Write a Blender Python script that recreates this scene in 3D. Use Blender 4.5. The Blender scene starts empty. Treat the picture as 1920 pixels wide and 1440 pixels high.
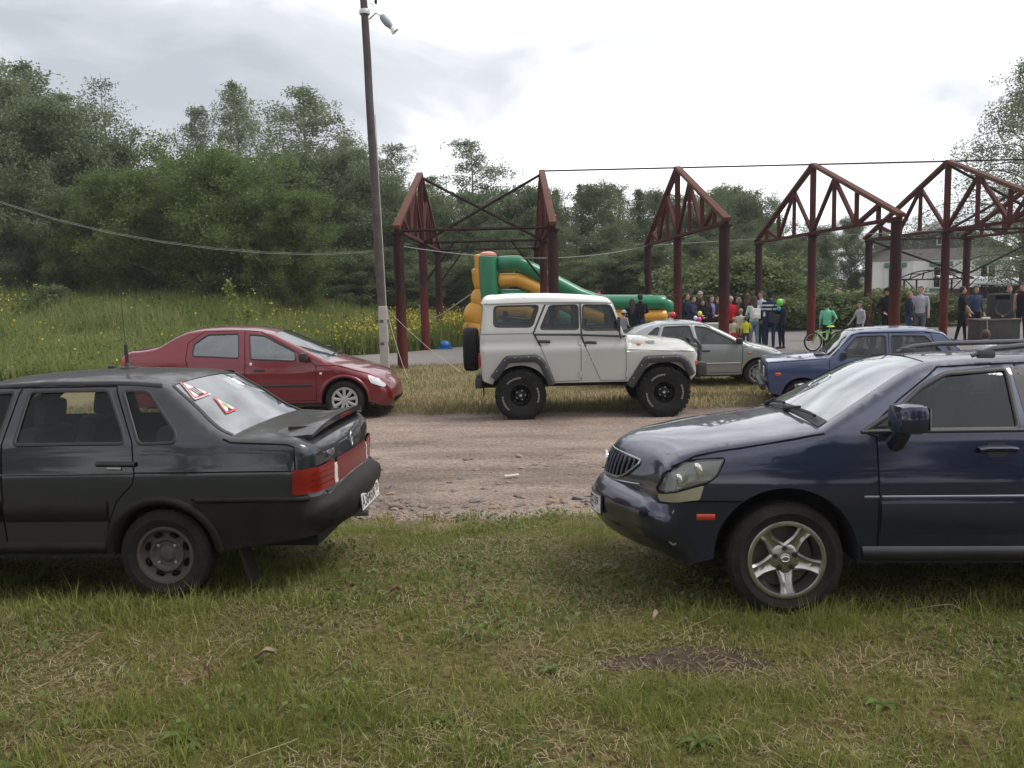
import bpy, bmesh, math, random
import numpy as np
from mathutils import Vector, Matrix
from mathutils.geometry import delaunay_2d_cdt

scene = bpy.context.scene
COL = scene.collection
rng = np.random.default_rng(11)
random.seed(5)

# ------------------------------------------------------------------ camera
FPX = 1600.0
PITCH = math.atan((720 - 535) / FPX)
ROLL = -0.024
CAMZ = 1.9
cam_d = bpy.data.cameras.new("camera")
cam = bpy.data.objects.new("camera", cam_d)
COL.objects.link(cam)
cam_d.sensor_width = 36.0
cam_d.lens = 36.0 * FPX / 1920.0
cam_d.clip_end = 3000.0
cam_d.clip_start = 0.05
cam.matrix_world = (Matrix.Translation((0, 0, CAMZ)) @ Matrix.Rotation(math.pi / 2 - PITCH, 4, 'X')
                    @ Matrix.Rotation(ROLL, 4, 'Z'))
scene.camera = cam

# ------------------------------------------------------------------ sky: Nishita daylight almost wholly covered by a cloud deck
SUN_EL, SUN_AZ = math.radians(56), math.radians(96)      # azimuth from +Y towards +X
world = bpy.data.worlds.new("World")
scene.world = world
world.use_nodes = True
wn = world.node_tree.nodes
wl = world.node_tree.links
wn.clear()
w_out = wn.new('ShaderNodeOutputWorld')
sky = wn.new('ShaderNodeTexSky')
sky.sky_type = 'NISHITA'
sky.sun_disc = False
sky.sun_elevation = SUN_EL
sky.sun_rotation = SUN_AZ
bg_sky = wn.new('ShaderNodeBackground')
bg_sky.inputs['Strength'].default_value = 0.10
wl.new(sky.outputs[0], bg_sky.inputs['Color'])
tc = wn.new('ShaderNodeTexCoord')
sep = wn.new('ShaderNodeSeparateXYZ')
wl.new(tc.outputs['Generated'], sep.inputs[0])
zc = wn.new('ShaderNodeMath'); zc.operation = 'ADD'
wl.new(sep.outputs['Z'], zc.inputs[0]); zc.inputs[1].default_value = 0.22
zm = wn.new('ShaderNodeMath'); zm.operation = 'MAXIMUM'
wl.new(zc.outputs[0], zm.inputs[0]); zm.inputs[1].default_value = 0.12
dv = wn.new('ShaderNodeVectorMath'); dv.operation = 'DIVIDE'
cmb = wn.new('ShaderNodeCombineXYZ')
for i in range(3):
    wl.new(zm.outputs[0], cmb.inputs[i])
wl.new(tc.outputs['Generated'], dv.inputs[0]); wl.new(cmb.outputs[0], dv.inputs[1])
mp = wn.new('ShaderNodeMapping')
mp.inputs['Location'].default_value = (39.25, 1.5, 0.0)
mp.inputs['Scale'].default_value = (1.0, 0.75, 0.0)
wl.new(dv.outputs[0], mp.inputs['Vector'])
n1 = wn.new('ShaderNodeTexNoise'); n1.inputs['Scale'].default_value = 0.42; n1.inputs['Detail'].default_value = 2.0
n2 = wn.new('ShaderNodeTexNoise'); n2.inputs['Scale'].default_value = 1.7; n2.inputs['Detail'].default_value = 7.0
n2.inputs['Roughness'].default_value = 0.52; n2.inputs['Distortion'].default_value = 0.5
for n in (n1, n2):
    wl.new(mp.outputs[0], n.inputs['Vector'])
mx = wn.new('ShaderNodeMix'); mx.data_type = 'FLOAT'; mx.inputs[0].default_value = 0.36
wl.new(n1.outputs[0], mx.inputs[2]); wl.new(n2.outputs[0], mx.inputs[3])
cr = wn.new('ShaderNodeValToRGB')
cr.color_ramp.elements[0].position = 0.40; cr.color_ramp.elements[0].color = (0.33, 0.345, 0.37, 1)
cr.color_ramp.elements[1].position = 0.58; cr.color_ramp.elements[1].color = (1.0, 1.01, 1.03, 1)
e = cr.color_ramp.elements.new(0.47); e.color = (0.47, 0.485, 0.51, 1)
e = cr.color_ramp.elements.new(0.525); e.color = (0.74, 0.75, 0.77, 1)
wl.new(mx.outputs[0], cr.inputs[0])
bg_cl = wn.new('ShaderNodeBackground'); bg_cl.inputs['Strength'].default_value = 1.0
wl.new(cr.outputs[0], bg_cl.inputs['Color'])
mxs = wn.new('ShaderNodeMixShader'); mxs.inputs[0].default_value = 0.93
wl.new(bg_sky.outputs[0], mxs.inputs[1]); wl.new(bg_cl.outputs[0], mxs.inputs[2])
wl.new(mxs.outputs[0], w_out.inputs['Surface'])

# ------------------------------------------------------------------ sun behind the clouds
sun_d = bpy.data.lights.new("sun", 'SUN')
sun_d.energy = 1.5
sun_d.angle = math.radians(22)
sun_d.color = (1.0, 0.96, 0.9)
sun = bpy.data.objects.new("sun", sun_d)
COL.objects.link(sun)
sdir = Vector((math.sin(SUN_AZ) * math.cos(SUN_EL), math.cos(SUN_AZ) * math.cos(SUN_EL), math.sin(SUN_EL)))
sun.rotation_euler = sdir.to_track_quat('Z', 'Y').to_euler()
sun.location = (20, 20, 40)

vs = scene.view_settings
vs.view_transform = 'Standard'
vs.look = 'None'
vs.exposure = 0.85
vs.gamma = 1.0
vs.use_curve_mapping = False
scene.cycles.max_bounces = 6
scene.cycles.transparent_max_bounces = 10

# ------------------------------------------------------------------ helpers
def srgb(r, g, b):
    f = lambda c: (c / 255 / 12.92) if c / 255 <= 0.04045 else ((c / 255 + 0.055) / 1.055) ** 2.4
    return (f(r), f(g), f(b))

def smooth01(a, b, x):
    t = np.clip((np.asarray(x, float) - a) / (b - a), 0, 1)
    return t * t * (3 - 2 * t)

_perm = np.random.default_rng(3).permutation(4096)
def vnoise(x, y, seed=0):
    x = np.asarray(x, float); y = np.asarray(y, float)
    xi = np.floor(x).astype(int); yi = np.floor(y).astype(int)
    xf = x - xi; yf = y - yi
    u = xf * xf * (3 - 2 * xf); v = yf * yf * (3 - 2 * yf)
    def h(a, b):
        return _perm[(_perm[(a + seed * 57) % 4096] + b) % 4096] / 4095.0
    return ((h(xi, yi) * (1 - u) + h(xi + 1, yi) * u) * (1 - v) + (h(xi, yi + 1) * (1 - u) + h(xi + 1, yi + 1) * u) * v)

def fnoise(x, y, seed=0, oct=3):
    s = 0; a = 1; t = 0
    for o in range(oct):
        s = s + a * vnoise(np.asarray(x) * 2 ** o, np.asarray(y) * 2 ** o, seed + o); t += a; a *= .5
    return s / t

def ray_x(px, y):   # sideways distance that photo column px has at depth y (level ray)
    return (px - 960) / FPX * y

def raw_mesh(name, verts, faces, smooth=True, sharp=None):
    me = bpy.data.meshes.new(name)
    me.from_pydata([tuple(map(float, v)) for v in verts], [], [tuple(int(i) for i in f) for f in faces])
    if smooth:
        me.polygons.foreach_set('use_smooth', [True] * len(me.polygons))
        if sharp is not None:
            me.set_sharp_from_angle(angle=math.radians(sharp))
    me.update()
    return me

def tri_mesh(name, V, T):
    """fast triangle mesh from numpy arrays"""
    me = bpy.data.meshes.new(name)
    V = np.asarray(V, np.float32); T = np.asarray(T, np.int32)
    me.vertices.add(len(V)); me.vertices.foreach_set('co', V.ravel())
    n = len(T); k = T.shape[1]
    me.loops.add(n * k); me.loops.foreach_set('vertex_index', T.ravel())
    me.polygons.add(n)
    me.polygons.foreach_set('loop_start', np.arange(0, n * k, k, dtype=np.int32))
    me.polygons.foreach_set('loop_total', np.full(n, k, np.int32))
    me.update(calc_edges=True)
    return me

def obj(name, me, mat=None, parent=None, loc=None):
    o = bpy.data.objects.new(name, me)
    COL.objects.link(o)
    if mat is not None and me is not None:
        if len(me.materials) == 0:
            for m in (mat if isinstance(mat, (list, tuple)) else [mat]):
                me.materials.append(m)
    if parent is not None:
        o.parent = parent
    if loc is not None:
        o.location = loc
    return o

def thing(name, label, cat, loc=(0, 0, 0), rotz=0.0, group=None):
    o = bpy.data.objects.new(name, None)
    COL.objects.link(o)
    o.location = loc
    o.rotation_euler = (0, 0, rotz)
    o.empty_display_size = 0.2
    return tag(o, label, cat, group)

def tag(o, label=None, cat=None, group=None, kind=None):
    if label: o['label'] = label
    if cat: o['category'] = cat
    if group: o['group'] = group
    if kind: o['kind'] = kind
    return o

def copy_tree(o, parent=None):
    c = o.copy(); COL.objects.link(c)
    if parent is not None: c.parent = parent
    for ch in list(o.children): copy_tree(ch, c)
    return c

class MB:
    """collects verts and faces for one mesh"""
    def __init__(s): s.v = []; s.f = []; s.mi = []; s.cur = 0
    def add(s, vs, fs):
        b = len(s.v); s.v.extend([tuple(map(float, p)) for p in vs])
        for f in fs: s.f.append(tuple(int(i) + b for i in f)); s.mi.append(s.cur)
        return s
    def box(s, c, d, rot=None):
        x, y, z = d[0] / 2, d[1] / 2, d[2] / 2
        P = [Vector((a * x, b * y, e * z)) for a in (-1, 1) for b in (-1, 1) for e in (-1, 1)]
        if rot is not None: P = [rot @ p for p in P]
        c = Vector(c)
        return s.add([p + c for p in P], [(0, 1, 3, 2), (4, 6, 7, 5), (0, 4, 5, 1), (2, 3, 7, 6), (0, 2, 6, 4), (1, 5, 7, 3)])
    def beam(s, a, b, w, h=None, up=(0, 0, 1)):
        a = Vector(a); b = Vector(b); h = h or w
        d = b - a; L = d.length; d = d.normalized(); up = Vector(up)
        if abs(d.dot(up)) > .98: up = Vector((0, 1, 0))
        sx = d.cross(up).normalized(); sz = sx.cross(d)
        M = Matrix((sx, d, sz)).transposed()
        return s.box((a + b) / 2, (w, L, h), M)
    def tube(s, pts, rad, n=8, cap=True, closed=False):
        P = [Vector(p) for p in pts]; m = len(P)
        if not hasattr(rad, '__len__'): rad = [rad] * m
        rings = []; up = None
        for i in range(m):
            a = P[(i - 1) % m] if (closed or i > 0) else P[0]
            b = P[(i + 1) % m] if (closed or i < m - 1) else P[-1]
            t = (b - a)
            t = t.normalized() if t.length > 1e-9 else Vector((0, 0, 1))
            if up is None:
                up = Vector((0, 0, 1)) if abs(t.z) < .9 else Vector((1, 0, 0))
            sx = t.cross(up)
            if sx.length < 1e-6: sx = t.orthogonal()
            sx.normalize(); up2 = sx.cross(t).normalized(); up = up2
            rings.append([P[i] + (sx * math.cos(2 * math.pi * k / n) + up2 * math.sin(2 * math.pi * k / n)) * rad[i] for k in range(n)])
        vs = [p for r in rings for p in r]; fs = []
        for i in range(m if closed else m - 1):
            j = (i + 1) % m
            for k in range(n):
                l = (k + 1) % n
                fs.append((i * n + k, i * n + l, j * n + l, j * n + k))
        if cap and not closed:
            fs.append(tuple(range(n - 1, -1, -1))); fs.append(tuple((m - 1) * n + k for k in range(n)))
        return s.add(vs, fs)
    def lathe(s, prof, n=24, axis='Y', c=(0, 0, 0), closed=False):
        """profile of (radius, along-axis) pairs"""
        vs = []; fs = []; m = len(prof)
        for i in range(n):
            a = 2 * math.pi * i / n; ca, sa = math.cos(a), math.sin(a)
            for r, h in prof:
                p = {'Y': (r * ca, h, r * sa), 'Z': (r * ca, r * sa, h), 'X': (h, r * ca, r * sa)}[axis]
                vs.append((p[0] + c[0], p[1] + c[1], p[2] + c[2]))
        for i in range(n):
            j = (i + 1) % n
            for k in range(m if closed else m - 1):
                l = (k + 1) % m
                fs.append((i * m + k, j * m + k, j * m + l, i * m + l))
        return s.add(vs, fs)
    def ell(s, c, r, n=12, m=8, rot=None):
        vs = []; fs = []; c = Vector(c)
        for i in range(m + 1):
            th = math.pi * i / m
            for k in range(n):
                ph = 2 * math.pi * k / n
                p = Vector((r[0] * math.sin(th) * math.cos(ph), r[1] * math.sin(th) * math.sin(ph), r[2] * math.cos(th)))
                if rot is not None: p = rot @ p
                vs.append(p + c)
        for i in range(m):
            for k in range(n):
                l = (k + 1) % n
                fs.append((i * n + k, (i + 1) * n + k, (i + 1) * n + l, i * n + l))
        return s.add(vs, fs)
    def prism(s, poly, axis, a, b):
        """poly of 2D points extruded from a to b along an axis: 'Y' uses (x,z), 'X' uses (y,z), 'Z' uses (x,y)"""
        def P(u, v, h): return {'Y': (u, h, v), 'X': (h, u, v), 'Z': (u, v, h)}[axis]
        n = len(poly)
        vs = [P(u, v, a) for u, v in poly] + [P(u, v, b) for u, v in poly]
        fs = [tuple(range(n)), tuple(range(2 * n - 1, n - 1, -1))] + [(i, i + n, (i + 1) % n + n, (i + 1) % n) for i in range(n)]
        return s.add(vs, fs)
    def mesh(s, name, smooth=True, sharp=35, merge=None, bevel=None, recalc=False):
        me = bpy.data.meshes.new(name)
        me.from_pydata(s.v, [], s.f)
        if any(s.mi): me.polygons.foreach_set('material_index', s.mi)
        if merge or bevel or recalc:
            bm = bmesh.new(); bm.from_mesh(me)
            bmesh.ops.remove_doubles(bm, verts=bm.verts, dist=merge or 1e-5)
            if recalc or bevel: bmesh.ops.recalc_face_normals(bm, faces=bm.faces)
            if bevel:
                ed = [e for e in bm.edges if len(e.link_faces) == 2 and e.calc_face_angle(0) > math.radians(30)]
                bmesh.ops.bevel(bm, geom=ed, offset=bevel, offset_type='OFFSET', segments=2, profile=.6, affect='EDGES', clamp_overlap=True)
            bm.to_mesh(me); bm.free()
        if smooth:
            me.polygons.foreach_set('use_smooth', [True] * len(me.polygons))
            if sharp: me.set_sharp_from_angle(angle=math.radians(sharp))
        me.update()
        return me
    def build(s, name, mat, parent=None, **k):
        return obj(name, s.mesh(name, **k), mat, parent)

def text_mesh(txt, size, depth=.001):
    cu = bpy.data.curves.new('t', 'FONT'); cu.body = txt; cu.size = size; cu.extrude = depth
    cu.align_x = 'CENTER'; cu.align_y = 'CENTER'; cu.resolution_u = 3
    o = bpy.data.objects.new('t', cu); COL.objects.link(o)
    bpy.context.view_layer.update()
    me = bpy.data.meshes.new_from_object(o.evaluated_get(bpy.context.evaluated_depsgraph_get()))
    bpy.data.objects.remove(o); bpy.data.curves.remove(cu)
    return me

# ------------------------------------------------------------------ materials
MATS = {}
def mat(name, col, rough=.6, metal=0., spec=.5, coat=0., noise=None, bump=None, sub=None, alpha_mix=None):
    """principled; noise=(scale, amount, colour2) mottles the colour, bump=(scale, strength)"""
    if name in MATS: return MATS[name]
    m = bpy.data.materials.new(name); m.use_nodes = True
    nt = m.node_tree; N = nt.nodes; L = nt.links
    p = N['Principled BSDF']
    p.inputs['Base Color'].default_value = (*col[:3], 1)
    p.inputs['Roughness'].default_value = rough
    p.inputs['Metallic'].default_value = metal
    p.inputs['Specular IOR Level'].default_value = spec
    p.inputs['Coat Weight'].default_value = coat
    p.inputs['Coat Roughness'].default_value = .04
    t = N.new('ShaderNodeTexCoord')
    if noise:
        nz = N.new('ShaderNodeTexNoise'); nz.inputs['Scale'].default_value = noise[0]; nz.inputs['Detail'].default_value = 6
        nz.inputs['Roughness'].default_value = .65
        L.new(t.outputs['Object'], nz.inputs['Vector'])
        r = N.new('ShaderNodeMapRange'); r.inputs[1].default_value = .5 - .18; r.inputs[2].default_value = .5 + .18
        r.inputs[3].default_value = 0; r.inputs[4].default_value = noise[1]
        L.new(nz.outputs[0], r.inputs[0])
        mixn = N.new('ShaderNodeMix'); mixn.data_type = 'RGBA'
        mixn.inputs[6].default_value = (*col[:3], 1); mixn.inputs[7].default_value = (*noise[2][:3], 1)
        L.new(r.outputs[0], mixn.inputs[0]); L.new(mixn.outputs[2], p.inputs['Base Color'])
    if bump:
        nb = N.new('ShaderNodeTexNoise'); nb.inputs['Scale'].default_value = bump[0]; nb.inputs['Detail'].default_value = 5
        L.new(t.outputs['Object'], nb.inputs['Vector'])
        b = N.new('ShaderNodeBump'); b.inputs['Strength'].default_value = bump[1]; b.inputs['Distance'].default_value = .02
        L.new(nb.outputs[0], b.inputs['Height']); L.new(b.outputs[0], p.inputs['Normal'])
    MATS[name] = m
    return m

def paint(name, col, dust=(.16, .13, .11), dust_amt=.35, mud=.5, mud_top=.55, metal=.25, rough=.35, coat_ior=1.5):
    """car paint with clear coat, settled dust on surfaces that face up and splashed mud low on the sides (object z in metres)"""
    if name in MATS: return MATS[name]
    m = bpy.data.materials.new(name); m.use_nodes = True
    N = m.node_tree.nodes; L = m.node_tree.links
    p = N['Principled BSDF']
    p.inputs['Metallic'].default_value = metal; p.inputs['Roughness'].default_value = rough
    t = N.new('ShaderNodeTexCoord'); sp = N.new('ShaderNodeSeparateXYZ'); L.new(t.outputs['Object'], sp.inputs[0])
    g = N.new('ShaderNodeNewGeometry'); sn = N.new('ShaderNodeSeparateXYZ'); L.new(g.outputs['Normal'], sn.inputs[0])
    nz = N.new('ShaderNodeTexNoise'); nz.inputs['Scale'].default_value = 5; nz.inputs['Detail'].default_value = 8; nz.inputs['Roughness'].default_value = .7
    L.new(t.outputs['Object'], nz.inputs['Vector'])
    up = N.new('ShaderNodeMapRange'); up.inputs[1].default_value = .3; up.inputs[2].default_value = 1.; up.inputs[4].default_value = dust_amt
    L.new(sn.outputs['Z'], up.inputs[0])
    lo = N.new('ShaderNodeMapRange'); lo.inputs[1].default_value = mud_top; lo.inputs[2].default_value = .15; lo.inputs[3].default_value = 0; lo.inputs[4].default_value = mud
    L.new(sp.outputs['Z'], lo.inputs[0])
    sm = N.new('ShaderNodeMath'); sm.operation = 'MAXIMUM'; L.new(up.outputs[0], sm.inputs[0]); L.new(lo.outputs[0], sm.inputs[1])
    nr = N.new('ShaderNodeMapRange'); nr.inputs[1].default_value = .3; nr.inputs[2].default_value = .68; nr.inputs[3].default_value = .25; nr.inputs[4].default_value = 1.5
    L.new(nz.outputs[0], nr.inputs[0])
    ml = N.new('ShaderNodeMath'); ml.operation = 'MULTIPLY'; ml.use_clamp = True; L.new(sm.outputs[0], ml.inputs[0]); L.new(nr.outputs[0], ml.inputs[1])
    ad = N.new('ShaderNodeMath'); ad.operation = 'ADD'; ad.use_clamp = True; L.new(ml.outputs[0], ad.inputs[0]); ad.inputs[1].default_value = .03
    mixn = N.new('ShaderNodeMix'); mixn.data_type = 'RGBA'
    mixn.inputs[6].default_value = (*col, 1); mixn.inputs[7].default_value = (*dust, 1)
    L.new(ad.outputs[0], mixn.inputs[0]); L.new(mixn.outputs[2], p.inputs['Base Color'])
    inv = N.new('ShaderNodeMapRange'); inv.inputs[1].default_value = 0; inv.inputs[2].default_value = .8; inv.inputs[3].default_value = 1.; inv.inputs[4].default_value = .05
    L.new(ad.outputs[0], inv.inputs[0]); L.new(inv.outputs[0], p.inputs['Coat Weight'])
    rr = N.new('ShaderNodeMapRange'); rr.inputs[1].default_value = 0; rr.inputs[2].default_value = .7; rr.inputs[3].default_value = rough; rr.inputs[4].default_value = .8
    L.new(ad.outputs[0], rr.inputs[0]); L.new(rr.outputs[0], p.inputs['Roughness'])
    p.inputs['Coat Roughness'].default_value = .05; p.inputs['Coat IOR'].default_value = coat_ior
    MATS[name] = m
    return m

def glass(name, tint=(.35, .4, .4), ior=1.9, dust=.06, dcol=(.5, .5, .48)):  # dust sets a diffuse film: dirt, plus painted sky sheen on the crossover windshield
    if name in MATS: return MATS[name]
    m = bpy.data.materials.new(name); m.use_nodes = True
    N = m.node_tree.nodes; L = m.node_tree.links
    N.remove(N['Principled BSDF']); out = N['Material Output']
    tr = N.new('ShaderNodeBsdfTransparent'); tr.inputs[0].default_value = (*tint, 1)
    gl = N.new('ShaderNodeBsdfGlossy'); gl.inputs['Roughness'].default_value = .03; gl.inputs[0].default_value = (.95, .97, 1, 1)
    fr = N.new('ShaderNodeFresnel'); fr.inputs[0].default_value = ior
    df = N.new('ShaderNodeBsdfDiffuse'); df.inputs[0].default_value = (*dcol, 1)
    a = N.new('ShaderNodeMixShader'); b = N.new('ShaderNodeMixShader')
    t = N.new('ShaderNodeTexCoord'); nz = N.new('ShaderNodeTexNoise'); nz.inputs['Scale'].default_value = 3; nz.inputs['Detail'].default_value = 6
    L.new(t.outputs['Object'], nz.inputs['Vector'])
    mr = N.new('ShaderNodeMapRange'); mr.inputs[1].default_value = .35; mr.inputs[2].default_value = .7; mr.inputs[3].default_value = dust * .4; mr.inputs[4].default_value = dust * 1.5
    L.new(nz.outputs[0], mr.inputs[0]); L.new(mr.outputs[0], a.inputs[0])
    L.new(tr.outputs[0], a.inputs[1]); L.new(df.outputs[0], a.inputs[2])
    L.new(fr.outputs[0], b.inputs[0]); L.new(a.outputs[0], b.inputs[1]); L.new(gl.outputs[0], b.inputs[2])
    L.new(b.outputs[0], out.inputs['Surface'])
    MATS[name] = m
    return m

def leafmat(name, cols, trans=.35, patch=.25, rough=.6):
    """foliage: colour varies leaf by leaf and in large patches; some light passes through"""
    if name in MATS: return MATS[name]
    m = bpy.data.materials.new(name); m.use_nodes = True
    N = m.node_tree.nodes; L = m.node_tree.links
    N.remove(N['Principled BSDF']); out = N['Material Output']
    g = N.new('ShaderNodeNewGeometry'); oi = N.new('ShaderNodeObjectInfo'); t = N.new('ShaderNodeTexCoord')
    nz = N.new('ShaderNodeTexNoise'); nz.inputs['Scale'].default_value = patch; nz.inputs['Detail'].default_value = 3
    L.new(t.outputs['Object'], nz.inputs['Vector'])
    a = N.new('ShaderNodeMath'); a.operation = 'MULTIPLY_ADD'; a.inputs[1].default_value = .45
    L.new(g.outputs['Random Per Island'], a.inputs[0])
    b = N.new('ShaderNodeMapRange'); b.inputs[1].default_value = .3; b.inputs[2].default_value = .7; b.inputs[3].default_value = 0; b.inputs[4].default_value = .48
    L.new(nz.outputs[0], b.inputs[0]); L.new(b.outputs[0], a.inputs[2])
    c = N.new('ShaderNodeMath'); c.operation = 'MULTIPLY_ADD'; c.inputs[1].default_value = .12
    L.new(oi.outputs['Random'], c.inputs[0]); L.new(a.outputs[0], c.inputs[2])
    r = N.new('ShaderNodeValToRGB'); L.new(c.outputs[0], r.inputs[0])
    k = len(cols)
    while len(r.color_ramp.elements) < k: r.color_ramp.elements.new(.5)
    for i, cc in enumerate(cols):
        r.color_ramp.elements[i].position = i / (k - 1); r.color_ramp.elements[i].color = (*cc, 1)
    p = N.new('ShaderNodeBsdfPrincipled'); p.inputs['Roughness'].default_value = rough; p.inputs['Specular IOR Level'].default_value = .3
    tl = N.new('ShaderNodeBsdfTranslucent'); mxx = N.new('ShaderNodeMixShader'); mxx.inputs[0].default_value = trans
    L.new(r.outputs[0], p.inputs['Base Color']); L.new(r.outputs[0], tl.inputs[0])
    L.new(p.outputs[0], mxx.inputs[1]); L.new(tl.outputs[0], mxx.inputs[2]); L.new(mxx.outputs[0], out.inputs['Surface'])
    MATS[name] = m
    return m

M_black = mat('black_plastic', (.010, .010, .012), .55, noise=(9, .5, (.024, .022, .021)))
M_rubber = mat('tyre_rubber', (.012, .011, .0105), .85, spec=.2, noise=(7, .7, (.034, .027, .022)), bump=(60, .3))
M_rubclean = mat('tyre_rubber_clean', (.009, .009, .0095), .8, spec=.25, noise=(7, .5, (.022, .02, .018)), bump=(60, .3))
M_dark = mat('dark_interior', (.012, .012, .013), .85)
M_seat = mat('seat_fabric', (.03, .03, .034), .9, noise=(30, .4, (.055, .055, .06)))
M_seam = mat('panel_gap', (.004, .004, .005), .9, spec=.1)
M_chrome = mat('chrome', (.75, .75, .78), .12, metal=1.)
M_steel = mat('steel', (.35, .35, .36), .4, metal=.9)

# ================================================================== THE GROUND
_GY = [-60, 5.0, 6.6, 8.2, 9.0, 14.8, 15.7, 17.0, 19.5, 22, 24, 900]
_GZ = [0, 0, -.11, -.31, -.34, -.335, -.27, -.36, -.40, -.33, -.30, -.30]
def gz(x, y):
    x = np.asarray(x, float); y = np.asarray(y, float)
    z = np.interp(y, _GY, _GZ)
    z = z + 1.35 * smooth01(29, 40, y) * smooth01(-5, -14, x)
    rough = (fnoise(x * .7, y * .7, 4) - .5) * .09 * smooth01(24, 20, y) * (1 - smooth01(7.8, 9, y) * smooth01(15.6, 14.6, y))
    return z + rough

def road_near(x): return 7.85 + .5 * (fnoise(x * .55, x * 0 + 3.1, 7) - .5) + .22 * (vnoise(x * 2.3, x * 0 + 1, 2) - .5)
def road_far(x): return 15.15 + .5 * (fnoise(x * .4, x * 0 + 8.1, 9) - .5) + .25 * (vnoise(x * 2.1, x * 0 + 5, 2) - .5)
def plaza_near(x): return 24.2 + .5 * (fnoise(x * .4, x * 0 + 2.2, 12) - .5)
def plaza_far(x): return np.interp(x, [-8, -5.5, -4, -1.5, 4, 40], [25.2, 28.2, 28.9, 31.5, 38.5, 38.5])

def soil_material():
    m = bpy.data.materials.new('ground_soil'); m.use_nodes = True
    N = m.node_tree.nodes; L = m.node_tree.links; p = N['Principled BSDF']
    p.inputs['Roughness'].default_value = .95; p.inputs['Specular IOR Level'].default_value = .1
    t = N.new('ShaderNodeTexCoord')
    def nz(s, d=6):
        n = N.new('ShaderNodeTexNoise'); n.inputs['Scale'].default_value = s; n.inputs['Detail'].default_value = d; n.inputs['Roughness'].default_value = .65
        L.new(t.outputs['Object'], n.inputs['Vector']); return n
    a = nz(.9); r = N.new('ShaderNodeValToRGB'); L.new(a.outputs[0], r.inputs[0])
    el = r.color_ramp.elements
    el[0].position = .35; el[0].color = (.06, .072, .022, 1)
    el[1].position = .66; el[1].color = (.12, .09, .05, 1)
    e = el.new(.5); e.color = (.09, .085, .034, 1)
    b = nz(28); r2 = N.new('ShaderNodeValToRGB'); L.new(b.outputs[0], r2.inputs[0])
    r2.color_ramp.elements[0].position = .36; r2.color_ramp.elements[0].color = (.45, .4, .36, 1)
    r2.color_ramp.elements[1].position = .66; r2.color_ramp.elements[1].color = (1.6, 1.5, 1.35, 1)
    mm = N.new('ShaderNodeMix'); mm.data_type = 'RGBA'; mm.blend_type = 'MULTIPLY'; mm.inputs[0].default_value = 1.
    L.new(r.outputs[0], mm.inputs[6]); L.new(r2.outputs[0], mm.inputs[7])
    # mown hay lies on the strip beyond the road
    s = N.new('ShaderNodeSeparateXYZ'); L.new(t.outputs['Object'], s.inputs[0])
    k1 = N.new('ShaderNodeMapRange'); k1.inputs[1].default_value = 13; k1.inputs[2].default_value = 15.5; L.new(s.outputs['Y'], k1.inputs[0])
    k2 = N.new('ShaderNodeMapRange'); k2.inputs[1].default_value = 27; k2.inputs[2].default_value = 24.5; L.new(s.outputs['Y'], k2.inputs[0])
    k = N.new('ShaderNodeMath'); k.operation = 'MULTIPLY'; L.new(k1.outputs[0], k.inputs[0]); L.new(k2.outputs[0], k.inputs[1])
    h = N.new('ShaderNodeMix'); h.data_type = 'RGBA'; L.new(k.outputs[0], h.inputs[0]); L.new(mm.outputs[2], h.inputs[6])
    r3 = N.new('ShaderNodeValToRGB'); L.new(b.outputs[0], r3.inputs[0])
    r3.color_ramp.elements[0].position = .35; r3.color_ramp.elements[0].color = (.13, .1, .055, 1)
    r3.color_ramp.elements[1].position = .65; r3.color_ramp.elements[1].color = (.30, .235, .13, 1)
    L.new(r3.outputs[0], h.inputs[7]); L.new(h.outputs[2], p.inputs['Base Color'])
    bp = N.new('ShaderNodeBump'); bp.inputs['Strength'].default_value = .8; bp.inputs['Distance'].default_value = .03
    L.new(b.outputs[0], bp.inputs['Height']); L.new(bp.outputs[0], p.inputs['Normal'])
    return m

def grid_sheet(name, xs, yfun, nv, zfun):
    xs = np.asarray(xs); V = []; 
    for x in xs:
        for v in range(nv + 1):
            y = yfun(x, v / nv); V.append((x, float(y)))
    V = np.array(V); Z = zfun(V[:, 0], V[:, 1])
    V3 = np.column_stack([V, Z]); n = nv + 1
    i = np.arange(len(xs) - 1)[:, None] * n + np.arange(nv)[None, :]
    T = np.stack([i, i + n, i + n + 1, i + 1], -1).reshape(-1, 4)
    me = tri_mesh(name, V3, T); me.polygons.foreach_set('use_smooth', [True] * len(me.polygons))
    return me

gx = np.unique(np.concatenate([np.arange(-14, 22, .25), np.linspace(-60, -14, 40), np.linspace(22, 70, 40), [-400, -200, -100, 110, 200, 400]]))
gyv = np.unique(np.concatenate([np.arange(-4, 26, .25), np.arange(26, 60, 1.), [-60, -20, 70, 90, 130, 200, 400, 800]]))
def ground_z(x, y):
    z = gz(x, y)
    inr = (y > road_near(x) + .15) & (y < road_far(x) - .15) & (np.abs(x) < 95)
    inp = (y > plaza_near(x) + .2) & (y < plaza_far(x) - .3) & (x > -7.3) & (x < 59)
    return z - .06 * inr - .06 * inp
gme = grid_sheet('ground', gx, lambda x, v: gyv[int(round(v * (len(gyv) - 1)))], len(gyv) - 1, ground_z)
ground = tag(obj('ground', gme, soil_material()), kind='structure')

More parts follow.
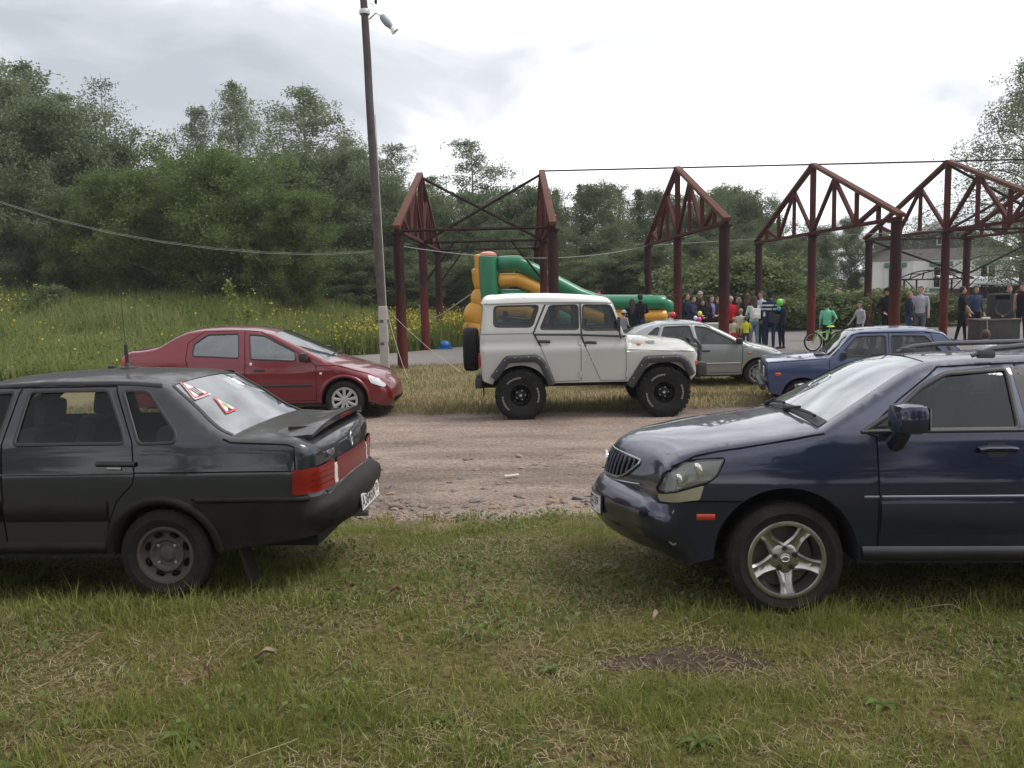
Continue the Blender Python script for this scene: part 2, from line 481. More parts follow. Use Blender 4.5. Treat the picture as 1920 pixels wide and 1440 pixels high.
def road_material():
    m = bpy.data.materials.new('dirt_road'); m.use_nodes = True
    N = m.node_tree.nodes; L = m.node_tree.links; p = N['Principled BSDF']
    p.inputs['Roughness'].default_value = .9; p.inputs['Specular IOR Level'].default_value = .15
    t = N.new('ShaderNodeTexCoord')
    mpn = N.new('ShaderNodeMapping'); mpn.inputs['Scale'].default_value = (.35, 1.3, 1); L.new(t.outputs['Object'], mpn.inputs[0])
    a = N.new('ShaderNodeTexNoise'); a.inputs['Scale'].default_value = .9; a.inputs['Detail'].default_value = 7; a.inputs['Roughness'].default_value = .6; L.new(mpn.outputs[0], a.inputs['Vector'])
    r = N.new('ShaderNodeValToRGB'); L.new(a.outputs[0], r.inputs[0]); el = r.color_ramp.elements
    el[0].position = .36; el[0].color = (.135, .105, .09, 1); el[1].position = .64; el[1].color = (.30, .24, .205, 1)
    e = el.new(.5); e.color = (.225, .178, .15, 1)
    b = N.new('ShaderNodeTexNoise'); b.inputs['Scale'].default_value = 22; b.inputs['Detail'].default_value = 9; b.inputs['Roughness'].default_value = .75; L.new(t.outputs['Object'], b.inputs['Vector'])
    r2 = N.new('ShaderNodeValToRGB'); L.new(b.outputs[0], r2.inputs[0])
    r2.color_ramp.elements[0].position = .33; r2.color_ramp.elements[0].color = (.5, .48, .47, 1)
    r2.color_ramp.elements[1].position = .68; r2.color_ramp.elements[1].color = (1.42, 1.4, 1.36, 1)
    mm = N.new('ShaderNodeMix'); mm.data_type = 'RGBA'; mm.blend_type = 'MULTIPLY'; mm.inputs[0].default_value = 1.
    L.new(r.outputs[0], mm.inputs[6]); L.new(r2.outputs[0], mm.inputs[7]); L.new(mm.outputs[2], p.inputs['Base Color'])
    vo = N.new('ShaderNodeTexVoronoi'); vo.inputs['Scale'].default_value = 30; L.new(t.outputs['Object'], vo.inputs['Vector'])
    ad = N.new('ShaderNodeMath'); ad.operation = 'ADD'; L.new(b.outputs[0], ad.inputs[0]); L.new(vo.outputs[0], ad.inputs[1])
    bp = N.new('ShaderNodeBump'); bp.inputs['Strength'].default_value = .7; bp.inputs['Distance'].default_value = .02
    L.new(ad.outputs[0], bp.inputs['Height']); L.new(bp.outputs[0], p.inputs['Normal'])
    return m

rx = np.concatenate([np.linspace(-98, -10, 60), np.arange(-9.8, 12, .12), np.linspace(12.1, 98, 60)])
def road_z(x, y):
    tr = .035 * np.exp(-((y - 10.2 - .15 * np.sin(x * .4)) / .28) ** 2) + .035 * np.exp(-((y - 11.9 - .15 * np.sin(x * .4)) / .28) ** 2)
    return gz(x, y) + .006 - tr + (fnoise(x * 1.3, y * 1.3, 31) - .5) * .035 + (fnoise(x * 5, y * 5, 33) - .5) * .014
rme = grid_sheet('road', rx, lambda x, v: road_near(x) + (road_far(x) - road_near(x)) * v, 60, road_z)
road = tag(obj('road', rme, road_material()), kind='structure')

M_asphalt = mat('asphalt_old', (.20, .18, .17), .9, noise=(1.2, .8, (.15, .135, .13)), bump=(40, .3), spec=.2)
px_ = np.linspace(-7.8, 60, 180)
pme = grid_sheet('plaza', px_, lambda x, v: plaza_near(x) + (plaza_far(x) - plaza_near(x)) * v, 20, lambda x, y: gz(x, y) + .01)
plaza = tag(obj('plaza', pme, M_asphalt), kind='structure')

# stones along the rough near edge of the road
def rock_mesh(name, seed, sub=1):
    r = random.Random(seed)
    bm = bmesh.new(); bmesh.ops.create_icosphere(bm, subdivisions=sub, radius=1)
    sx, sy, sz = r.uniform(.8, 1.2), r.uniform(.6, 1.), r.uniform(.35, .6)
    for v in bm.verts:
        k = 1 + r.uniform(-.25, .22)
        v.co = Vector((v.co.x * sx * k, v.co.y * sy * k, v.co.z * sz * k))
    me = bpy.data.meshes.new(name); bm.to_mesh(me); bm.free(); return me
ROCKMATS = [mat('stone_%d' % i, c, .9, noise=(6, .6, c2), bump=(20, .5), spec=.2) for i, (c, c2) in enumerate([
    ((.20, .16, .14), (.12, .1, .095)), ((.27, .205, .165), (.18, .14, .12)), ((.15, .14, .14), (.24, .2, .18)), ((.33, .24, .17), (.22, .17, .13))])]
rocks = []
for i in range(8):
    me = rock_mesh('stone', i, 2 if i < 2 else 1); me.materials.append(ROCKMATS[i % 4]); rocks.append(me)
rr = random.Random(8)
def stone_spot():
    x = rr.uniform(-1.9, 2.3)
    u = rr.random()
    y = float(road_near(np.array(x))) + (rr.uniform(-.15, 1.0) if u < .8 else rr.uniform(.8, 3.4))
    return x, y
for i in range(290):
    x, y = stone_spot()
    if i < 34: x = rr.uniform(-1.5, -.75); y = rr.uniform(7.95, 8.7)
    s = rr.uniform(.02, .058) * (1.5 if rr.random() < .15 else 1)
    o = bpy.data.objects.new('stone', rocks[rr.randrange(8)]); COL.objects.link(o); o.parent = road
    o.location = (x, y, float(road_z(np.array(x), np.array(y))) + s * .08)
    o.scale = (s, s * rr.uniform(.7, 1.1), s * rr.uniform(.7, 1.1)); o.rotation_euler = (rr.uniform(-.3, .3), rr.uniform(-.3, .3), rr.uniform(0, 6.3))
# finer gravel, too small to count
gb = MB()
ico = rock_mesh('tmp', 99, 1); iv = [v.co.copy() for v in ico.vertices]; fi = [tuple(p.vertices) for p in ico.polygons]
V = []; T = []
for i in range(9500):
    x = rr.uniform(-4, 5.5); u = rr.random()
    y = float(road_near(np.array(x))) + (abs(rr.gauss(0, .55)) - .1 if u < .7 else rr.uniform(0, 6.8))
    s = rr.uniform(.006, .020); a = rr.uniform(0, 6.3); z = float(road_z(np.array(x), np.array(y)))
    ca, sa = math.cos(a) * s, math.sin(a) * s; b = len(V)
    for c in iv: V.append((x + c.x * ca - c.y * sa, y + c.x * sa + c.y * ca, z + c.z * s * rr.uniform(.8, 1.2)))
    T.extend([(f[0] + b, f[1] + b, f[2] + b) for f in fi])
gravel_mat = leafmat('gravel_mix', [(.11, .09, .08), (.24, .18, .15), (.34, .27, .22)], trans=0, rough=.9)
tag(obj('gravel', tri_mesh('gravel', V, T), gravel_mat, road), kind='stuff')

# ================================================================== STEEL PAVILION FRAME
def column_paint(name, dark, red, z0, z1):
    """old maroon paint above, a fresher coat of red oxide brushed on as high as an arm reaches"""
    m = mat(name, dark, .7, spec=.15, noise=(2.2, .7, tuple(c * .55 for c in dark)), bump=(14, .2))
    N = m.node_tree.nodes; L = m.node_tree.links; p = N['Principled BSDF']; src = p.inputs['Base Color'].links[0].from_socket
    t_ = N.new('ShaderNodeTexCoord'); s_ = N.new('ShaderNodeSeparateXYZ'); L.new(t_.outputs['Object'], s_.inputs[0])
    nz = N.new('ShaderNodeTexNoise'); nz.inputs['Scale'].default_value = 3; L.new(t_.outputs['Object'], nz.inputs['Vector'])
    a = N.new('ShaderNodeMath'); a.operation = 'MULTIPLY_ADD'; a.inputs[1].default_value = .8; L.new(nz.outputs[0], a.inputs[0]); L.new(s_.outputs['Z'], a.inputs[2])
    r = N.new('ShaderNodeMapRange'); r.inputs[1].default_value = z1; r.inputs[2].default_value = z0; L.new(a.outputs[0], r.inputs[0])
    x = N.new('ShaderNodeMix'); x.data_type = 'RGBA'; L.new(r.outputs[0], x.inputs[0]); L.new(src, x.inputs[6]); x.inputs[7].default_value = (*red, 1); L.new(x.outputs[2], p.inputs['Base Color'])
    return m
M_redpaint = column_paint('maroon_column', (.036, .015, .016), (.085, .019, .016), .9, 2.2)
M_redmid = column_paint('red_column', (.052, .016, .016), (.105, .021, .018), 1.4, 2.5)
M_redpaint2 = mat('red_oxide_truss', (.068, .015, .012), .7, spec=.15, noise=(2.2, .7, (.042, .014, .014)), bump=(14, .15))
M_rust = mat('weathered_chord', (.11, .05, .036), .8, spec=.15, noise=(3, .7, (.07, .026, .02)))
M_darkrod = mat('dark_steel_rod', (.025, .013, .014), .8, spec=.15)
YN, YM, YF = 23.5, 30.0, 36.4
EAVE, APEX = 3.42, 5.78
FX = [-3.0, 1.2, 5.87, 10.55, 15.2, 19.35]
pav = thing('pavilion_frame', 'unfinished rust red steel frame of six gable trusses standing on round pipe columns', 'steel frame', (0, 0, 0))
def ch(y):   # top chord height
    return EAVE + .14 + (APEX - EAVE - .14) * (1 - abs(y - YM) / (YM - YN))
for i, X in enumerate(FX):
    for y in (YN, YM, YF):
        z0 = float(gz(X, y)) - .1
        c = MB(); r = .145 if y != YM else .14
        top = EAVE - .08
        c.lathe([(0, z0), (r, z0), (r, top), (0, top)], 18, 'Z', (X, y, 0))
        co = c.build('column', M_redmid if y == YM else M_redpaint, pav)
        p = MB(); p.box((X, y, EAVE - .05), (.36, .36, .05)); p.build('cap_plate', M_redpaint, co, bevel=.006)
    b = MB(); b.box((X, YM, EAVE + .03), (.14, YF - YN + .5, .1)); tr = b.build('truss_chord', M_redpaint2, pav, bevel=.006)
    for sgn in (-1, 1):
        ye = YM + sgn * (YM - YN + .3)
        t = MB(); t.beam((X, YM + sgn * .0, APEX), (X, ye, EAVE + .1), .2, .11); t.build('top_chord', M_rust, tr, bevel=.006)
        def y_(f): return YM + sgn * (YM - YN) * f
        mem = [(0.0, .30), (.30, .58), (.58, .82)]
        for a, c2 in mem:
            m1 = MB(); m1.beam((X, y_(a), EAVE + .05) if a == 0 or a == .58 else (X, y_(a), ch(y_(a)) - .05),
                               (X, y_(c2), ch(y_(c2)) - .05) if a in (0, .58) else (X, y_(c2), EAVE + .05), .12, .1, (1, 0, 0)); m1.build('diagonal', M_redpaint2, tr)
        for f in (.30, .58, .82):
            m1 = MB(); m1.beam((X + .004, y_(f), EAVE + .08), (X + .004, y_(f), ch(y_(f)) - .05), .11, .1); m1.build('web_post', M_redpaint2, tr)
    k = MB(); k.beam((X, YM, EAVE + .08), (X, YM, APEX - .03), .17, .14); k.build('king_post', M_redpaint2, tr)
def rod(a, b, r=.035, name='brace'):
    m = MB(); m.tube([a, b], r, 6); return m.build(name, M_darkrod, pav)
for a, b in ((1, 2), (2, 3), (3, 4), (4, 5)): rod((FX[a], YM, APEX), (FX[b], YM, APEX), .03, 'ridge_rod')
for a, b in ((0, 1), (4, 5)):
    rod((FX[a], YM + .05, APEX - .1), (FX[b], YM + .05, EAVE), .05); rod((FX[b], YM - .05, APEX - .1), (FX[a], YM - .05, EAVE), .05)
    for y in (YN, YM, YF): rod((FX[a], y, EAVE + .02), (FX[b], y, EAVE + .02), .045, 'tie_rod')
    if a == 4:
        for y in (YF,):
            rod((FX[a], y, EAVE), (FX[b], y, 1.9), .045); rod((FX[b] + 3.2, y, EAVE), (FX[b], y, 1.9), .045)
    else:
        rod((FX[a], YM, 2.0), (FX[a] + 1.1, YM, EAVE), .04); rod((FX[b], YM, 2.0), (FX[b] - 1.1, YM, EAVE), .04)
        rod((FX[a], YF, 2.0), (FX[a] + 1.1, YF, EAVE), .04)

# ================================================================== HOUSE
M_plaster = mat('white_plaster', (.84, .83, .81), .9, noise=(1.5, .4, (.74, .72, .69)), bump=(8, .1))
M_gableboards = mat('grey_boards', (.13, .12, .115), .85, noise=(4, .6, (.075, .07, .068)))
M_frieze = mat('pale_grey_boards', (.36, .34, .32), .85, noise=(4, .6, (.25, .24, .23)))
M_roof = mat('old_slate_roof', (.17, .155, .15), .85, noise=(3, .6, (.1, .1, .1)))
M_greentrim = mat('green_trim', (.09, .22, .17), .6)
M_wframe = mat('white_frame', (.75, .75, .73), .5)
M_pane = glass('window_pane', (.05, .06, .07), 1.7, .02)
hy = 62.0
house = thing('house', 'old white house with a grey half hipped roof and green window trims', 'house', (31.0, hy, -.3), -.36)
def hpart(n, m, c, d, par=None, **k):
    b = MB(); b.box(c, d); return b.build(n, m, par or house, **k)
W2 = 4.45   # half width
hpart('wall', M_plaster, (0, 4.0, 1.7), (2 * W2, 8, 3.4))
for x in (-W2 + .18, -1.55, 1.55, W2 - .18): hpart('pilaster', M_plaster, (x, -.06, 1.62), (.36, .14, 3.24))
fr = hpart('frieze', M_frieze, (0, -.05, 3.72), (2 * W2 + .12, .12, .75))
for k in range(4): hpart('board', M_frieze, (0, -.13, 3.43 + k * .19), (2 * W2 + .2, .03, .17), fr)
g = MB(); g.prism([(-W2, 4.1), (W2, 4.1), (2.0, 5.3), (-2.0, 5.3)], 'Y', -.02, .3); gw = g.build('gable_wall', M_gableboards, house)
for k in range(22):
    x = -W2 + .2 + k * (2 * W2 - .4) / 21; top = 4.1 + min(1.15, (W2 - abs(x)) / (W2 - 2.0) * 1.2)
    if top > 4.25: hpart('board', M_gableboards, (x, -.04, (4.1 + top) / 2), (.37, .04, top - 4.12), gw)
r = MB()
ov = .75; ez = 3.55
for s in (-1, 1):
    r.add([(s * (W2 + ov), -.7, ez), (s * (W2 + ov), 8.6, ez), (0, 8.6, 6.15), (0, 1.4, 6.15), (s * 2.1, -.7, 5.25),
           (s * (W2 + ov), -.7, ez - .14), (s * (W2 + ov), 8.6, ez - .14), (0, 8.6, 6.01), (0, 1.4, 6.01), (s * 2.1, -.7, 5.11)],
          [(0, 1, 2, 3, 4), (5, 6, 7, 8, 9), (0, 1, 6, 5), (0, 4, 9, 5), (1, 2, 7, 6)])
r.add([(-2.1, -.72, 5.25), (2.1, -.72, 5.25), (0, 1.4, 6.18), (-2.1, -.72, 5.11), (2.1, -.72, 5.11)], [(0, 1, 2), (0, 1, 4, 3)])
rf = r.build('roof', M_roof, house, sharp=20)
hpart('chimney', M_plaster, (-2.6, 5, 5.4), (.6, .6, 1.5), rf)
hpart('downpipe', M_roof, (-W2 - .12, -.2, 1.7), (.1, .1, 3.4))
def hwindow(x, z, w, h, trim=True):
    f = MB(); t = .07
    for (cx, cz, dx, dz) in ((0, h / 2, w, t), (0, -h / 2, w, t), (-w / 2, 0, t, h), (w / 2, 0, t, h), (0, 0, t * 1.2, h)): f.box((x + cx, -.06, z + cz), (dx, .1, dz))
    wf = f.build('window', M_wframe, house)
    for s in (-1, 1): hpart('pane', M_pane, (x + s * w / 4, -.03, z), (w / 2 - t, .03, h - t), wf)
    if trim:
        hpart('window_hood', M_greentrim, (x, -.12, z + h / 2 + .2), (w + .55, .2, .34), wf, bevel=.03)
        hpart('window_sill', M_greentrim, (x, -.12, z - h / 2 - .14), (w + .5, .24, .16), wf)
        for s in (-1, 1): hpart('side_trim', M_wframe, (x + s * (w / 2 + .16), -.1, z), (.16, .08, h), wf)
    return wf
hwindow(-2.9, 2.05, .95, 1.5); hwindow(0.1, 2.05, .95, 1.5); hwindow(3.1, 2.05, .95, 1.5)
hwindow(.1, 4.66, .62, .60, False)

# low shed with a pale sheet roof in front of the house, and an iron canopy frame
M_sheet = mat('pale_roof_sheet', (.50, .51, .53), .5, noise=(2, .4, (.4, .4, .41)))
M_shedwall = mat('brown_shed_boards', (.075, .045, .038), .85, noise=(5, .5, (.045, .03, .028)))
shed = thing('shed', 'low dark brown shed under a pale sheet roof right of the house', 'shed', (27.6, 47, -.3))
for k in range(16):
    b = MB(); b.box((-2.3 + k * .5, 0, .75), (.46, .08, 1.5)); b.build('board', M_shedwall, shed)
b = MB(); b.box((1.5, 1.5, .7), (8.2, 2.8, 1.4)); b.build('shed_body', M_shedwall, shed)
b = MB(); b.box((1.5, 1.2, 1.72), (8.8, 3.8, .07), Matrix.Rotation(.05, 3, 'Y') @ Matrix.Rotation(.12, 3, 'X')); b.build('roof_sheet', M_sheet, shed)
cn = thing('canopy_frame', 'small black iron lattice canopy frame standing between the columns before the white house', 'canopy frame', (19.4, 38.6, -.3))
def cbar(pts, r=.035, n='bar'):
    m = MB(); m.tube(pts, r, 6); return m.build(n, M_darkrod, cn)
arch = [(-1.45 + 2.9 * k / 10, 0, 2.05 + .38 * math.sin(math.pi * k / 10)) for k in range(11)]
for yy in (0, 1.2):
    cbar([(x, yy, z) for x, y, z in arch], .03, 'arch_rib'); cbar([(-1.5, yy, 2.02), (1.5, yy, 2.02)], .03, 'bottom_bar')
    for k in (2, 4, 6, 8): cbar([(arch[k][0], yy, 2.02), (arch[k][0] + .1, yy, arch[k][2])], .022)
    for s in (-1, 1):
        cbar([(s * 1.1, yy, 0), (s * 1.1, yy, 2.02)], .04, 'post'); cbar([(s * 1.1, yy, 1.5), (s * 1.6, yy, 2.02)], .025, 'knee_brace')
for k in range(0, 11, 2): cbar([arch[k], (arch[k][0], 1.2, arch[k][2])], .025)

# ================================================================== LAMP POST AND WIRES
M_polewood = mat('weathered_pole_wood', (.070, .058, .054), .95, spec=.15, noise=(3, .8, (.115, .10, .10)), bump=(30, .5))
M_concrete = mat('concrete_stub', (.36, .33, .31), .9, noise=(3, .6, (.25, .22, .2)), bump=(20, .3))
M_lamp = mat('lamp_grey', (.22, .27, .30), .5, noise=(3, .4, (.32, .36, .38)))
M_lampglass = mat('lamp_diffuser', (.75, .72, .68), .3)
M_wire = mat('grey_cable', (.27, .27, .26), .6)
M_rope = mat('white_rope', (.36, .36, .31), .8)
LPX, LPY = -3.40, 22.86
lp = thing('lamp_post', 'tall leaning wooden lamp post lashed to a concrete stub at the roadside', 'lamp post', (LPX, LPY, float(gz(LPX, LPY))))
b = MB(); b.prism([(-.11, -.12), (.11, -.12), (.11, .12), (-.11, .12)], 'Z', -.2, 1.75); b.build('concrete_stub', M_concrete, lp, bevel=.02)
pb = [(-.02 - .018 * k, .17, .45 + k * .97) for k in range(12)]
pb = [(x + .007 * math.sin(i * 1.7), y, z) for i, (x, y, z) in enumerate(pb)]
b = MB(); b.tube(pb, [.122 - .003 * k for k in range(12)], 14); b.build('pole', M_polewood, lp)
for z in (1.35, .75):
    b = MB(); b.lathe([(.0, z - .04), (.19, z - .04), (.19, z + .04), (0, z + .04)], 14, 'Z', (-.03, .06, 0)); b.build('lashing', M_polewood, lp)
b = MB(); b.lathe([(.135, -.06), (.14, -.05), (.14, .05), (.135, .06)], 14, 'Z', (pb[9][0], pb[9][1], 9.32)); b.build('clamp_band', mat('zinc', (.55, .56, .58), .5, metal=.4), lp)
ax, az = pb[9][0] + .12, 9.12
b = MB(); b.tube([(ax, .1, az), (ax + .2, .02, az + .13), (ax + .33, -.02, az + .03)], .018, 6); b.build('arm', M_steel, lp)
b = MB()
Q = Matrix.Rotation(math.radians(55), 3, 'Y')   # lamp axis tips down to the right
prof = [(.0, .02), (.05, .02), (.085, -.02), (.10, -.12), (.10, -.24), (.07, -.34), (.06, -.38)]
tmp = MB(); tmp.lathe([(r_, -h_) for r_, h_ in prof], 16, 'Z')
D = Vector((math.sin(math.radians(140)), 0, math.cos(math.radians(140))))
RM = Vector((0, 0, 1)).rotation_difference(D).to_matrix()
b.add([RM @ Vector(v) + Vector((ax + .34, -.02, az + .04)) for v in tmp.v], tmp.f); lh = b.build('lamp_head', M_lamp, lp)
tmp = MB(); tmp.lathe([(.055, .37), (.06, .4), (.10, .52), (.02, .5)], 16, 'Z')
b = MB(); b.add([RM @ Vector(v) + Vector((ax + .34, -.02, az + .04)) for v in tmp.v], tmp.f); b.build('lamp_shade', M_lampglass, lh)
b = MB(); b.tube([(ax, .15, az + .42), (ax + .09, .12, az + .4), (ax + .12, .1, az + .3), (ax + .19, .1, az + .3), (ax + .2, .1, az + .4)], .01, 6); b.build('insulator_hook', M_steel, lp)
b = MB(); b.lathe([(0, .38), (.03, .38), (.04, .43), (.03, .5), (0, .5)], 10, 'Z', (ax + .19, .1, az)); b.build('insulator', M_dark, lp)

def sag(a, b, s, n=24):
    a = Vector(a); b = Vector(b)
    return [tuple(a.lerp(b, k / n) - Vector((0, 0, 4 * s * (k / n) * (1 - k / n)))) for k in range(n + 1)]
def at(px, py, Y):
    d = cam.matrix_world.to_3x3() @ Vector(((px - 960) / FPX, (720 - py) / FPX, -1)); t_ = Y / d.y
    return Vector((0, 0, CAMZ)) + d * t_
b = MB(); wpts = [tuple(at(q, w, 21 + 2.9 * (q + 250) / 1020)) for q, w in ((-250, 282), (-120, 335), (0, 380), (100, 411), (200, 436), (300, 454), (400, 467), (500, 475), (600, 478), (690, 473), (770, 458))]
b.tube(wpts, .0055, 6); b.tube([(x, y, z + .035) for x, y, z in wpts], .004, 6)
tag(b.build('cable', M_wire, None), 'twin grey cable sagging in from the left in front of the round bush', 'cable')
b = MB(); w2 = sag((FX[0], YN + .3, 3.05), (FX[2], YF - .2, EAVE - .0), .42) + [(FX[3], YF, EAVE + .18), (FX[4], YM, EAVE + .02), (FX[5], YM, EAVE)]
b.tube(w2, .012, 6)
tag(b.build('cable', M_wire, None), 'thin pale cable strung along the steel trusses above the crowd', 'cable')
b = MB(); b.tube(sag((LPX + .1, LPY, 1.35), (-2.55, 20.8, -.3), .12), .006, 6)
tag(b.build('rope', M_rope, None), 'white rope hanging from the lamp post down to the hay', 'rope')
b = MB(); b.tube(sag((LPX + .12, LPY, 1.35), (-1.15, 19.8, -.1), .1), .0055, 6)
tag(b.build('rope', M_rope, None), 'white rope stretched from the lamp post towards the spare wheel', 'rope')
b = MB(); b.tube([(LPX + .09 - .018 * k, LPY + .05, 1.4 + k) for k in range(0, 6)], .012, 6)
b.build('lead_wire', M_rope, lp).location = (-LPX, -LPY, -float(gz(LPX, LPY)))
b = MB(); b.tube(sag((-30, 26, 12.6), (LPX - .55, LPY, 11.2), .3), .008, 5)
tag(b.build('cable', M_wire, None), 'faint wire at the very top running left from the lamp post', 'cable')

# ================================================================== VEHICLES
def hermite(pts, step=.035):
    """smooth curve through rows [x, z, ...]; returns samples and index of the source segment"""
    A = np.array([p[:4] for p in pts], float); n = len(A)
    d = np.maximum(np.linalg.norm(np.diff(A[:, :2], axis=0), axis=1), 1e-6)
    t = np.zeros((n, 2))
    for i in range(n):
        corner = len(pts[i]) > 5 and pts[i][5]
        if i == 0: t[i] = (A[1, :2] - A[0, :2]) / d[0]
        elif i == n - 1: t[i] = (A[-1, :2] - A[-2, :2]) / d[-1]
        else:
            a = (A[i, :2] - A[i - 1, :2]) / d[i - 1]; b = (A[i + 1, :2] - A[i, :2]) / d[i]
            t[i] = (a * d[i] + b * d[i - 1]) / (d[i] + d[i - 1])
    S = []; seg = []
    for i in range(n - 1):
        m = max(2, int(math.ceil(d[i] / step)))
        a = (A[i + 1, :2] - A[i, :2]) / d[i]
        t0 = a if (len(pts[i]) > 5 and pts[i][5]) else t[i]
        t1 = a if (len(pts[i + 1]) > 5 and pts[i + 1][5]) else t[i + 1]
        for k in range(m):
            u = k / m; h = [2 * u ** 3 - 3 * u ** 2 + 1, u ** 3 - 2 * u ** 2 + u, -2 * u ** 3 + 3 * u ** 2, u ** 3 - u ** 2]
            p = h[0] * A[i, :2] + h[1] * d[i] * t0 + h[2] * A[i + 1, :2] + h[3] * d[i] * t1
            S.append([p[0], p[1], A[i, 2] * (1 - u) + A[i + 1, 2] * u, A[i, 3] * (1 - u) + A[i + 1, 3] * u]); seg.append(i)
    S.append(list(A[-1])); seg.append(n - 2)
    return np.array(S), seg

def inside(P, poly):
    x, z = P[:, 0], P[:, 1]; r = np.zeros(len(P), bool); n = len(poly); j = n - 1
    for i in range(n):
        xi, zi = poly[i]; xj, zj = poly[j]
        c = ((zi > z) != (zj > z)) & (x < (xj - xi) * (z - zi) / ((zj - zi) + 1e-12) + xi)
        r ^= c; j = i
    return r

def resample(poly, step, closed=True):
    out = []; n = len(poly)
    for i in range(n if closed else n - 1):
        a = np.array(poly[i], float); b = np.array(poly[(i + 1) % n], float); m = max(1, int(math.ceil(np.linalg.norm(b - a) / step)))
        for k in range(m): out.append(tuple(a + (b - a) * k / m))
    if not closed: out.append(tuple(poly[-1]))
    return out

def round_poly(poly, r=.04, closed=True):
    """round the corners of a polygon"""
    out = []; n = len(poly)
    for i in range(n):
        p = np.array(poly[i], float)
        if not closed and i in (0, n - 1): out.append(tuple(p)); continue
        a = np.array(poly[i - 1], float); b = np.array(poly[(i + 1) % n], float)
        da = np.linalg.norm(a - p); db = np.linalg.norm(b - p); k = min(r, da * .45, db * .45)
        p0 = p + (a - p) / da * k; p1 = p + (b - p) / db * k
        for u in (0, .33, .67, 1): out.append(tuple((1 - u) ** 2 * p0 + 2 * u * (1 - u) * p + u * u * p1))
    return out

def tables(zs, ws, soft=.05):
    Z = np.linspace(min(zs) - .3, max(zs) + .3, 500); Wt = np.interp(Z, zs, ws)
    k = max(3, int(soft / (Z[1] - Z[0])) | 1); ker = np.hanning(k + 2); ker /= ker.sum()
    Wt = np.convolve(np.pad(Wt, len(ker) // 2, mode='edge'), ker, 'valid')
    return lambda z: np.interp(z, Z, Wt)

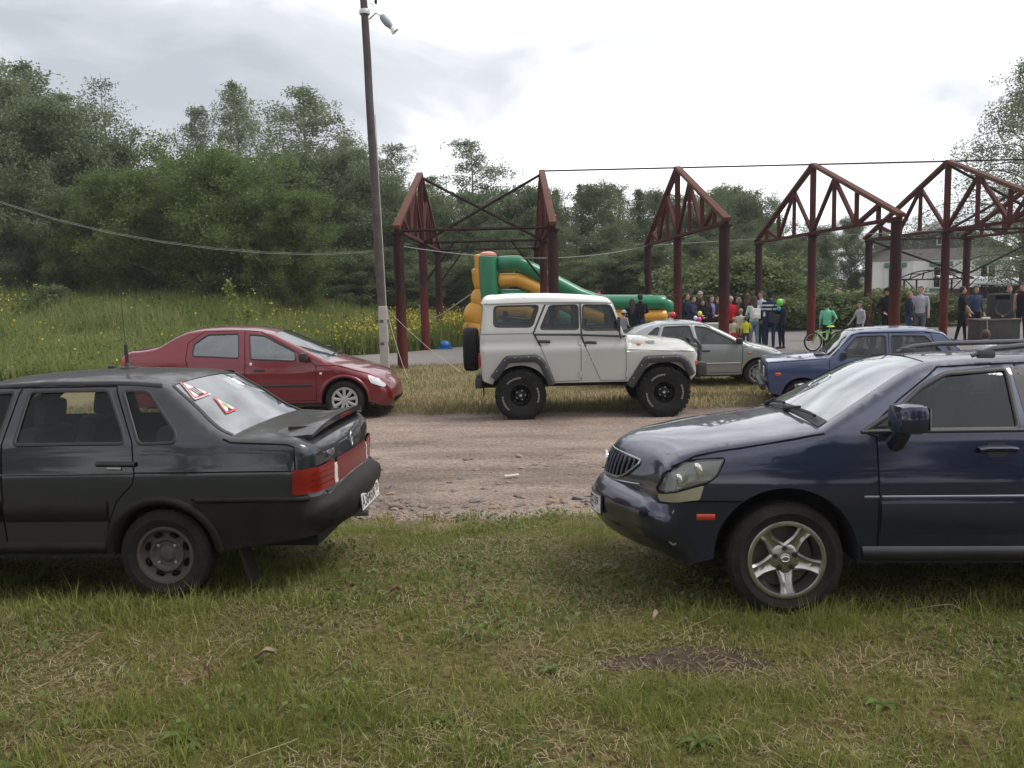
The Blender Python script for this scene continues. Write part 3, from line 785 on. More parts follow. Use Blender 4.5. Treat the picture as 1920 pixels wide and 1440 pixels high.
class Car:
    def __init__(s, root, sil, wfun, wheels, R, arch_r, sill, z_end=(None, None)):
        s.root = root; s.pts = sil; s.S, s.seg = hermite(sil); s.wf = wfun
        s.lab = [sil[i][4] for i in s.seg]
        d = np.gradient(s.S[:, :2], axis=0); d /= np.linalg.norm(d, axis=1)[:, None] + 1e-12
        s.N = np.stack([-d[:, 1], d[:, 0]], 1)      # outward for a left-to-right chain over the top
        s.wheels = wheels; s.R = R; s.arch_r = arch_r; s.sill = sill
        ch = []
        x0, x1 = s.S[0, 0], s.S[-1, 0]
        for wx in sorted(wheels, reverse=True):
            a0 = math.asin(np.clip((sill - R) / arch_r, -.95, .95))
            for k in range(21):
                a = a0 + (math.pi - 2 * a0) * k / 20
                ch.append((wx + arch_r * math.cos(a), R + arch_r * math.sin(a)))
        zl, zr = s.S[0, 1], s.S[-1, 1]
        s.bottom = resample([(x1, zr)] + ch + [(x0, zl)], .06, False)[1:-1]
        s.outer = [tuple(p) for p in s.S[:, :2]] + [tuple(p) for p in s.bottom]
    def half(s, x, z):
        x = np.atleast_1d(np.asarray(x, float)); z = np.atleast_1d(np.asarray(z, float))
        w = s.wf(x, z)
        ins = np.zeros_like(w)
        P = np.stack([x, z], 1)
        for i0 in range(0, len(P), 3000):
            Q = P[i0:i0 + 3000]
            d = np.sqrt(((Q[:, None, :] - s.S[None, :, :2]) ** 2).sum(-1)); r = s.S[None, :, 2]
            k = np.clip(1 - d / np.maximum(r, 1e-4), 0, 1)
            ins[i0:i0 + 3000] = (r * (1 - np.sqrt(np.maximum(1 - k * k, 0)))).max(1)
        return np.maximum(w - ins, .05)
    def side(s, P, off=0., sg=-1):
        P = np.asarray(P, float).reshape(-1, 2); w = s.half(P[:, 0], P[:, 1])
        e = .006
        gx = (s.half(P[:, 0] + e, P[:, 1]) - w) / e; gz_ = (s.half(P[:, 0], P[:, 1] + e) - w) / e
        gx = np.clip(gx, -4, 4); gz_ = np.clip(gz_, -4, 4)
        n = np.stack([-gx, np.ones_like(w), -gz_], 1); n /= np.linalg.norm(n, axis=1)[:, None]
        q = np.stack([P[:, 0], w, P[:, 1]], 1) + n * (off if np.ndim(off) == 0 else np.asarray(off)[:, None])
        q[:, 1] *= sg
        return q
    def triangulate(s, regions, grid=.055):
        loops = [s.outer] + [resample(r, .05) for r in regions]
        B = np.array([p for l in loops for p in l]); edges = []; b = 0
        for l in loops:
            n = len(l); edges += [(b + i, b + (i + 1) % n) for i in range(n)]; b += n
        xs = np.arange(B[:, 0].min(), B[:, 0].max(), grid); zs = np.arange(B[:, 1].min(), B[:, 1].max(), grid)
        G = np.array([(x + (grid / 2 if j % 2 else 0), z) for j, z in enumerate(zs) for x in xs])
        rings = []
        for f in (.03, .1, .22, .4, .65, 1.0): rings.append(s.S[:, :2] - s.N * (s.S[:, 2:3] * f))
        Rg = np.concatenate(rings)
        dS = np.sqrt(((Rg[:, None] - s.S[None, :, :2]) ** 2).sum(-1)).min(1)
        rr_ = np.tile(s.S[:, 2], 6) * np.repeat([.03, .1, .22, .4, .65, 1.0], len(s.S))
        Rg = Rg[dS > rr_ * .93]
        G = np.concatenate([Rg, G]); G = G[inside(G, s.outer)]
        dB = np.concatenate([np.sqrt(((G[i:i + 2000][:, None] - B[None]) ** 2).sum(-1)).min(1) for i in range(0, len(G), 2000)])
        dR = dB > .006
        nr = 0
        G = G[dR]
        # thin out points that crowd each other
        keep = []; cell = {}
        for p in G:
            k = (int(p[0] / .011), int(p[1] / .011))
            if k in cell: continue
            cell[k] = 1; keep.append(p)
        allp = [Vector(p) for p in B] + [Vector(p) for p in keep]
        v, e, f, *_ = delaunay_2d_cdt(allp, edges, [], 0, 1e-5)
        V = np.array([(p.x, p.y) for p in v]); T = np.array(f)
        c = V[T].mean(1); ok = inside(c, s.outer)
        ar = V[T]; A2 = (ar[:, 1, 0] - ar[:, 0, 0]) * (ar[:, 2, 1] - ar[:, 0, 1]) - (ar[:, 2, 0] - ar[:, 0, 0]) * (ar[:, 1, 1] - ar[:, 0, 1])
        ok &= np.abs(A2) > 1e-9
        T = T[ok]; A2 = A2[ok]; c = c[ok]
        T[A2 < 0] = T[A2 < 0][:, ::-1]
        reg = np.full(len(T), -1)
        for i, r in enumerate(regions): reg[(reg == -1) & inside(c, r)] = i
        s.V2, s.T2, s.reg = V, T, reg
        s.P3 = s.side(V)
    def region(s, ids, sides=(-1, 1), off=0.):
        """(verts, faces) of the side triangles of the given regions"""
        m = np.isin(s.reg, ids); T = s.T2[m]; u, inv = np.unique(T, return_inverse=True); inv = inv.reshape(T.shape)
        vs = []; fs = []
        for sg in sides:
            P = s.side(s.V2[u], off, sg) if off else s.P3[u] * np.array([1, -sg, 1]) * np.array([1, 1, 1])
            if not off: P = s.P3[u].copy(); P[:, 1] *= (1 if sg == -1 else -1)
            b = len(vs); vs += [tuple(p) for p in P]
            F = inv if sg == -1 else inv[:, ::-1]
            fs += [tuple(int(i) + b for i in t) for t in F]
        return vs, fs
    def strip(s, labels, tr=(-1, 1), off=0., nt=18, trim=0):
        """(verts, faces) of the centre skin for the runs of samples with these labels"""
        vs = []; fs = []
        idx = [i for i in range(len(s.S) - 1) if s.lab[i] in labels]
        runs = []
        for i in idx:
            if runs and runs[-1][-1] == i - 1: runs[-1].append(i)
            else: runs.append([i])
        for r in runs:
            ii = r + [r[-1] + 1]
            if trim: ii = ii[trim:-trim]
            b = len(vs)
            e = s.half(s.S[ii, 0], s.S[ii, 1])
            ts = np.linspace(tr[0], tr[1], nt + 1)
            for q, i in enumerate(ii):
                for t in ts:
                    c = s.S[i, 3] * (1 - abs(t) ** 2.2) + off
                    vs.append((s.S[i, 0] + s.N[i, 0] * c, t * e[q], s.S[i, 1] + s.N[i, 1] * c))
            n = nt + 1
            for q in range(len(ii) - 1):
                for k in range(nt): fs.append((b + q * n + k, b + (q + 1) * n + k, b + (q + 1) * n + k + 1, b + q * n + k + 1))
        return vs, fs
    def part(s, name, m, pieces, parent=None, merge=4e-4, sharp=40):
        b = MB()
        for v, f in pieces: b.add(v, f)
        return b.build(name, m, parent or s.root, merge=merge, sharp=sharp, recalc=False)
    def parts(s, name, m, pieces, parent=None, **k):
        return [s.part(name, m, [p], parent, **k) for p in pieces]
    def ribbon(s, pts, width, off=.002, bulge=.0, closed=False, sg=-1, step=.03, cut=5):
        """strip laid on the side skin along a polyline"""
        P = np.array(resample(pts, step, closed)); n = len(P)
        if closed: d = np.roll(P, -1, 0) - np.roll(P, 1, 0)
        else: d = np.gradient(P, axis=0)
        d /= np.linalg.norm(d, axis=1)[:, None] + 1e-12; N2 = np.stack([-d[:, 1], d[:, 0]], 1)
        us = np.linspace(-1, 1, cut); rows = []
        for u in us: rows.append(s.side(P + N2 * u * width / 2, off + bulge * (1 - abs(u) ** 3), sg))
        vs = np.stack(rows, 1).reshape(-1, 3); fs = []
        for i in range(n if closed else n - 1):
            j = (i + 1) % n
            for k in range(cut - 1): fs.append((i * cut + k, i * cut + k + 1, j * cut + k + 1, j * cut + k))
        return [tuple(p) for p in vs], fs
    def patch(s, poly, off=.004, sg=-1, grid=.04, skirt=0.):
        """filled polygon laid on the side skin"""
        poly = resample(poly, grid); B = np.array(poly)
        xs = np.arange(B[:, 0].min(), B[:, 0].max(), grid); zs = np.arange(B[:, 1].min(), B[:, 1].max(), grid)
        G = np.array([(x, z) for z in zs for x in xs]).reshape(-1, 2)
        if len(G):
            G = G[inside(G, poly)]
            if len(G): G = G[np.sqrt(((G[:, None] - B[None]) ** 2).sum(-1)).min(1) > grid * .4]
        n = len(poly)
        v, e, f, *_ = delaunay_2d_cdt([Vector(p) for p in poly] + [Vector(p) for p in G], [(i, (i + 1) % n) for i in range(n)], [], 0, 1e-6)
        V = np.array([(p.x, p.y) for p in v]); T = np.array(f); T = T[inside(V[T].mean(1), poly)]
        P = s.side(V, off, sg)
        A_ = V[T]; cw = ((A_[:, 1, 0] - A_[:, 0, 0]) * (A_[:, 2, 1] - A_[:, 0, 1]) - (A_[:, 2, 0] - A_[:, 0, 0]) * (A_[:, 1, 1] - A_[:, 0, 1])) * -sg < 0
        T[cw] = T[cw][:, ::-1]
        vs = [tuple(p) for p in P]; fs = [tuple(int(i) for i in t) for t in T]
        return vs, fs
    def end_x(s, y, z, end):
        """x of the skin at lateral y and height z on the left (-1) or right (+1) end"""
        S = s.S; k = len(S)
        zt = S[:, 1]
        xm = (S[0, 0] + S[-1, 0]) / 2
        sel = np.where((S[:, 0] < xm) if end < 0 else (S[:, 0] > xm))[0]
        best = None
        for i in sel[:-1]:
            a, b = zt[i], zt[i + 1]
            if (a - z) * (b - z) <= 0 and abs(a - b) > 1e-7:
                f = (z - a) / (b - a); x = S[i, 0] + (S[i + 1, 0] - S[i, 0]) * f
                if best is None or (x < best[0] if end < 0 else x > best[0]): best = (x, i)
        if best is None:
            i = sel[np.argmin(abs(zt[sel] - z))]; best = (S[i, 0], i)
        x, i = best
        e = float(s.half(x, z)[0])
        if abs(y) <= e: return x + (1 if end > 0 else -1) * S[i, 3] * (1 - (abs(y) / e) ** 2.2)
        lo, hi = x, x - end * 1.2
        for _ in range(26):
            mid = (lo + hi) / 2
            if float(s.half(mid, z)[0]) < abs(y): lo = mid
            else: hi = mid
        return (lo + hi) / 2
    def face(s, y0, y1, zb, zt, ny, nz, off, end):
        """grid laid on the front or rear face between two heights (functions of y)"""
        vs = []; fs = []
        zb = zb if callable(zb) else (lambda y, c=zb: c); zt = zt if callable(zt) else (lambda y, c=zt: c)
        for i in range(ny + 1):
            y = y0 + (y1 - y0) * i / ny
            for j in range(nz + 1):
                z = zb(y) + (zt(y) - zb(y)) * j / nz
                vs.append((s.end_x(y, z, end) + end * off, y, z))
        for i in range(ny):
            for j in range(nz): fs.append((i * (nz + 1) + j, (i + 1) * (nz + 1) + j, (i + 1) * (nz + 1) + j + 1, i * (nz + 1) + j + 1))
        return vs, fs
    def underside(s, floor_z, tub_z=None, depth=.34, wlin=None):
        b = MB()
        x0, x1 = s.S[0, 0] + .12, s.S[-1, 0] - .12
        wmid = float(s.half((x0 + x1) / 2, s.sill + .1)[0]) - .04
        tub = .62 * wmid
        b.box(((x0 + x1) / 2, 0, floor_z), (x1 - x0, 2 * tub, .08))
        xs = sorted(s.wheels); segs = [(xs[0] + s.arch_r, xs[1] - s.arch_r)]
        for a, c in segs: b.box(((a + c) / 2, 0, floor_z + .01), (c - a, 2 * wmid, .06))
        for wx in s.wheels:
            for sg in (-1, 1):
                a0 = math.asin(np.clip((s.sill - s.R) / s.arch_r, -.95, .95)); n = 16
                A = [a0 + (math.pi - 2 * a0) * k / n for k in range(n + 1)]
                w = s.half([wx + s.arch_r * math.cos(a) for a in A], [s.R + s.arch_r * math.sin(a) for a in A])
                vs = []
                for a, ww in zip(A, w):
                    x, z = wx + s.arch_r * math.cos(a), s.R + s.arch_r * math.sin(a)
                    vs += [(x, sg * (ww - .002), z), (x, sg * (ww - depth), z)]
                b.add(vs, [(2 * k, 2 * k + 1, 2 * k + 3, 2 * k + 2) for k in range(n)])
                m = len(vs) // 2
                b.add([vs[2 * k + 1] for k in range(m)], [tuple(range(m))])
        return b.build('underbody', M_dark, s.root, smooth=False)
    def arch_lip(s, width, off, bulge, m, name='arch_trim', a_from=None):
        for wx in s.wheels:
            a0 = math.asin(np.clip((s.sill - s.R) / s.arch_r, -.95, .95))
            r = s.arch_r + width / 2 - .004
            pts = [(wx + r * math.cos(a0 + (math.pi - 2 * a0) * k / 24), s.R + r * math.sin(a0 + (math.pi - 2 * a0) * k / 24)) for k in range(25)]
            s.parts(name, m, [s.ribbon(pts, width, off, bulge, sg=-1), s.ribbon(pts, width, off, bulge, sg=1)])

def seat(root, x, y, z, facing, w=.5, m=None):
    """car seat: cushion, leaning backrest and headrest; facing -1 looks to -x"""
    b = MB(); b.box((x, y, z + .09), (.5, w, .17))
    b.box((x - facing * .27, y, z + .40), (.15, w * .96, .6), Matrix.Rotation(-facing * .22, 3, 'Y'))
    if w < .8: b.box((x - facing * .36, y, z + .79), (.09, .27, .19), Matrix.Rotation(-facing * .15, 3, 'Y'))
    else:
        for s in (-1, 1): b.box((x - facing * .35, y + s * w * .27, z + .76), (.09, .26, .15))
    return b.build('seat', m or M_seat, root, bevel=.045)

def interior(root, dashx, facing, seats, rear, z, width):
    b = MB(); b.box((dashx, 0, z + .38), (.42, width, .26)); b.build('dashboard', M_dark, root, bevel=.06)
    for sx in seats:
        for y in (-.36, .36): seat(root, sx, y, z, facing)
    if rear is not None: seat(root, rear, 0, z, facing, 1.2)
    tmp = MB(); n = 20
    pts = [(dashx - facing * .34 + .06 * facing * math.sin(6.2832 * k / n), -facing * -.36 * 1 + .18 * math.cos(6.2832 * k / n), z + .48 + .17 * math.sin(6.2832 * k / n)) for k in range(n)]
    tmp.tube(pts, .014, 6, closed=True); tmp.build('steering_wheel', M_dark, root)

def wheel(root, x, yside, R, width, rim_r, style, rub=None, rimmat=None, sg=-1, steer=0., tread=True, bulge=1.0):
    """tyre mesh with its rim as child; sg=-1 faces -y"""
    rub = rub or M_rubber
    w = width / 2
    prof = [(rim_r + .004, -w * .72), (rim_r + .012, -w * .86), ((R + rim_r) / 2, -w * 1.04 * bulge), (R - .045, -w * 1.0), (R - .014, -w * .9), (R - .002, -w * .72), (R, -w * .3), (R, w * .3), (R - .002, w * .72),
            (R - .014, w * .9), (R - .045, w), ((R + rim_r) / 2, w * 1.04), (rim_r + .012, w * .86), (rim_r + .004, w * .72)]
    b = MB(); b.lathe(prof, 56, 'Y')
    if tread:
        nk = int(2 * math.pi * R / (.055 if tread == True else .085))
        hgt = .002 if tread == True else .016
        for k in range(nk):
            a = 2 * math.pi * k / nk
            for (yy, ww, sh, rr_) in ((-w * .46, w * .40, 0, R), (0, w * .40, .5, R), (w * .46, w * .40, 0, R)) if tread == True else ((-w * .66, w * .56, 0, R), (-w * .05, w * .5, .5, R), (w * .66, w * .56, 0.2, R), (-w * .96, w * .16, 0., R - .035), (-w * .96, w * .16, .5, R - .055)):
                aa = a + sh * 2 * math.pi / nk
                M = Matrix.Rotation(-aa, 3, 'Y')
                b.box(M @ Vector((rr_ + hgt / 2 - .006, yy, 0)), (hgt + .012, ww, 2 * math.pi * R / nk * .68), M)
    t = b.build('wheel', rub, root, sharp=30)
    rm = rimmat or M_steel
    c = MB(); f = sg       # outward along sg*y
    o = lambda v: f * v
    if style == 'steel':      # dished steel wheel with oval slots
        c.lathe([(rim_r + .012, o(w * .80)), (rim_r + .008, o(w * .86)), (rim_r - .008, o(w * .84)), (rim_r - .016, o(w * .55)), (rim_r - .045, o(w * .38)), (rim_r - .06, o(w * .42)), (rim_r * .62, o(w * .62)), (rim_r * .54, o(w * .60)), (rim_r * .46, o(w * .44)), (.052, o(w * .42)), (.046, o(w * .5)), (.03, o(w * .56)), (0, o(w * .56))], 48)
        for k in range(8):
            a = 2 * math.pi * (k + .5) / 8
        rimo = c.build('rim', rm, t, sharp=35)
        for k in range(8):
            a = 2 * math.pi * (k + .5) / 8; h = MB(); M = Matrix.Rotation(-a, 3, 'Y')
            h.ell(M @ Vector((rim_r * .765, o(w * .50), 0)), (.017, .012, .03), 10, 6, M); h.build('slot', M_seam, t)
        for k in range(4):
            a = 2 * math.pi * (k + .5) / 4; h = MB(); M = Matrix.Rotation(-a, 3, 'Y')
            h.lathe([(0, o(w * .56)), (.011, o(w * .54)), (.012, o(w * .42))], 8, 'Y', M @ Vector((.075, 0, 0))); h.build('wheel_bolt', M_steel, t)
    elif style == 'star':     # five broad spokes
        c.lathe([(rim_r + .012, o(w * .80)), (rim_r + .010, o(w * .90)), (rim_r - .004, o(w * .93)), (rim_r - .016, o(w * .90)), (rim_r - .020, o(w * .7)), (rim_r - .03, o(w * .2)), (rim_r - .03, o(-w * .6))], 64)
        c.lathe([(.0, o(w * .66)), (.028, o(w * .66)), (.031, o(w * .64)), (.031, o(w * .58)), (.07, o(w * .58)), (.085, o(w * .50)), (.085, o(w * .1)), (0, o(w * .1))], 40)
        for k in range(5):
            a = 2 * math.pi * k / 5 - math.pi / 2 + .05; M = Matrix.Rotation(-a, 3, 'Y')
            secs = []
            for q in range(7):
                u = q / 6; r_ = .05 + (rim_r - .064) * u; hw = .030 + .028 * (1 - u) ** 2 + .018 * max(0, u - .6) ** 1 * 2
                yy = w * (.56 + .34 * u ** 1.4); dip = .012 * (1 - abs(2 * u - 1))
                secs.append([M @ Vector((r_, o(yy - .05), -hw)), M @ Vector((r_, o(yy - .012), -hw)), M @ Vector((r_, o(yy), -hw * .72)), M @ Vector((r_, o(yy - .014), -hw * .3)), M @ Vector((r_, o(yy - .014), hw * .3)),
                             M @ Vector((r_, o(yy), hw * .72)), M @ Vector((r_, o(yy - .012), hw)), M @ Vector((r_, o(yy - .05), hw))])
            vs = [p for s_ in secs for p in s_]; fs = []
            for q in range(6):
                for e in range(7): fs.append((q * 8 + e, q * 8 + e + 1, (q + 1) * 8 + e + 1, (q + 1) * 8 + e))
            c.add(vs, fs)
        rimo = c.build('rim', rm, t, sharp=40)
        for k in range(5):
            a = 2 * math.pi * (k + .5) / 5 - math.pi / 2 + .05; h = MB(); M = Matrix.Rotation(-a, 3, 'Y')
            h.lathe([(.017, o(w * .595)), (.016, o(w * .62)), (.012, o(w * .56)), (.009, o(w * .66)), (0, o(w * .67))], 12, 'Y', M @ Vector((.06, 0, 0))); h.build('wheel_nut', M_dark, t)
        h = MB(); h.lathe([(rim_r - .04, o(-w * .1)), (.05, o(-w * .1))], 40); h.build('brake_disc', mat('brake_disc', (.11, .09, .08), .6, metal=.5), t)
        h = MB(); tor = [(.022 * math.cos(6.2832 * k / 24), o(w * .668), .015 * math.sin(6.2832 * k / 24)) for k in range(24)]; h.tube(tor, .0022, 6, closed=True); h.build('hub_emblem', M_chrome, t)
    elif style == 'offroad':  # deep black wheel
        c.lathe([(rim_r + .012, o(w * .74)), (rim_r + .01, o(w * .82)), (rim_r - .012, o(w * .80)), (rim_r - .02, o(w * .5)), (rim_r - .05, o(-w * .05)), (rim_r - .07, o(-w * .12)), (.105, o(-.0)), (.085, o(w * .12)), (.07, o(w * .14)), (.045, o(w * .16)), (.045, o(w * .5)), (.03, o(w * .56)), (0, o(w * .57))], 48)
        rimo = c.build('rim', rm, t, sharp=35)
        for k in range(8):
            a = 2 * math.pi * (k + .5) / 8; h = MB(); M = Matrix.Rotation(-a, 3, 'Y')
            h.ell(M @ Vector((rim_r * .70, o(-w * .06), 0)), (.02, .014, .02), 10, 6, M); h.build('slot', M_seam, t)
        for k in range(5):
            a = 2 * math.pi * k / 5; h = MB(); M = Matrix.Rotation(-a, 3, 'Y')
            h.lathe([(0, o(w * .3)), (.013, o(w * .28)), (.014, o(w * .1))], 8, 'Y', M @ Vector((.078, 0, 0))); h.build('wheel_nut', M_steel, t)
        h = MB(); h.lathe([(0, o(w * .585)), (.022, o(w * .58)), (.024, o(w * .5))], 12, 'Y'); h.build('hub_cap', M_chrome, t)
    else:                     # trim disc with spokes
        c.lathe([(rim_r + .012, o(w * .80)), (rim_r + .008, o(w * .90)), (rim_r - .014, o(w * .90)), (rim_r - .03, o(w * .78))], 48)
        c.lathe([(0, o(w * .86)), (.05, o(w * .85)), (.075, o(w * .78))], 32)
        nsp = 9 if style == 'trim9' else 10
        for k in range(nsp):
            a = 2 * math.pi * k / nsp + .2; M = Matrix.Rotation(-a, 3, 'Y')
            c.add([M @ Vector(p) for p in ((.06, o(w * .80), -.022), (rim_r - .02, o(w * .80), -.03), (rim_r - .02, o(w * .80), .03), (.06, o(w * .80), .022), (.06, o(w * .86), -.012), (rim_r - .02, o(w * .88), -.018), (rim_r - .02, o(w * .88), .018), (.06, o(w * .86), .012))],
                  [(4, 5, 6, 7), (0, 1, 5, 4), (2, 3, 7, 6), (1, 2, 6, 5), (0, 4, 7, 3)])
        rimo = c.build('rim', rm, t, sharp=40)
        h = MB(); h.lathe([(rim_r - .01, o(w * .5)), (0, o(w * .5))], 32); h.build('wheel_backing', M_seam, t)
    t.location = (x, yside, R)
    t.rotation_euler = (0, 0, steer)
    return t

def plate(root, c, normal_x, text, region, w=.52, h=.112, tilt=0.):
    """number plate facing +x or -x"""
    p = MB(); n = 14
    p.add([(sx * .003, -w / 2 + w * k / n, sz * h / 2) for k in range(n + 1) for sx in (-1, 1) for sz in (-1, 1)],
          [(4 * k + a, 4 * k + b, 4 * k + 4 + b, 4 * k + 4 + a) for k in range(n) for a, b in ((0, 1), (1, 3), (3, 2), (2, 0))] + [(0, 1, 3, 2), (4 * n, 4 * n + 1, 4 * n + 3, 4 * n + 2)])
    po = p.build('number_plate', mat('plate_white', (.62, .61, .57), .5, noise=(12, .5, (.42, .38, .34))), root)
    po.location = c; po.rotation_euler = (0, tilt, 0)
    ink = mat('plate_ink', (.02, .02, .022), .6)
    def txt(s, size, y, z, nm='lettering'):
        me = text_mesh(s, size, .0008)
        M = Matrix(((0, 0, normal_x, 0), (normal_x, 0, 0, 0), (0, 1, 0, 0), (0, 0, 0, 1)))
        me.transform(M); me.transform(Matrix.Translation((normal_x * .0045, y, z))); me.materials.append(ink)
        o = bpy.data.objects.new(nm, me); COL.objects.link(o); o.parent = po; return o
    txt(text, .112, -normal_x * .062, -.006); 
    txt(region, .078, normal_x * .19, .014)
    b = MB(); b.box((normal_x * .004, normal_x * .122, 0), (.001, .004, h * .92)); b.build('divider', ink, po)
    b = MB()
    for z, cc in ((.0, 0),): b.box((normal_x * .004, normal_x * .225, -.04), (.001, .03, .006))
    b.build('flag_mark', mat('plate_red', (.45, .04, .04), .5), po)
    b = MB(); fw = w / 2 + .004; fh = h / 2 + .004
    b.tube([(-normal_x * .004, -fw + 2 * fw * k / 12, -fh) for k in range(13)] + [(-normal_x * .004, fw - 2 * fw * k / 12, fh) for k in range(13)], .006, 6, closed=True)
    b.build('plate_frame', M_black, po)
    return po

def warp_tree(root, fn):
    """bend every mesh below root with fn(array of root-space points); wheels are left alone"""
    def go(o, M):
        for ch in o.children:
            if ch.name.startswith('wheel') and not ch.name.startswith('wheel_'): continue
            Mc = M @ ch.matrix_basis
            if ch.type == 'MESH':
                n = len(ch.data.vertices); co = np.empty(n * 3, np.float32); ch.data.vertices.foreach_get('co', co); co = co.reshape(-1, 3)
                A = np.array(Mc); q = co @ A[:3, :3].T + A[:3, 3]
                q = fn(q.astype(float)); B = np.linalg.inv(A); q = q @ B[:3, :3].T + B[:3, 3]
                ch.data.vertices.foreach_set('co', q.astype(np.float32).ravel()); ch.data.update()
            go(ch, Mc)
    go(root, Matrix.Identity(4))

def finish_windows(c, wins, seal, m_glass, ids, m_seal=None):
    """glass panes on both sides and the rubber seal round each"""
    for k, (poly, i) in enumerate(zip(wins, ids)):
        for sg in (-1, 1):
            p = c.part('side_window', m_glass, [c.region([i], (sg,), -.010)])
            q = MB(); v, f = c.ribbon(poly, seal, -.002, .006, True, sg); q.add(v, f); q.build('window_seal', m_seal or M_black, p)

# ------------------------------------------------------------------ dark Lada style sedan, near left (faces left)
def build_lada():
    root = thing('sedan_car', 'dusty dark green blue sedan with a boot spoiler at the near left', 'car', (-2.14, 5.945, -.03), -.06)
    root.rotation_euler = (-.028, 0.0, -.06)
    P = paint('lada_paint', (.0022, .0070, .0115), (.036, .025, .020), .5, .62, .74, .1, .34)
    PB = mat('lada_bumper', (.0065, .0055, .0056), .65, noise=(6, .7, (.022, .016, .0135)), spec=.22)
    G = glass('lada_glass', (.80, .84, .82), 1.33, .006)
    GR = glass('lada_rear_glass', (.6, .64, .64), 2.3, .28, (.38, .40, .40))
    sil = [(-3.18, .28, .25, .04, 'fb'), (-3.29, .38, .28, .05, 'fb'), (-3.30, .50, .28, .06, 'fb'), (-3.25, .59, .28, .05, 'fb'), (-3.16, .60, .20, .05, 'front', 1), (-3.13, .74, .16, .05, 'front'), (-3.05, .80, .08, .03, 'hood'),
           (-2.6, .88, .06, .035, 'hood'), (-2.08, .955, .06, .035, 'hood'), (-1.98, .975, .04, .035, 'ws', 1), (-1.70, 1.13, .045, .04, 'ws'), (-1.36, 1.315, .05, .035, 'ws'), (-1.25, 1.350, .07, .03, 'roof', 1), (-.8, 1.378, .09, .03, 'roof'),
           (-.35, 1.372, .09, .03, 'roof'), (-.09, 1.350, .07, .03, 'roof'), (-.01, 1.325, .05, .03, 'rg', 1), (.16, 1.20, .045, .04, 'rg'), (.37, 1.045, .04, .035, 'rg'), (.43, 1.02, .05, .02, 'trunk', 1), (.68, 1.005, .06, .02, 'trunk'),
           (.88, .985, .06, .02, 'trunk'), (.935, .955, .10, .03, 'rear'), (.965, .80, .14, .05, 'rear'), (.985, .645, .16, .05, 'rear'), (1.01, .632, .2, .05, 'rb', 1), (1.065, .605, .24, .05, 'rb'), (1.075, .52, .24, .05, 'rb'), (1.03, .43, .22, .05, 'rb'), (1.0, .405, .2, .04, 'rb')]
    wz = tables([.2, .33, .55, .78, .99, 1.02, 1.32, 1.40], [.775, .80, .825, .825, .80, .785, .62, .575], .06)
    pl = tables([-3.3, -2.4, -1.2, .2, 1.06], [.955, .99, 1.0, 1.0, .965], .4)
    c = Car(root, sil, lambda x, z: wz(z) * pl(x), [0, -2.46], .288, .335, .315)
    w_rd = round_poly([(-.925, .995), (-.905, 1.315), (-.385, 1.315), (-.235, 1.06), (-.215, .995)], .03)
    w_q = round_poly([(-.295, 1.312), (-.125, 1.305), (.105, 1.05), (.105, .995), (-.125, .99)], .035)
    w_fd = round_poly([(-1.03, .995), (-1.0, 1.315), (-1.30, 1.305), (-1.80, .995)], .03)
    rdoor = [(-1.0, .36), (-1.0, 1.0), (-.965, 1.335), (-.345, 1.335), (-.165, 1.0), (-.15, .80), (-.165, .745), (-.27, .64), (-.33, .50), (-.36, .36)]
    fdoor = [(-2.0, .36), (-2.02, .90), (-1.93, .985), (-1.36, 1.335), (-.965, 1.335), (-1.0, 1.0), (-1.0, .36)]
    bump_r = [(.30, .20), (.355, .35), (.30, .50), (.215, .605), (.20, .642), (.95, .640), (1.3, .640), (1.3, .2)]
    bump_f = [(-2.80, .2), (-2.82, .35), (-2.78, .50), (-2.68, .600), (-3.5, .600), (-3.5, .2)]
    c.triangulate([w_rd, w_q, w_fd, rdoor, fdoor, bump_r, bump_f])
    c.part('body', P, [c.region([-1]), c.strip(['front', 'roof', 'rear']), c.strip(['ws', 'rg'], (-1, -.93), nt=2), c.strip(['ws', 'rg'], (.93, 1), nt=2)])
    c.part('hood', P, [c.strip(['hood'])])
    tk = c.part('boot_lid', P, [c.strip(['trunk'])])
    c.part('rear_bumper', PB, [c.region([5]), c.strip(['rb'])])
    c.part('front_bumper', PB, [c.region([6]), c.strip(['fb'])])
    for sg in (-1, 1):
        for i, nm in ((3, 'door'), (4, 'door')):
            d = c.part(nm, P, [c.region([i], (sg,))])
            hx = -.26 if i == 3 else -1.30
            h = MB(); v, f = c.ribbon([(hx - .125, .872), (hx + .125, .868)], .034, .002, .022, False, sg); h.add(v, f); hd = h.build('handle', M_black, d)
            h = MB(); v, f = c.ribbon([(hx - .06, .845), (hx + .03, .843)], .026, .002, .006, False, sg); h.add(v, f); h.build('handle_recess', M_steel if i == 3 else M_black, d)
    c.part('windshield', G, [c.strip(['ws'], (-.93, .93), -.004)])
    rg = c.part('rear_window', GR, [c.strip(['rg'], (-.93, .93), -.004)])
    finish_windows(c, [w_rd, w_q, w_fd], .024, G, [0, 1, 2])
    seams = [rdoor + [rdoor[0]], fdoor + [fdoor[0]], [(.20, .645), (.92, .645)], [(-.15, .815), (.84, .812)], [(.40, 1.012), (.45, .990), (.80, .972), (.845, .955), (.85, .82)], [(-2.04, .95), (-3.0, .79)]]
    sp = [c.ribbon(q, .008, .0014, 0, False, sg, cut=2) for q in seams for sg in (-1, 1)]
    c.parts('panel_gap', M_seam, sp)
    c.parts('crease_line', P, [c.ribbon([(-2.7, .806), (-.16, .812)], .012, .001, .004, False, sg) for sg in (-1, 1)])
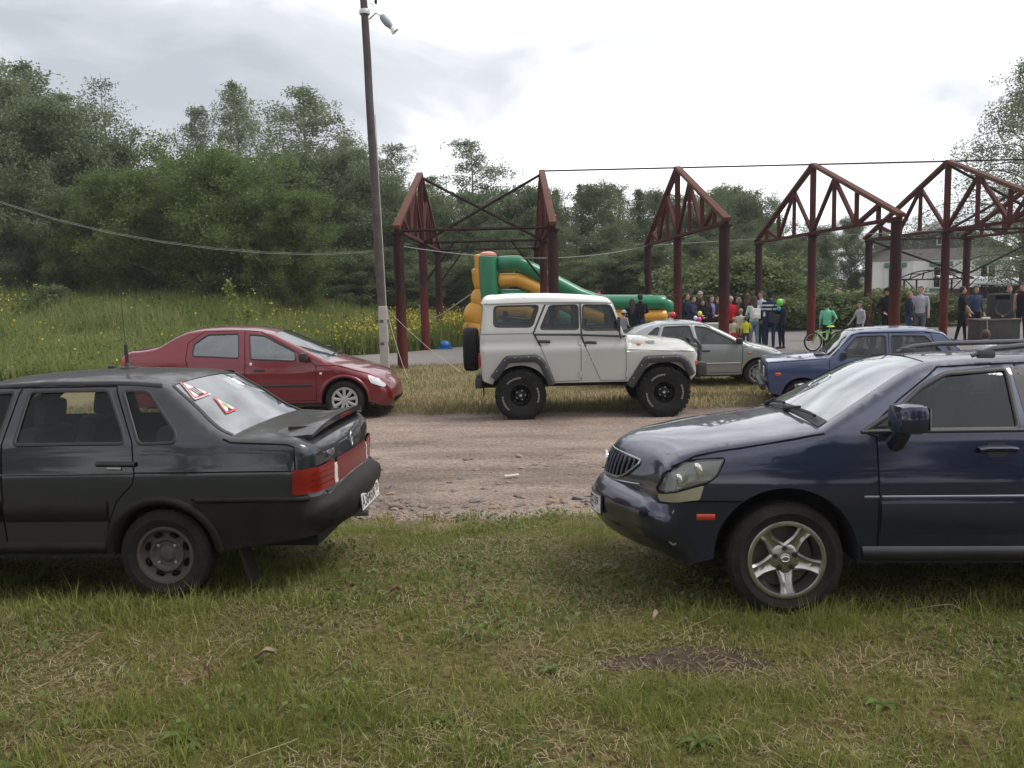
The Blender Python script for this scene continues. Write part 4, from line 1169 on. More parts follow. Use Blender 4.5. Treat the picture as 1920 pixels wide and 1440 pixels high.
    # dusty protective strips and sill
    c.parts('rub_strip', PB, [c.ribbon([(-2.0, .575), (-1.012, .580)], .135, .001, .016, False, sg) for sg in (-1, 1)] + [c.ribbon([(-.99, .580), (-.33, .582)], .135, .001, .016, False, sg) for sg in (-1, 1)])
    c.parts('sill_cover', PB, [c.ribbon([(-2.1, .345), (-.36, .345)], .075, .001, .018, False, sg) for sg in (-1, 1)])
    c.parts('rear_bumper_lip', PB, [c.ribbon([(.23, .640), (.60, .640), (.92, .636)], .03, .003, .012, False, sg) for sg in (-1, 1)])
    c.arch_lip(.05, .001, .014, PB)
    c.underside(.30); 
    # frame trim of the rear window, drip rail
    c.parts('drip_rail', M_black, [c.ribbon([(-1.5, 1.262), (-1.28, 1.341), (-.8, 1.357), (-.3, 1.353), (-.05, 1.335)], .022, .003, .008, False, sg) for sg in (-1, 1)])
    v, f = c.strip(['rg'], (-1, 1), .004); 
    c.parts('rear_window_seal', M_black, [c.strip(['rg'], (-.965, -.915), .004, nt=2), c.strip(['rg'], (.915, .965), .004, nt=2)])
    # lamps: a band across the tail
    TL = mat('tail_red', (.14, .005, .005), .18, spec=.6, noise=(14, .4, (.16, .006, .006)))
    TA = mat('tail_amber', (.135, .007, .005), .25, spec=.4, noise=(5, .8, (.19, .016, .006)))
    TW = mat('tail_clear', (.55, .48, .44), .2)
    TP = mat('tail_panel', (.13, .013, .013), .3, noise=(8, .5, (.095, .015, .017)))
    for s_ in (-1, 1):
        a, b_ = (-.80, -.60) if s_ < 0 else (.60, .80)
        poly = [(.835, .815), (.945, .82), (.965, .665), (.83, .665)]
        lamp = c.part('tail_light', TA, [c.patch(poly, .006, s_, .03)] + [c.face(s_ * .765, s_ * .60, .665, .822, 6, 4, .008, 1)])
        q = MB(); v, f = c.face(s_ * .60, s_ * .46, .665, .825, 6, 4, .008, 1); q.add(v, f); q.build('brake_lens', TL, lamp)
        for zz in (.700, .738, .778):
            q = MB(); v, f = c.face(s_ * .755, s_ * .465, zz, zz + .004, 10, 1, .0105, 1); q.add(v, f); q.build('lens_rib', mat('lens_rib', (.09, .006, .006), .3), lamp)
        q = MB(); v, f = c.face(s_ * .46, s_ * .405, .67, .80, 3, 4, .010, 1); q.add(v, f); q.build('reverse_lens', TW, lamp)
    c.part('tail_panel', TP, [c.face(-.40, .40, .665, .825, 12, 4, .007, 1)])
    c.parts('tail_panel_edge', M_black, [c.face(-.62, .62, .645, .663, 14, 1, .012, 1)])
    # spoiler with raised middle
    sp = MB(); n = 24; prof = []
    for i in range(n + 1):
        y = -.66 + 1.32 * i / n; k = 1 - (abs(y) / .66) ** 4
        zc = 1.000 + .062 * k; x0 = .60 + .10 * k; x1 = .925 + .045 * k; th = .012 + .012 * k
        sec = [(x0, zc - .012 - .025 * (1 - k)), ((x0 + x1) / 2, zc + .002), (x1 - .03, zc + .016 + .012 * k), (x1, zc + .014 + .012 * k), (x1, zc - th + .01), ((x0 + x1) / 2, zc - .02 - .02 * (1 - k))]
        prof.append([(a, y, z) for a, z in sec])
    vs_ = [p for r in prof for p in r]; m = 6
    sp.add(vs_, [(i * m + k, i * m + (k + 1) % m, (i + 1) * m + (k + 1) % m, (i + 1) * m + k) for i in range(n) for k in range(m)] + [tuple(range(m)), tuple(n * m + k for k in range(m))])
    for y in (-.5, .5): sp.box((.80, y, 1.01), (.14, .05, .08))
    so = sp.build('spoiler', P, root, recalc=True)
    q = MB(); q.box((.968, 0, 1.062), (.012, .30, .016)); q.build('third_brake_light', TL, so)
    # badges
    ink = mat('badge_chrome', (.30, .30, .31), .35, metal=.8)
    me = text_mesh('LADA', .06, .003); me.transform(Matrix(((0, 0, 1, 0), (1, 0, 0, 0), (0, 1, 0, 0), (0, 0, 0, 1)))); me.transform(Matrix.Translation((c.end_x(-.47, .88, 1) + .005, -.47, .87))); me.materials.append(ink)
    o = bpy.data.objects.new('lettering', me); COL.objects.link(o); o.parent = root
    q = MB(); xx = c.end_x(0, .89, 1) + .006
    q.tube([(xx, .032 * math.cos(6.2832 * k / 16), .89 + .05 * math.sin(6.2832 * k / 16)) for k in range(16)], .006, 6, closed=True); q.tube([(xx, -.015, .865), (xx + .004, .0, .90), (xx, .016, .87), (xx, .0, .885)], .006, 6); q.build('emblem', ink, root)
    plate(root, (c.end_x(0, .50, 1) + .004, 0, .49), 1, 'А384ВК', '59', tilt=-.08)
    # warning triangles stuck to the rear window
    def sticker(y, f, size, big):
        i0 = [i for i in range(len(c.S)) if c.lab[i] == 'rg']; 
        def Pt(u, v):    # u along y, v up the glass
            s_ = np.clip(f + v / .5, 0, 1); i = i0[0] + (1 - s_) * (len(i0) - 2); k = int(i); fr_ = i - k
            X = c.S[k, :2] * (1 - fr_) + c.S[k + 1, :2] * fr_; N = c.N[k]; e = float(c.half(X[0], X[1])[0]); t = (y + u) / e
            cc = c.S[k, 3] * (1 - abs(t) ** 2.2)
            return X[0] + N[0] * cc, y + u, X[1] + N[1] * cc, N
        def layer(name, m, poly, off, par):
            vs = []
            for u, v in poly:
                x, yy, z, N = Pt(u, v); vs.append((x + N[0] * off, yy, z + N[1] * off))
            q = MB(); q.add(vs, [tuple(range(len(vs)))]); return q.build(name, m, par, smooth=False)
        tri = lambda k: round_poly([(0, size * .60 * k + size * .02), (-size * .56 * k, -size * .38 * k), (size * .56 * k, -size * .38 * k)], size * .07)
        white = mat('sticker_white', (.75, .72, .70), .5); red = mat('sticker_red', (.55, .05, .06), .5)
        b0 = layer('sticker', white if big else red, tri(1.0), .003, rg)
        layer('sticker_band', red if big else white, tri(.90 if big else .72), .005, b0)
        if big:
            layer('sticker_field', white, tri(.74), .007, b0)
            for u in (-.03, 0, .03): layer('sticker_letter', mat('plate_ink', (.02, .02, .022), .6), [(u - .0075, -.05), (u + .0075, -.05), (u + .0075, .03), (u - .0075, .03)], .009, b0)
            layer('sticker_letter', MATS['plate_ink'], [(-.0375, -.063), (.0375, -.063), (.0375, -.048), (-.0375, -.048)], .009, b0)
        else:
            layer('sticker_figure', mat('sticker_figure', (.25, .35, .12), .6), [(-.03, 0), (0, .04), (.03, .01), (.02, -.03)], .007, b0); layer('sticker_figure', MATS['plate_ink'], [(-.04, -.05), (.03, -.05), (.0, -.02)], .007, b0)
    sticker(-.43, .78, .21, True); sticker(-.34, .36, .165, False)
    q = MB(); 
    for k in range(5):
        xx = .03 + k * .02; q.box((.055 + k * .018, .22 + .05 * (k % 2), 1.302 - k * .012), (.05, .13, .004), Matrix.Rotation(.65, 3, 'Y'))
    q.build('window_papers', mat('paper_white', (.75, .75, .75), .7), root)
    # aerial, roof fins, mud flap, exhaust
    q = MB(); q.lathe([(0, 0), (.055, 0), (.05, .018), (.022, .03), (.014, .05), (0, .05)], 16, 'Z', (-.58, .0, 1.402)); q.tube([(-.58, 0, 1.44), (-.585, 0, 1.58)], .013, 8); q.tube([(-.585, 0, 1.58), (-.60, 0, 2.0)], .002, 5); q.build('aerial', M_black, root)
    q = MB(); q.box((-.75, .1, 1.412), (.05, .03, .03)); q.build('roof_fin', M_black, root, bevel=.01)
    for sg in (-1, 1):
        q = MB(); q.box((.50, sg * .70, .21), (.012, .16, .24), Matrix.Rotation(-.25, 3, 'Y')); q.build('mud_flap', M_rubber, root)
    q = MB(); q.tube([(.5, .45, .24), (1.0, .45, .25)], .024, 10); q.build('exhaust_pipe', M_steel, root)
    for sg in (-1, 1):
        poly = [(-3.12, .62), (-3.05, .76), (-2.86, .78), (-2.88, .64)]
        c.part('headlight', mat('lamp_clear', (.55, .56, .57), .12, spec=.7), [c.patch(poly, .005, sg, .03)])
    interior(root, -1.75, -1, [-1.30], -.38, .36, 1.35)
    RM = mat('dirty_steel_rim', (.05, .04, .033), .75, noise=(10, .6, (.085, .068, .055)), bump=(40, .3))
    for wx, st in ((0, 0), (-2.46, .0)):
        for sg in (-1, 1): wheel(root, wx, sg * .715, .288, .175, .172, 'steel', M_rubber, RM, sg)
    return root
lada = build_lada()

# ------------------------------------------------------------------ dark blue crossover, near right (faces left)
def build_lexus():
    root = thing('crossover_car', 'dark blue crossover with star spoke alloy wheels and roof rails at the near right', 'car', (1.585, 5.53, -.06), -.07)
    root.rotation_euler = (-.06, 0, -.07)
    P = paint('crossover_paint', (.0055, .0115, .040), (.06, .056, .056), .14, .4, .42, .5, .30, 1.65)
    PL = mat('crossover_lower', (.007, .008, .013), .4, noise=(6, .7, (.018, .017, .018)), coat=.4)
    G = glass('crossover_glass', (.50, .56, .56), 1.45, .008)
    GW = glass('crossover_windshield', (.55, .62, .60), 4.0, .40, (.45, .5, .48))  # pale dust film made strong to stand in for the sky's reflection
    sil = [(-.70, .275, .18, .05, 'fb'), (-.88, .345, .20, .05, 'fb'), (-.985, .43, .22, .05, 'fb'), (-1.015, .53, .22, .05, 'fb'), (-1.005, .60, .22, .05, 'fb'), (-.972, .640, .20, .05, 'fb'), (-.925, .652, .20, .05, 'nose', 1), (-.92, .70, .18, .05, 'nose'), (-.895, .80, .18, .05, 'nose'), (-.855, .875, .16, .05, 'nose'),
           (-.77, .915, .16, .05, 'hood'), (-.55, .955, .12, .05, 'hood'), (-.2, 1.005, .10, .05, 'hood'), (.12, 1.045, .08, .05, 'hood'), (.215, 1.062, .05, .045, 'ws', 1), (.50, 1.222, .05, .06, 'ws'), (.80, 1.385, .05, .045, 'ws'), (.90, 1.420, .08, .035, 'roof', 1), (1.3, 1.445, .11, .025, 'roof'), (1.9, 1.452, .11, .025, 'roof'), (2.5, 1.432, .11, .025, 'roof'),
           (2.95, 1.395, .10, .03, 'roof'), (3.02, 1.375, .06, .03, 'rg', 1), (3.22, 1.20, .06, .05, 'rg'), (3.38, 1.04, .07, .04, 'rg'), (3.45, .98, .14, .04, 'rear', 1), (3.52, .80, .2, .05, 'rear'), (3.55, .64, .24, .05, 'rear'), (3.60, .61, .26, .05, 'rb', 1), (3.63, .50, .28, .05, 'rb'), (3.58, .36, .26, .04, 'rb'), (3.46, .28, .2, .03, 'rb')]
    wz = tables([.2, .32, .48, .68, .82, 1.04, 1.06, 1.38, 1.46], [.84, .865, .885, .905, .90, .865, .85, .64, .58], .07)
    pl = tables([-1.0, -.6, 0, 1.2, 2.8, 3.6], [.95, .985, 1.0, 1.0, .985, .95], .4)
    c = Car(root, sil, lambda x, z: wz(z) * pl(x), [0, 2.62], .338, .405, .33)
    w_f = round_poly([(.655, 1.055), (.655, 1.175), (.80, 1.285), (.955, 1.360), (1.305, 1.385), (1.275, 1.055)], .03)
    w_q = round_poly([(.43, 1.05), (.632, 1.165), (.632, 1.052)], .014)
    w_r = round_poly([(1.42, 1.055), (1.435, 1.388), (2.05, 1.385), (2.28, 1.24), (2.30, 1.055)], .03)
    w_c = round_poly([(2.40, 1.055), (2.36, 1.25), (2.22, 1.375), (2.62, 1.35), (2.98, 1.08)], .03)
    fdoor = [(.505, .40), (.50, 1.02), (.44, 1.042), (.66, 1.215), (.93, 1.395), (1.365, 1.41), (1.335, 1.03), (1.335, .40)]
    rdoor = [(1.335, .40), (1.335, 1.03), (1.365, 1.41), (2.09, 1.405), (2.34, 1.25), (2.36, 1.0), (2.32, .85), (2.22, .72), (2.17, .40)]
    bf = [(-.27, .2), (-.33, .36), (-.31, .55), (-.245, .665), (-.62, .665), (-.66, .640), (-1.3, .640), (-1.3, .2)]
    br = [(2.94, .2), (3.0, .36), (2.99, .52), (2.93, .63), (3.9, .63), (3.9, .2)]
    hl = round_poly([(-.905, .712), (-.845, .82), (-.66, .888), (-.335, .908), (-.39, .81), (-.46, .772), (-.87, .706)], .02)
    c.triangulate([w_f, w_q, w_r, w_c, fdoor, rdoor, bf, br])
    c.part('body', P, [c.region([-1]), c.strip(['nose', 'roof', 'rear']), c.strip(['ws', 'rg'], (-1, -.94), nt=2), c.strip(['ws', 'rg'], (.94, 1), nt=2)])
    c.part('hood', P, [c.strip(['hood'])])
    c.part('front_bumper', P, [c.region([6]), c.strip(['fb'])]); c.part('rear_bumper', P, [c.region([7]), c.strip(['rb'])])
    for sg in (-1, 1):
        for i, hx in ((4, 1.145), (5, 2.08)):
            d = c.part('door', P, [c.region([i], (sg,))])
            h = MB(); v, f = c.patch(round_poly([(hx - .06, .905), (hx - .055, .985), (hx + .055, .985), (hx + .06, .905)], .03), .0015, sg, .03); h.add(v, f); h.build('handle_recess', PL, d)
            h = MB(); v, f = c.ribbon([(hx - .105, .943), (hx - .05, .95), (hx + .06, .949), (hx + .10, .944)], .034, .004, .03, False, sg); h.add(v, f); h.build('handle', P, d)
    c.part('windshield', GW, [c.strip(['ws'], (-.94, .94), -.004)]); c.part('rear_window', G, [c.strip(['rg'], (-.94, .94), -.004)])
    finish_windows(c, [w_f, w_q, w_r, w_c], .026, G, [0, 1, 2, 3])
    seams = [fdoor + [fdoor[0]], rdoor + [rdoor[0]], [(-.245, .667), (-.62, .667), (-.70, .66)], [(-.80, .855), (-.55, .918), (-.1, .985), (.22, 1.04)]]
    c.parts('panel_gap', M_seam, [c.ribbon(q, .008, .0014, 0, False, sg, cut=2) for q in seams for sg in (-1, 1)])
    TR = mat('bright_trim', (.16, .17, .20), .4, metal=.6)
    c.parts('door_trim', TR, [c.ribbon([(a, .690), (b, .690)], .016, .008, .004, False, sg) for a, b in ((.42, .50), (.515, 1.325), (1.345, 2.17)) for sg in (-1, 1)])
    c.parts('lower_cladding', P, [c.ribbon([(a, .575), (b, .575)], .21, .001, .012, False, sg) for a, b in ((.515, 1.325), (1.345, 2.14)) for sg in (-1, 1)])
    c.parts('sill_cover', PL, [c.ribbon([(.42, .365), (2.2, .365)], .08, .001, .02, False, sg) for sg in (-1, 1)])
    c.parts('window_surround', M_black, [c.ribbon([(.42, 1.048), (1.3, 1.048), (2.95, 1.055)], .02, .003, .006, False, sg) for sg in (-1, 1)] + [c.ribbon([(1.365, 1.05), (1.372, 1.39)], .08, .0018, 0, False, sg) for sg in (-1, 1)])
    c.underside(.32)
    # headlights and lower lamps
    for sg in (-1, 1):
        b = c.part('headlight', glass('headlight_glass', (.75, .76, .74), 1.6, .10, (.45, .43, .36)), [c.patch(hl, .006, sg, .03)])
        q = MB(); v, f = c.patch(hl, .0012, sg, .03); q.add(v, f); q.build('headlight_bowl', mat('headlight_bowl', (.34, .34, .32), .3, metal=.6), b)
        q = MB(); v, f = c.ribbon(hl, .016, .003, .003, True, sg); q.add(v, f); q.build('headlight_rim', M_seam, b)
        for (lx, lz, r) in ((-.74, .785, .042), (-.54, .84, .05)):
            p = c.side([(lx, lz)], .004, sg)[0]; q = MB(); M = Matrix.Rotation(sg * .5, 3, 'Z')
            q.ell(p + np.array([0, -sg * .004, 0]), (r, .006, r * .9), 14, 8, M); q.build('reflector', mat('reflector', (.8, .8, .78), .12, metal=.9), b)
        ind = round_poly([(-.90, .694), (-.48, .760), (-.52, .678), (-.89, .652)], .015)
        q = c.part('indicator_lamp', mat('indicator_glass', (.27, .24, .17), .15, spec=.7), [c.patch(ind, .004, sg, .03)])
        c.part('side_marker', mat('amber', (.42, .045, .02), .25), [c.ribbon([(-.55, .578), (-.40, .578)], .036, .002, .006, False, sg)])
    # grille: dark opening with chrome surround, vertical bars and an oval emblem
    gt = lambda y: .868 - .02 * (abs(y) / .48) ** 2; 
    def gb_(y): return .712 + .11 * max(0, (abs(y) - .28) / .20) ** 1.6
    gr = c.part('grille', M_seam, [c.face(-.48, .48, gb_, gt, 20, 4, .002, -1)])
    CH = mat('grille_chrome', (.45, .46, .48), .2, metal=.9)
    rim_ = [(y, gt(y)) for y in np.linspace(-.48, .48, 18)] + [(y, gb_(y)) for y in np.linspace(.48, -.48, 22)]
    q = MB(); q.tube([(c.end_x(y, z, -1) - .008, y, z) for y, z in rim_], .0075, 6, closed=True); q.build('grille_surround', CH, gr)
    BR = mat('grille_bar', (.06, .065, .07), .35, metal=.5)
    for k in range(17):
        y = -.43 + .86 * k / 16; z0, z1 = gb_(y) + .01, gt(y) - .008
        q = MB(); q.tube([(c.end_x(y, z, -1) - .010, y, z) for z in np.linspace(z0, z1, 5)], .0065, 6); q.build('grille_bar', BR, gr)
    ex = c.end_x(0, .80, -1) - .022
    q = MB(); q.tube([(ex, .062 * math.cos(6.2832 * k / 28), .80 + .044 * math.sin(6.2832 * k / 28)) for k in range(28)], .008, 8, closed=True)
    q.tube([(ex, .018, .832), (ex, .012, .785), (ex, -.03, .775)], .007, 6); q.build('emblem', M_chrome, gr)
    c.part('air_intake', M_seam, [c.face(-.42, .42, .375, .435, 14, 2, .003, -1)])
    c.part('lower_slot', M_seam, [c.face(-.52, .52, .652, .672, 16, 1, .004, -1)])
    q = MB(); q.tube([(c.end_x(y, .685, -1) - .006, y, .685 - .0 + .03 * (abs(y) / .6) ** 2) for y in np.linspace(-.55, .55, 20)], .006, 6); q.build('lower_chrome', CH, root)
    plate(root, (c.end_x(0, .52, -1) - .008, 0, .525), -1, 'Т718ТЕ', '59', tilt=.03)
    sc = mat('bare_scrape', (.35, .33, .31), .6)
    c.part('scrape_mark', sc, [c.ribbon([(-.82, .42), (-.79, .405), (-.76, .415)], .012, .0015, 0, False, -1)])
    c.part('scrape_mark', sc, [c.ribbon([(-.80, .595), (-.785, .612)], .008, .0025, 0, False, -1)])
    # mirrors
    for sg in (-1, 1):
        q = MB(); q.box((.62, sg * 1.0, 1.135), (.16, .22, .16)); 
        mo = q.build('mirror', P, root, bevel=.045)
        q = MB(); q.tube([(.60, sg * .86, .98), (.61, sg * .92, 1.03), (.62, sg * .96, 1.08)], [.05, .045, .04], 8); q.build('mirror_arm', P, mo)
        q = MB(); q.box((.703, sg * 1.0, 1.135), (.004, .18, .12)); q.build('mirror_glass', M_chrome, mo)
    # roof rails and wipers
    for sg in (-1, 1):
        pts = [(1.14, sg * .575, 1.455), (1.25, sg * .575, 1.492), (1.45, sg * .575, 1.510), (2.0, sg * .575, 1.515), (2.6, sg * .575, 1.49), (2.9, sg * .57, 1.42)]
        q = MB(); q.tube(pts, [.012, .017, .018, .018, .018, .012], 8); rl = q.build('roof_rail', mat('rail_grey', (.06, .063, .068), .4), root)
        for xx in (1.22, 1.9, 2.65):
            q = MB(); q.box((xx, sg * .575, 1.465), (.10, .035, .05)); q.build('rail_foot', MATS['rail_grey'], rl, bevel=.012)
    def on_ws(f, t, up):
        i0 = [i for i in range(len(c.S)) if c.lab[i] == 'ws']; i = i0[0] + f * (len(i0) - 1); k = int(i); X = c.S[k] * (1 - i + k) + c.S[k + 1] * (i - k); e = float(c.half(X[0], X[1])[0]); cc = X[3] * (1 - abs(t) ** 2.2) + up
        return (X[0] + c.N[k, 0] * cc, t * e, X[1] + c.N[k, 1] * cc)
    for a, b_ in (((.0, -.08), (.05, -.80)), ((.0, .62), (.05, .02))):
        q = MB(); q.tube([on_ws(a[0] + (b_[0] - a[0]) * k / 6, a[1] + (b_[1] - a[1]) * k / 6, .03) for k in range(7)], .010, 6); q.tube([on_ws(0, a[1] + .02, .015), on_ws(.03, (a[1] * .45 + b_[1] * .55), .05)], [.016, .009], 6); q.build('wiper', M_black, root)
    c.part('cowl', M_black, [c.strip(['ws'], (-.92, .92), .003)] if False else [(lambda vf: vf)(tuple_strip(c, 'ws', 3))])
    q = MB(); ctr = on_ws(.46, .28, .004); q.tube([tuple(np.array(on_ws(.46 + .10 * math.sin(6.2832 * k / 24), .28 + .10 * math.cos(6.2832 * k / 24), .003))) for k in range(24)], .004, 5, closed=True); q.build('windshield_sticker', mat('faint_sticker', (.55, .62, .6), .5), root)
    interior(root, .55, -1, [1.12], 2.0, .50, 1.45)
    def sweep(q):
        f = smooth01(-.35, -.95, q[:, 0]); sw = .20 * smooth01(0, .78, np.abs(q[:, 1])); q[:, 0] += f * sw; return q
    warp_tree(root, sweep)
    AL = mat('alloy', (.46, .45, .43), .25, metal=.9, noise=(9, .6, (.16, .14, .11)))
    for wx, st in ((0, .06), (2.62, 0)):
        for sg in (-1, 1): wheel(root, wx, sg * .775, .326, .225, .213, 'star', M_rubber, AL, sg, st)
    return root
def tuple_strip(c, lab, n):
    """first few rows of a strip (the black cowl below the windshield)"""
    ii = [i for i in range(len(c.S)) if c.lab[i] == lab][:n]
    e = c.half(c.S[ii, 0], c.S[ii, 1]); vs = []; ts = np.linspace(-.95, .95, 15)
    for q, i in enumerate(ii):
        for t in ts:
            cc = c.S[i, 3] * (1 - abs(t) ** 2.2) + .004; vs.append((c.S[i, 0] + c.N[i, 0] * cc, t * e[q], c.S[i, 1] + c.N[i, 1] * cc))
    return vs, [(q * 15 + k, q * 15 + k + 1, (q + 1) * 15 + k + 1, (q + 1) * 15 + k) for q in range(len(ii) - 1) for k in range(14)]
lexus = build_lexus()

# ------------------------------------------------------------------ white lifted off-roader (faces right)
def build_uaz():
    root = thing('off_road_vehicle', 'white lifted off road vehicle with black arch flares and huge mud tyres', 'off-roader', (.14, 14.95, -.335), 0)
    P = paint('offroad_white', (.40, .40, .37), (.24, .20, .17), .12, .35, .95, 0., .4)
    PR = mat('offroad_roof', (.66, .66, .64), .5, noise=(3, .3, (.55, .54, .52)))
    BK = mat('flare_black', (.022, .022, .025), .6, noise=(8, .4, (.05, .047, .045)))
    G = glass('offroad_glass', (.55, .6, .6), 1.5, .02)
    sil = [(-.63, .66, .08, .02, 'rear'), (-.655, 1.0, .07, .03, 'rear'), (-.66, 1.3, .07, .03, 'rear'), (-.625, 1.62, .07, .03, 'rear'), (-.60, 1.90, .07, .03, 'rear'), (-.60, 1.93, .09, .05, 'roof', 1), (-.56, 1.99, .12, .06, 'roof'), (-.35, 2.02, .12, .06, 'roof'), (.2, 2.03, .12, .06, 'roof'), (.8, 2.01, .12, .06, 'roof'),
           (1.3, 1.965, .12, .06, 'roof'), (1.53, 1.925, .10, .05, 'roof'), (1.575, 1.89, .06, .03, 'ws', 1), (1.66, 1.65, .04, .03, 'ws'), (1.76, 1.375, .04, .03, 'ws'), (1.80, 1.325, .06, .03, 'hood', 1), (2.2, 1.285, .09, .035, 'hood'), (2.6, 1.225, .10, .04, 'hood'), (2.86, 1.165, .11, .04, 'hood'), (2.935, 1.10, .10, .03, 'front'), (2.955, .95, .10, .03, 'front'), (2.95, .70, .08, .02, 'front')]
    wz = tables([.5, .62, 1.14, 1.20, 1.24, 1.45, 1.91, 2.0], [.80, .825, .84, .835, .80, .795, .71, .69], .05)
    wh = tables([1.05, 1.12, 1.18, 1.30], [.84, .83, .63, .60], .05)
    def wf(x, z):
        k = smooth01(1.76, 1.86, x); ta = 1 - .05 * smooth01(2.3, 2.95, x)
        return (wz(z) * (1 - k) + wh(z) * k) * ta
    c = Car(root, sil, wf, [0.0, 2.385], .412, .50, .60)
    w1 = round_poly([(-.42, 1.555), (-.41, 1.895), (.345, 1.895), (.215, 1.54)], .07)
    w2 = round_poly([(.345, 1.50), (.515, 1.885), (.985, 1.885), (.985, 1.485)], .05)
    w3 = round_poly([(1.055, 1.47), (1.065, 1.885), (1.525, 1.872), (1.675, 1.46)], .05)
    d2 = [(.44, 1.915), (.235, 1.44), (.35, 1.21), (.575, .63), (1.015, .63), (1.02, 1.915)]
    d1 = [(1.02, 1.915), (1.035, 1.37), (1.10, 1.18), (1.34, .625), (1.765, .625), (1.765, 1.32), (1.555, 1.905)]
    c.triangulate([w1, w2, w3, d2, d1])
    c.part('body', P, [c.region([-1]), c.strip(['rear', 'front']), c.strip(['ws'], (-1, -.92), nt=2), c.strip(['ws'], (.92, 1), nt=2)])
    c.part('roof', PR, [c.strip(['roof'])]); c.part('hood', P, [c.strip(['hood'])])
    for sg in (-1, 1):
        for i, hx, hz in ((3, .41, 1.30), (4, 1.18, 1.265)):
            d = c.part('door', P, [c.region([i], (sg,))])
            h = MB(); v, f = c.ribbon([(hx - .09, hz), (hx + .02, hz - .004), (hx + .10, hz - .012)], .05, .006, .03, False, sg); h.add(v, f); h.build('handle', BK, d)
    c.part('windshield', G, [c.strip(['ws'], (-.92, .92), -.004)])
    finish_windows(c, [w1, w2, w3], .03, G, [0, 1, 2])
    seal = [[(.44, 1.905), (.235, 1.44), (.35, 1.215)], [(1.022, 1.905), (1.032, 1.37), (1.098, 1.19)]]
    c.parts('door_seal', BK, [c.ribbon(q, .030, .002, .008, False, sg) for q in seal for sg in (-1, 1)])
    c.parts('belt_strip', BK, [c.ribbon(q, .035, .003, .010, False, sg) for q in ([(.25, 1.415), (1.02, 1.395)], [(1.04, 1.39), (1.76, 1.352)]) for sg in (-1, 1)])
    sm = [[(.35, 1.21), (.575, .63), (1.015, .63), (1.018, 1.37)], [(1.10, 1.18), (1.34, .625), (1.765, .625), (1.765, 1.32)], [(-.655, 1.44), (.22, 1.43)], [(1.80, 1.13), (2.90, 1.07)], [(.46, 1.91), (1.56, 1.905)]]
    c.parts('panel_gap', mat('uaz_gap', (.10, .095, .09), .9), [c.ribbon(q, .010, .0014, 0, False, sg, cut=2) for q in sm for sg in (-1, 1)])
    c.parts('roof_gutter', P, [c.ribbon([(-.58, 1.935), (.3, 1.945), (1.0, 1.935), (1.56, 1.905)], .03, .004, .018, False, sg) for sg in (-1, 1)])
    hn = []
    for hx, hz in ((1.0, 1.27), (1.0, .74), (1.775, 1.20), (1.775, .73)):
        for sg in (-1, 1): hn.append(c.ribbon([(hx, hz - .05), (hx, hz + .05)], .045, .004, .02, False, sg))
    c.parts('hinge', P, hn)
    fl = round_poly([(1.10, .86), (1.10, 1.03), (1.20, 1.03), (1.20, .86)], .04)
    c.parts('fuel_flap', P, [c.ribbon(fl, .008, .0015, .002, True, sg, cut=3) for sg in (-1,)])
    vents = [c.ribbon([(2.13 + k * .022, 1.20), (2.13 + k * .022, 1.255)], .010, .002, .002, False, sg, cut=3) for k in range(7) for sg in (-1, 1)]
    c.parts('hood_vent', M_dark, vents)
    for sg in (-1, 1):
        p = c.side([(2.0, 1.185)], .0, sg)[0]; q = MB(); q.lathe([(.038, 0), (.034, sg * .03), (0, sg * .042)], 14, 'Y', p); q.build('side_repeater', mat('amber_lamp', (.55, .10, .03), .3), root)
    # flat arch flares
    fr_ = [[(-.49, .74), (-.235, 1.075), (.29, 1.085), (.415, .98), (.575, .60)], [(1.77, .56), (2.07, 1.02), (2.66, 1.03), (2.79, .95), (2.905, .72)]]
    for k, pl_ in enumerate(fr_):
        for sg in (-1, 1):
            pts = resample(round_poly(pl_, .06, False), .05, False); A = np.array(pts); cx = (A[:, 0].min() + A[:, 0].max()) / 2
            d = np.gradient(A, axis=0); d /= np.linalg.norm(d, axis=1)[:, None]; N2 = np.stack([-d[:, 1], d[:, 0]], 1)   # outward/up
            w = .80
            secs = []
            for p, n in zip(A, N2):
                for dd, yy in ((.0, .80), (.005, .86), (-.03, .925), (-.085, .935), (-.115, .915), (-.115, .80)):
                    q_ = p + n * dd; secs.append((q_[0], sg * yy, q_[1]))
            m_ = 6; q = MB(); n_ = len(A)
            q.add(secs, [(i * m_ + k2, i * m_ + k2 + 1, (i + 1) * m_ + k2 + 1, (i + 1) * m_ + k2) for i in range(n_ - 1) for k2 in range(m_ - 1)] + [tuple(range(m_)), tuple((n_ - 1) * m_ + k2 for k2 in range(m_))])
            fo = q.build('arch_flare', BK, root, sharp=50)
            for j in range(3, n_ - 3, 5):
                p = A[j] + N2[j] * -.03; b = MB(); b.ell((p[0], sg * .926, p[1]), (.012, .008, .012), 8, 5); b.build('flare_bolt', M_steel, fo)
    c.underside(.62, depth=.42)
    # chassis, axles, springs
    FR = mat('chassis_dirt', (.03, .024, .02), .9)
    for yy in (-.38, .38): q = MB(); q.box((1.15, yy, .56), (3.6, .10, .12)); q.build('chassis_rail', FR, root)
    for wx in (0, 2.385):
        q = MB(); q.tube([(wx, -.72, .412), (wx, .72, .412)], .055, 10); q.ell((wx, .12, .412), (.15, .13, .15)); q.build('axle', FR, root)
        for yy in (-.42, .42): q = MB(); q.tube([(wx - .6, yy, .58), (wx, yy, .45), (wx + .6, yy, .58)], .03, 6); q.build('leaf_spring', FR, root)
    q = MB(); q.tube([(.2, .1, .45), (1.3, .1, .52), (2.2, .12, .45)], .035, 8); q.build('drive_shaft', FR, root)
